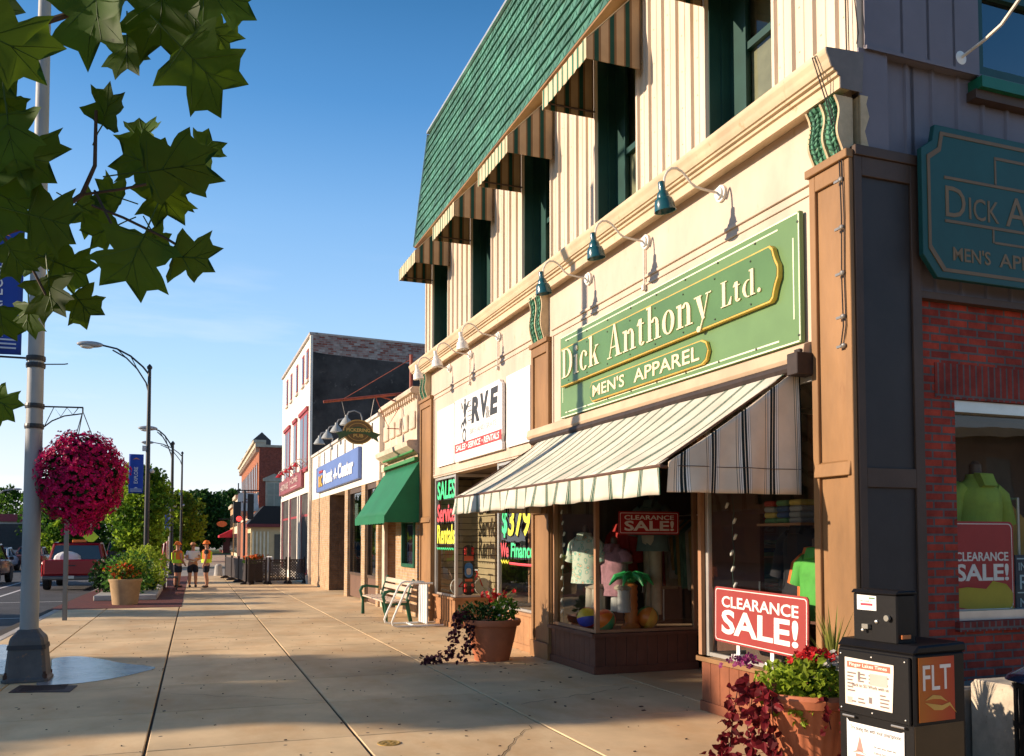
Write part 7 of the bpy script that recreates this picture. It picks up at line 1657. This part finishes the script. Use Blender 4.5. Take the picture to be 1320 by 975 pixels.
LV = [(0.01, 1.97, 2.75, 0.169, 45), (-0.23, 2.15, 2.93, 0.211, 80), (-0.1, 2.21, 2.98, 0.206, 100), (0.06, 2.04, 2.97, 0.15, 10), (-0.36, 1.99, 2.75, 0.19, 20), (-0.36, 2.21, 2.61, 0.174, 10), (-0.22, 2.36, 2.83, 0.116, -60), (-0.16, 2.4, 2.72, 0.144, 200), (-0.04, 2.25, 2.66, 0.203, -15), (-0.09, 2.44, 2.63, 0.138, 75), (-0.31, 2.2, 2.47, 0.144, 15), (-0.28, 2.61, 2.64, 0.126, 30), (-0.15, 2.2, 2.39, 0.17, 110), (-0.01, 2.2, 2.42, 0.134, 5), (-0.3, 2.47, 2.44, 0.119, 20), (-0.35, 2.43, 2.35, 0.132, 80), (-0.27, 2.41, 2.33, 0.107, 50), (-0.37, 2.12, 2.35, 0.095, 60), (-0.44, 2.36, 2.26, 0.095, 90), (-0.41, 2.24, 2.52, 0.166, 30), (-0.39, 2.14, 2.04, 0.079, 30), (-0.18, 2.34, 2.95, 0.125, 90), (-0.43000000000000005, 2.32, 2.77, 0.103, 60), (-0.02, 2.28, 3.04, 0.15, 50), (-0.39, 2.12, 2.61, 0.144, 80), (-0.25, 2.55, 2.57, 0.107, 150), (-0.38, 2.54, 2.49, 0.13, -20), (-0.15, 2.5, 2.84, 0.107, -80), (-0.07, 2.53, 2.7, 0.126, 20), (-0.47, 2.24, 2.8, 0.181, 0), (-0.42, 2.57, 2.32, 0.104, 100), (-0.24, 2.59, 2.69, 0.1, 200), (0.01, 2.39, 2.77, 0.104, -50), (-0.11, 2.55, 2.56, 0.09, 60), (0.04, 2.37, 3.06, 0.121, 30), (-0.44, 2.12, 2.89, 0.172, 40)]
mb = MB()
for x, y, z, s, a in LV:
    d = VR * math.cos(R(a)) - VU * math.sin(R(a)) + VIEW * rng.uniform(-.35, .35); n = -VIEW + rv(rng) * .35
    big_leaf(mb, Vector((x, y, z)) - d.normalized() * s * .45, d, n, s, rng)
for k in range(420):
    p = Vector((-2.8 + rng.gauss(0, .75), 1.4 + rng.gauss(0, .7), 4.3 + rng.gauss(0, .55)))
    if p.z > 3.5 and p.y < 2.4: big_leaf(mb, p, rv(rng) - Vector((0, 0, .5)), Vector((0, 0, 1)) + rv(rng) * .6, rng.uniform(.13, .2), rng)
for k in range(40):
    u = rng.random(); p = Vector((-2.4 + 1.6 * u, 1.7 + .5 * u + rng.gauss(0, .12), 2.6 + rng.gauss(0, .2))); big_leaf(mb, p, rv(rng) - Vector((0, 0, .5)), Vector((0, 0, 1)) + rv(rng) * .6, rng.uniform(.12, .19), rng)
for k in range(95):  # out of view leaf cluster, added to keep sun off the visible leaves
    p = Vector((-1.75 + rng.gauss(0, .38), 2.62 + rng.gauss(0, .22), 3.05 + rng.gauss(0, .30)))
    if p.x < -.30 * p.y - .25: big_leaf(mb, p, rv(rng) - Vector((0, 0, .5)), Vector((-.9, .2, .3)) + rv(rng) * .6, rng.uniform(.13, .19), rng)
mb.build('leaves', M_leaf('tulip_leaves', (.030, .070, .006), .45, .30, .6, 9., (.15, .24, .010)), TT, smooth=True, weld=True); VN.build('leaf_veins', M_leaf('vein', (.05, .10, .02), .2, .2), TT)

# ---- planting along the kerb: tan pot, shrub bed
rng = random.Random(31); x, y = -1.79, 26.5
T = thing('flower_planter', 'tan round planter full of orange and yellow flowers on the brick paving', 'planter', (x, y, 0))
mb = MB(); mb.lathe([(.32, 0), (.33, .03), (.40, .60), (.43, .64), (.44, .70), (.40, .71), (.38, .62)], (x, y, 0), 30); mb.build('pot', M('tan_fibre_pot', (.46, .31, .16), .75, .2, 3, .2, 30), T, smooth=True)
mb = MB(); clump(mb, (x, y, .86), (.46, .44, .26), 480, .09, .06, rng); mb.build('foliage', m_lf, T)
mb = MB(); clump(mb, (x + .1, y + .1, 1.02), (.40, .38, .20), 300, .09, .06, rng); mb.build('foliage', m_lime, T)
for nm, m, cx, k_ in (('orange_flowers', m_org, .05, 60), ('yellow_flowers', m_yel, .0, 50), ('red_flowers', m_red, -.08, 40)):
    mb = MB()
    for k in range(k_): bloom(mb, Vector((x + cx + rng.gauss(0, .18), y - .22 + rng.gauss(0, .12), .90 + rng.gauss(0, .09))), .045, rng)
    mb.build(nm, m, T)
mb = MB(); mb.prism([(-2.75, 28.2), (-1.05, 28.2), (-1.05, 35.2), (-2.75, 35.2)], 'z', 0, .16); tag(mb.build('bed_kerb', m_curb, bevel=.02), 'raised concrete edge of the shrub bed behind the tan planter', 'bed edging')
for k, (bx, by, bh, br, ma, lab) in enumerate(((-1.9, 29.2, 1.15, .75, m_lf, 'dense green shrub in the bed right behind the tan planter'), (-1.55, 31.0, 1.35, .75, m_lime, 'lime yellow shrub in the middle of the shrub bed'), (-1.7, 33.2, 1.3, .75, m_lime, 'yellow green shrub at the back of the shrub bed'), (-2.45, 30.2, 1.0, .6, m_dkl, 'dark shrub on the street side of the shrub bed'))):
    T = thing('shrub', lab, 'shrub', (bx, by, .16), group='shrubs in the kerbside bed')
    mb = MB(); clump(mb, (bx, by, .16 + bh * .5), (br, br, bh * .55), 800, .12, .075, rng, .5, .55); mb.build('foliage', ma, T)
    if ma is m_lime:
        mb = MB(); clump(mb, (bx - .1, by, .3), (br * .85, br * .85, bh * .35), 350, .12, .08, rng); mb.build('lower_foliage', m_dkl, T)
    mb = MB()
    for q in range(5): a = q * 1.3; mb.tube([(bx, by, .1), (bx + .3 * math.cos(a), by + .3 * math.sin(a), .16 + bh * .6)], [.02, .008], 5)
    mb.build('stems', m_bark, T)
# bench and furled flag beside the workers
T = thing('park_bench', 'low dark bench beside the shrub bed near the workers', 'bench', (-.85, 34.2, 0)); mb = MB()
for k in range(4): mb.box(-1.05 + k * .12, -.95 + k * .12, 33.4, 35.0, .42, .45)
mb.build('seat', m_blackm, T)
for yy in (33.5, 34.9): mb = MB(); mb.tube([(-1.03, yy, 0), (-1.03, yy, .43), (-.6, yy, .43), (-.6, yy, 0)], .022, 6); mb.build('leg', m_blackm, T)
T = thing('flag', 'furled red and white striped flag on a short staff by the shrubs', 'flag', (-1.1, 35.8, 0)); mb = MB(); mb.tube([(-1.0, 35.8, 0), (-.95, 35.8, 1.9)], .02, 6); mb.build('staff', m_lampw, T)
mb = MB(); mb.grid(lambda u, v: (-.98 - .30 * u * (1 - .35 * v), 35.8 + .07 * math.sin(u * 14 + v * 2), .75 + 1.0 * v - .15 * u), 14, 6); mb.build('cloth', M_stripe('flag_stripes', 'x', .11, [(0, (.55, .04, .05)), (.55, (.72, .66, .62))]), T, solid=.004)

# ================================================================== vehicles
m_cgl = M('car_glass', (.018, .022, .026), .06, .1, 2, spec=.7)
m_tyre = M('tyre', (.02, .02, .02), .85, .2, 8)
m_rim = P((.45, .45, .46), .3, metal=.8)
m_tail = P((.45, .015, .015), .2)
m_plate = P((.70, .68, .60), .5)
def wheel(t, x, y, r, w):
    mt = Matrix.Translation((x, y, r)) @ Matrix.Rotation(R(90), 4, 'Y')
    mb = MB(); mb.lathe([(r * .62, -w / 2), (r * .95, -w / 2), (r, -w * .35), (r, w * .35), (r * .95, w / 2), (r * .62, w / 2)], n=24, mat=mt); wh = mb.build('wheel', m_tyre, t, smooth=True)
    mb = MB(); s = 1 if x > 0 else -1; mb.lathe([(r * .62, s * w * .38), (r * .55, s * w * .25), (r * .18, s * w * .34), (.001, s * w * .38)], n=24, mat=mt); mb.build('rim', m_rim, wh, smooth=True)
def loft(mb, secs):
    """secs: (y, half width, z0, z1, top inset) -> rounded box body"""
    ring_ = []
    for y, hw, z0, z1, ti in secs:
        c = .10; ring_ += [(-hw + c, y, z0), (hw - c, y, z0), (hw, y, z0 + c), (hw, y, z0 + (z1 - z0) * .55), (hw - ti, y, z1 - .05), (hw - ti - .08, y, z1), (-hw + ti + .08, y, z1), (-hw + ti, y, z1 - .05), (-hw, y, z0 + (z1 - z0) * .55), (-hw, y, z0 + c)]
    n = 10; mb.add(ring_, [(i * n + k, i * n + (k + 1) % n, (i + 1) * n + (k + 1) % n, (i + 1) * n + k) for i in range(len(secs) - 1) for k in range(n)] + [tuple(range(n))[::-1], tuple(range((len(secs) - 1) * n, len(secs) * n))])
def car(label, x, y, rz, col, kind, cat='car', name='parked_car', group=None, z=-.135):
    t = thing(name, label, cat, (x, y, z), rz, group, local=True); paint = P(col, .3, coat=.3, var=.06, spec=.4)
    hw = .90 if kind != 'pickup' else .98; r = .33 if kind == 'sedan' else .38; mb = MB()
    if kind == 'pickup':
        loft(mb, [(-2.65, hw - .04, .52, 1.10, .02), (-2.60, hw, .45, 1.14, .02), (-.65, hw, .42, 1.14, .02), (1.15, hw, .42, 1.12, .03), (2.45, hw - .03, .45, 1.06, .08), (2.68, hw - .12, .55, .98, .12)]); cab = [(-.75, 1.10, .0), (-.62, 1.74, .14), (.55, 1.76, .16), (1.22, 1.12, .06)]; wy = (-1.75, 1.75)
    elif kind == 'suv':
        loft(mb, [(-2.20, hw - .06, .50, 1.02, .03), (-2.12, hw, .38, 1.08, .03), (.9, hw, .36, 1.06, .04), (2.05, hw - .03, .40, .96, .08), (2.25, hw - .14, .48, .86, .12)]); cab = [(-2.14, 1.04, .04), (-1.92, 1.66, .17), (.15, 1.70, .18), (1.0, 1.05, .08)]; wy = (-1.35, 1.38)
    else:
        loft(mb, [(-2.25, hw - .10, .48, .92, .05), (-2.15, hw - .02, .34, .98, .05), (.8, hw, .32, .95, .05), (2.1, hw - .04, .34, .80, .10), (2.3, hw - .16, .42, .70, .12)]); cab = [(-1.65, .95, .08), (-1.0, 1.40, .22), (.2, 1.42, .22), (1.05, .93, .10)]; wy = (-1.38, 1.40)
    mb.build('body', paint, t, smooth=True, bevel=.02)
    # cabin: pillars and roof in paint, glass inset
    g = MB(); p = [(yy, zz, hw - .03 - ti) for yy, zz, ti in cab]
    vs = [(s * w, yy, zz) for yy, zz, w in p for s in (-1, 1)]
    g.add(vs, [(0, 1, 3, 2), (2, 3, 5, 4), (4, 5, 7, 6), (0, 2, 4, 6), (1, 7, 5, 3), (0, 6, 7, 1)]); g.build('cabin_glass', m_cgl, t)
    pl_ = MB()
    for s in (-1, 1):
        for (ya, za, wa), (yb, zb, wb) in ((p[0], p[1]), (p[1], p[2]), (p[2], p[3])): pl_.tube([(s * wa, ya, za), (s * wb, yb, zb)], .05, 6)
        m = ((p[1][0] + p[2][0]) / 2); pl_.tube([(s * (p[0][2] + .005), m, 1.0), (s * p[1][2], m, p[1][1])], .04, 6)
    pl_.tube([(-p[1][2], p[1][0], p[1][1]), (p[1][2], p[1][0], p[1][1])], .05, 6); pl_.tube([(-p[2][2], p[2][0], p[2][1]), (p[2][2], p[2][0], p[2][1])], .05, 6)
    loft(pl_, [(p[1][0], p[1][2] + .02, p[1][1] - .03, p[1][1] + .05, .05), (p[2][0], p[2][2] + .02, p[2][1] - .03, p[2][1] + .05, .05)]); pl_.build('roof', paint, t, smooth=True)
    for sx in (-1, 1):
        for wy_ in wy: wheel(t, sx * (hw - .10), wy_, r, .23)
    rear = -2.66 if kind == 'pickup' else -2.22 if kind == 'suv' else -2.27; zt = .86 if kind != 'sedan' else .74
    for sx in (-1, 1):
        mb = MB(); mb.box(sx * (hw - .09) - .07, sx * (hw - .09) + .07, rear - .015, rear + .12, zt - .16, zt + .16); mb.build('tail_light', m_tail, t, bevel=.02)
        mb = MB(); mb.box(sx * (hw - .22) - .14, sx * (hw - .22) + .14, -rear - .12, -rear + .02, .66, .80); mb.build('headlight', P((.7, .7, .66), .1), t, bevel=.03)
        mb = MB(); mb.box(sx * (hw + .10) - .09, sx * (hw + .10) + .09, .75, .85, 1.02, 1.18); mb.build('mirror', m_blackm, t, bevel=.03)
    mb = MB(); mb.box(-hw + .03, hw - .03, rear - .10, rear + .05, .40, .56); mb.build('bumper', P((.10, .10, .105), .35, metal=.5) if kind == 'pickup' else paint, t, bevel=.04)
    mb = MB(); mb.box(-.16, .16, rear - .115, rear - .10, .45 if kind == 'pickup' else .60, .56 if kind == 'pickup' else .72); mb.build('number_plate', m_plate, t)
    return t, paint
t, p_ = car('dark red pickup truck with an orange roof beacon, parked at the kerb', -4.45, 39.8, R(0), (.30, .005, .010), 'pickup', 'pickup truck', 'pickup_truck')
mb = MB(); mb.box(-.88, .88, -2.72, -2.66, .60, 1.16); tg = mb.build('tailgate', p_, t, bevel=.03); mb = MB(); mb.box(-.2, .2, -2.735, -2.72, .92, .96); mb.build('handle', m_blackm, tg)
mb = MB(); mb.box(-.22, .28, -.25, -.05, 1.80, 1.92); mb.build('beacon', P((.80, .22, .03), .3), t, bevel=.02)
mb = MB(); mb.ball((-.3, -.9, 1.16), .38, 8, (1.3, .6, .8)); mb.build('load_cover', P((.7, .7, .68), .7), t)
t, p_ = car('silver sport utility vehicle driving away beyond the red pickup', -6.4, 63.5, 0, (.50, .50, .50), 'suv', name='suv')
mb = MB(); mb.box(-.72, .72, -2.235, -2.215, .50, .98); mb.build('tailgate', p_, t, bevel=.02)
car('dark vehicle at the left edge of the picture, its wheel in shade', -8.75, 44.2, 0, (.05, .012, .014), 'suv')
car('light blue car behind the dark one at the left edge', -11.4, 62.0, 0, (.30, .36, .44), 'sedan')
car('dark red car parked behind the light blue one', -10.1, 66.0, 0, (.14, .05, .04), 'sedan')
car('black pickup far down the street ahead of the silver vehicle', -6.3, 86, 0, (.03, .03, .035), 'suv')
car('dark car turning at the crossing beneath the young tree', -5.2, 92, R(70), (.05, .03, .03), 'sedan')
car('small blue car far ahead between the black one and the trees', -8.2, 112, 0, (.22, .28, .38), 'sedan')

# ================================================================== people
def skin(name, joints, edges, mat, parent, sub=2):
    """one smooth body grown round a skeleton: joints {key: (x, y, z, radius)}; first key is the root"""
    ks = list(joints); me = bpy.data.meshes.new(name); me.from_pydata([joints[k][:3] for k in ks], [(ks.index(a), ks.index(b)) for a, b in edges], [])
    o = bpy.data.objects.new(name, me); COL.objects.link(o); o.parent = parent; ORG[o.name] = Vector()
    m = o.modifiers.new('skin', 'SKIN'); m.use_smooth_shade = True
    for i, k in enumerate(ks):
        r = joints[k][3]; v = me.skin_vertices[0].data[i]; v.radius = r if isinstance(r, tuple) else (r, r); v.use_root = (i == 0)
    s = o.modifiers.new('sub', 'SUBSURF'); s.levels = sub; s.render_levels = sub
    me.materials.append(mat); return o
m_skin = M('skin', (.50, .24, .14), .55, .06, 8)
m_navy = P((.012, .014, .022), .85); m_hv = P((.52, .75, .02), .7); m_hvo = P((.85, .19, .02), .7); m_teew = P((.72, .70, .66), .85); m_teed = P((.03, .035, .03), .85)
def person(label, x, y, rz, s, top, vest, hat, arms, mirror=1):
    t = thing('person', label, 'person', (x, y, 0), rz, 'people talking on the pavement', local=True, scale=s)     # faces -y
    A = arms
    J = dict(pelvis=(0, 0, .95, (.175, .13)), waist=(0, 0, 1.10, (.16, .125)), chest=(0, 0, 1.32, (.19, .135)), neck0=(0, .01, 1.48, (.075, .065)), neck=(0, 0, 1.54, .055), head=(0, -.01, 1.66, (.075, .09)), crown=(0, 0, 1.74, (.07, .085)))
    E = [('pelvis', 'waist'), ('waist', 'chest'), ('chest', 'neck0'), ('neck0', 'neck'), ('neck', 'head'), ('head', 'crown')]
    for sg, q in ((-1, 'l'), (1, 'r')):
        J.update({q + 'hip': (sg * .105, 0, .88, .115), q + 'knee': (sg * .115, -.02, .49, .075), q + 'calf': (sg * .12, .015, .34, .072), q + 'ank': (sg * .125, .03, .09, .046), q + 'toe': (sg * .12, -.12, .04, (.042, .03))})
        E += [('pelvis', q + 'hip'), (q + 'hip', q + 'knee'), (q + 'knee', q + 'calf'), (q + 'calf', q + 'ank'), (q + 'ank', q + 'toe')]
        el, wr = A[0 if sg < 0 else 1]; d = (Vector(wr) - Vector(el)).normalized()
        J.update({q + 'sh': (sg * .21, 0, 1.42, .068), q + 'el': (*el, .052), q + 'wr': (*wr, .034), q + 'palm': (*(Vector(wr) + d * .08), (.036, .022)), q + 'fin': (*(Vector(wr) + d * .17 + Vector((0, 0, -.01))), (.028, .014)), q + 'th': (*(Vector(wr) + d * .09 + Vector((-sg * .05, -.01, 0))), .012)})
        E += [('chest', q + 'sh'), (q + 'sh', q + 'el'), (q + 'el', q + 'wr'), (q + 'wr', q + 'palm'), (q + 'palm', q + 'fin'), (q + 'palm', q + 'th')]
    skin('body', J, E, m_skin, t)
    g = lambda k, f, dz=0: (*J[k][:2], J[k][2] + dz, (J[k][3][0] * f, J[k][3][1] * f) if isinstance(J[k][3], tuple) else J[k][3] * f)
    skin('shirt', {'waist': g('waist', 1.18, -.15), 'mid': g('waist', 1.17, .04), 'chest': g('chest', 1.13), 'neck0': g('neck0', 1.25, -.02), 'ls': g('lsh', 1.3), 'rs': g('rsh', 1.3), 'le': (*[(a + b * 1.2) / 2.2 for a, b in zip(J['lsh'][:3], J['lel'][:3])], .058), 're': (*[(a + b * 1.2) / 2.2 for a, b in zip(J['rsh'][:3], J['rel'][:3])], .058)}, [('waist', 'mid'), ('mid', 'chest'), ('chest', 'neck0'), ('chest', 'ls'), ('ls', 'le'), ('chest', 'rs'), ('rs', 're')], top, t)
    skin('shorts', {'p': g('pelvis', 1.14), 'w': g('waist', 1.12, -.06), 'lh': g('lhip', 1.18), 'rh': g('rhip', 1.18), 'lk': (*J['lknee'][:2], .56, .115), 'rk': (*J['rknee'][:2], .56, .115)}, [('p', 'w'), ('p', 'lh'), ('lh', 'lk'), ('p', 'rh'), ('rh', 'rk')], m_navy, t)
    for q, sg in (('l', -1), ('r', 1)):
        mb = MB(); mb.ball((sg * .115, -.04, .05), .06, 8, (.85, 2.1, .85)); mb.build('shoe', P((.06, .05, .045), .7), t, smooth=True)
    if vest:
        mb = MB(); rows = [(.98, .225, .185), (1.12, .22, .18), (1.28, .235, .19), (1.40, .22, .18), (1.48, .12, .13)]; n = 24
        mb.add([(a * math.cos(2 * math.pi * k / n), b * math.sin(2 * math.pi * k / n), z) for z, a, b in rows for k in range(n)], [(i * n + k, i * n + (k + 1) % n, (i + 1) * n + (k + 1) % n, (i + 1) * n + k) for i in range(len(rows) - 1) for k in range(n)]); v = mb.build('vest', m_hvo, t, smooth=True, solid=.008)
        mb = MB()
        mb.lathe([(1.02, .98), (1.0, 1.12)], n=24, mat=Matrix.Diagonal((.232, .192, 1, 1)))
        for sx in (-.11, .11): mb.box(sx - .025, sx + .025, -.198, .198, 1.12, 1.40)
        mb.build('yellow_bands', m_hv, v)
    if hat:
        mb = MB(); mb.lathe([(.125, 1.715), (.128, 1.73), (.115, 1.77), (.085, 1.83), (.03, 1.855), (.001, 1.856)], n=24, mat=Matrix.Translation((0, -.005, 0)) @ Matrix.Diagonal((.92, 1.1, 1, 1))); mb.lathe([(.10, 1.72), (.155, 1.712), (.155, 1.722), (.10, 1.732)], (0, -.015, 0), 24); mb.build('hard_hat', m_hvo, t, smooth=True)
    else:
        mb = MB(); mb.ball((0, .02, 1.70), .105, 10, (.9, 1, 1)); mb.build('hair', P((.10, .05, .025), .8), t, smooth=True)
        mb = MB(); mb.lathe([(.108, 1.735), (.10, 1.79), (.06, 1.83), (.001, 1.835)], n=20); mb.prism([(-.07, -.20), (.07, -.20), (.09, -.08), (-.09, -.08)], 'z', 1.735, 1.745); mb.build('cap', P((.55, .26, .12), .8), t, smooth=True)
    mb = MB(); mb.ball((0, -.105, 1.65), .02, 6, (.8, 1.2, 1.3)); mb.build('nose', m_skin, t, smooth=True)
    mb = MB()
    for sx in (-.033, .033): mb.ball((sx, -.09, 1.675), .011, 6)
    mb.box(-.025, .025, -.096, -.085, 1.600, 1.608); mb.build('eyes_and_mouth', P((.04, .02, .02), .4), t)
    for sx in (-1, 1): mb = MB(); mb.ball((sx * .082, 0, 1.655), .022, 6, (.5, .8, 1.3)); mb.build('ear', m_skin, t, smooth=True)
    return t
person('worker in orange hard hat and high visibility vest standing nearest the shrubs', -.62, 35.5, R(120), .93, m_hvo, True, True, (((-.27, -.02, 1.16), (-.22, -.16, .98)), ((.25, -.12, 1.18), (.16, -.36, 1.20))))
person('person in a white T-shirt, dark shorts and cap between the two workers', -.08, 35.4, R(10), .92, m_teew, False, False, (((-.27, -.06, 1.16), (-.10, -.22, 1.12)), ((.27, -.06, 1.16), (.12, -.22, 1.10))))
person('worker in orange hard hat and high visibility vest standing nearest the patio fence', .40, 34.9, R(-95), .95, m_teed, True, True, (((-.25, -.12, 1.16), (-.16, -.34, 1.14)), ((.27, .0, 1.15), (.24, -.08, .92))))
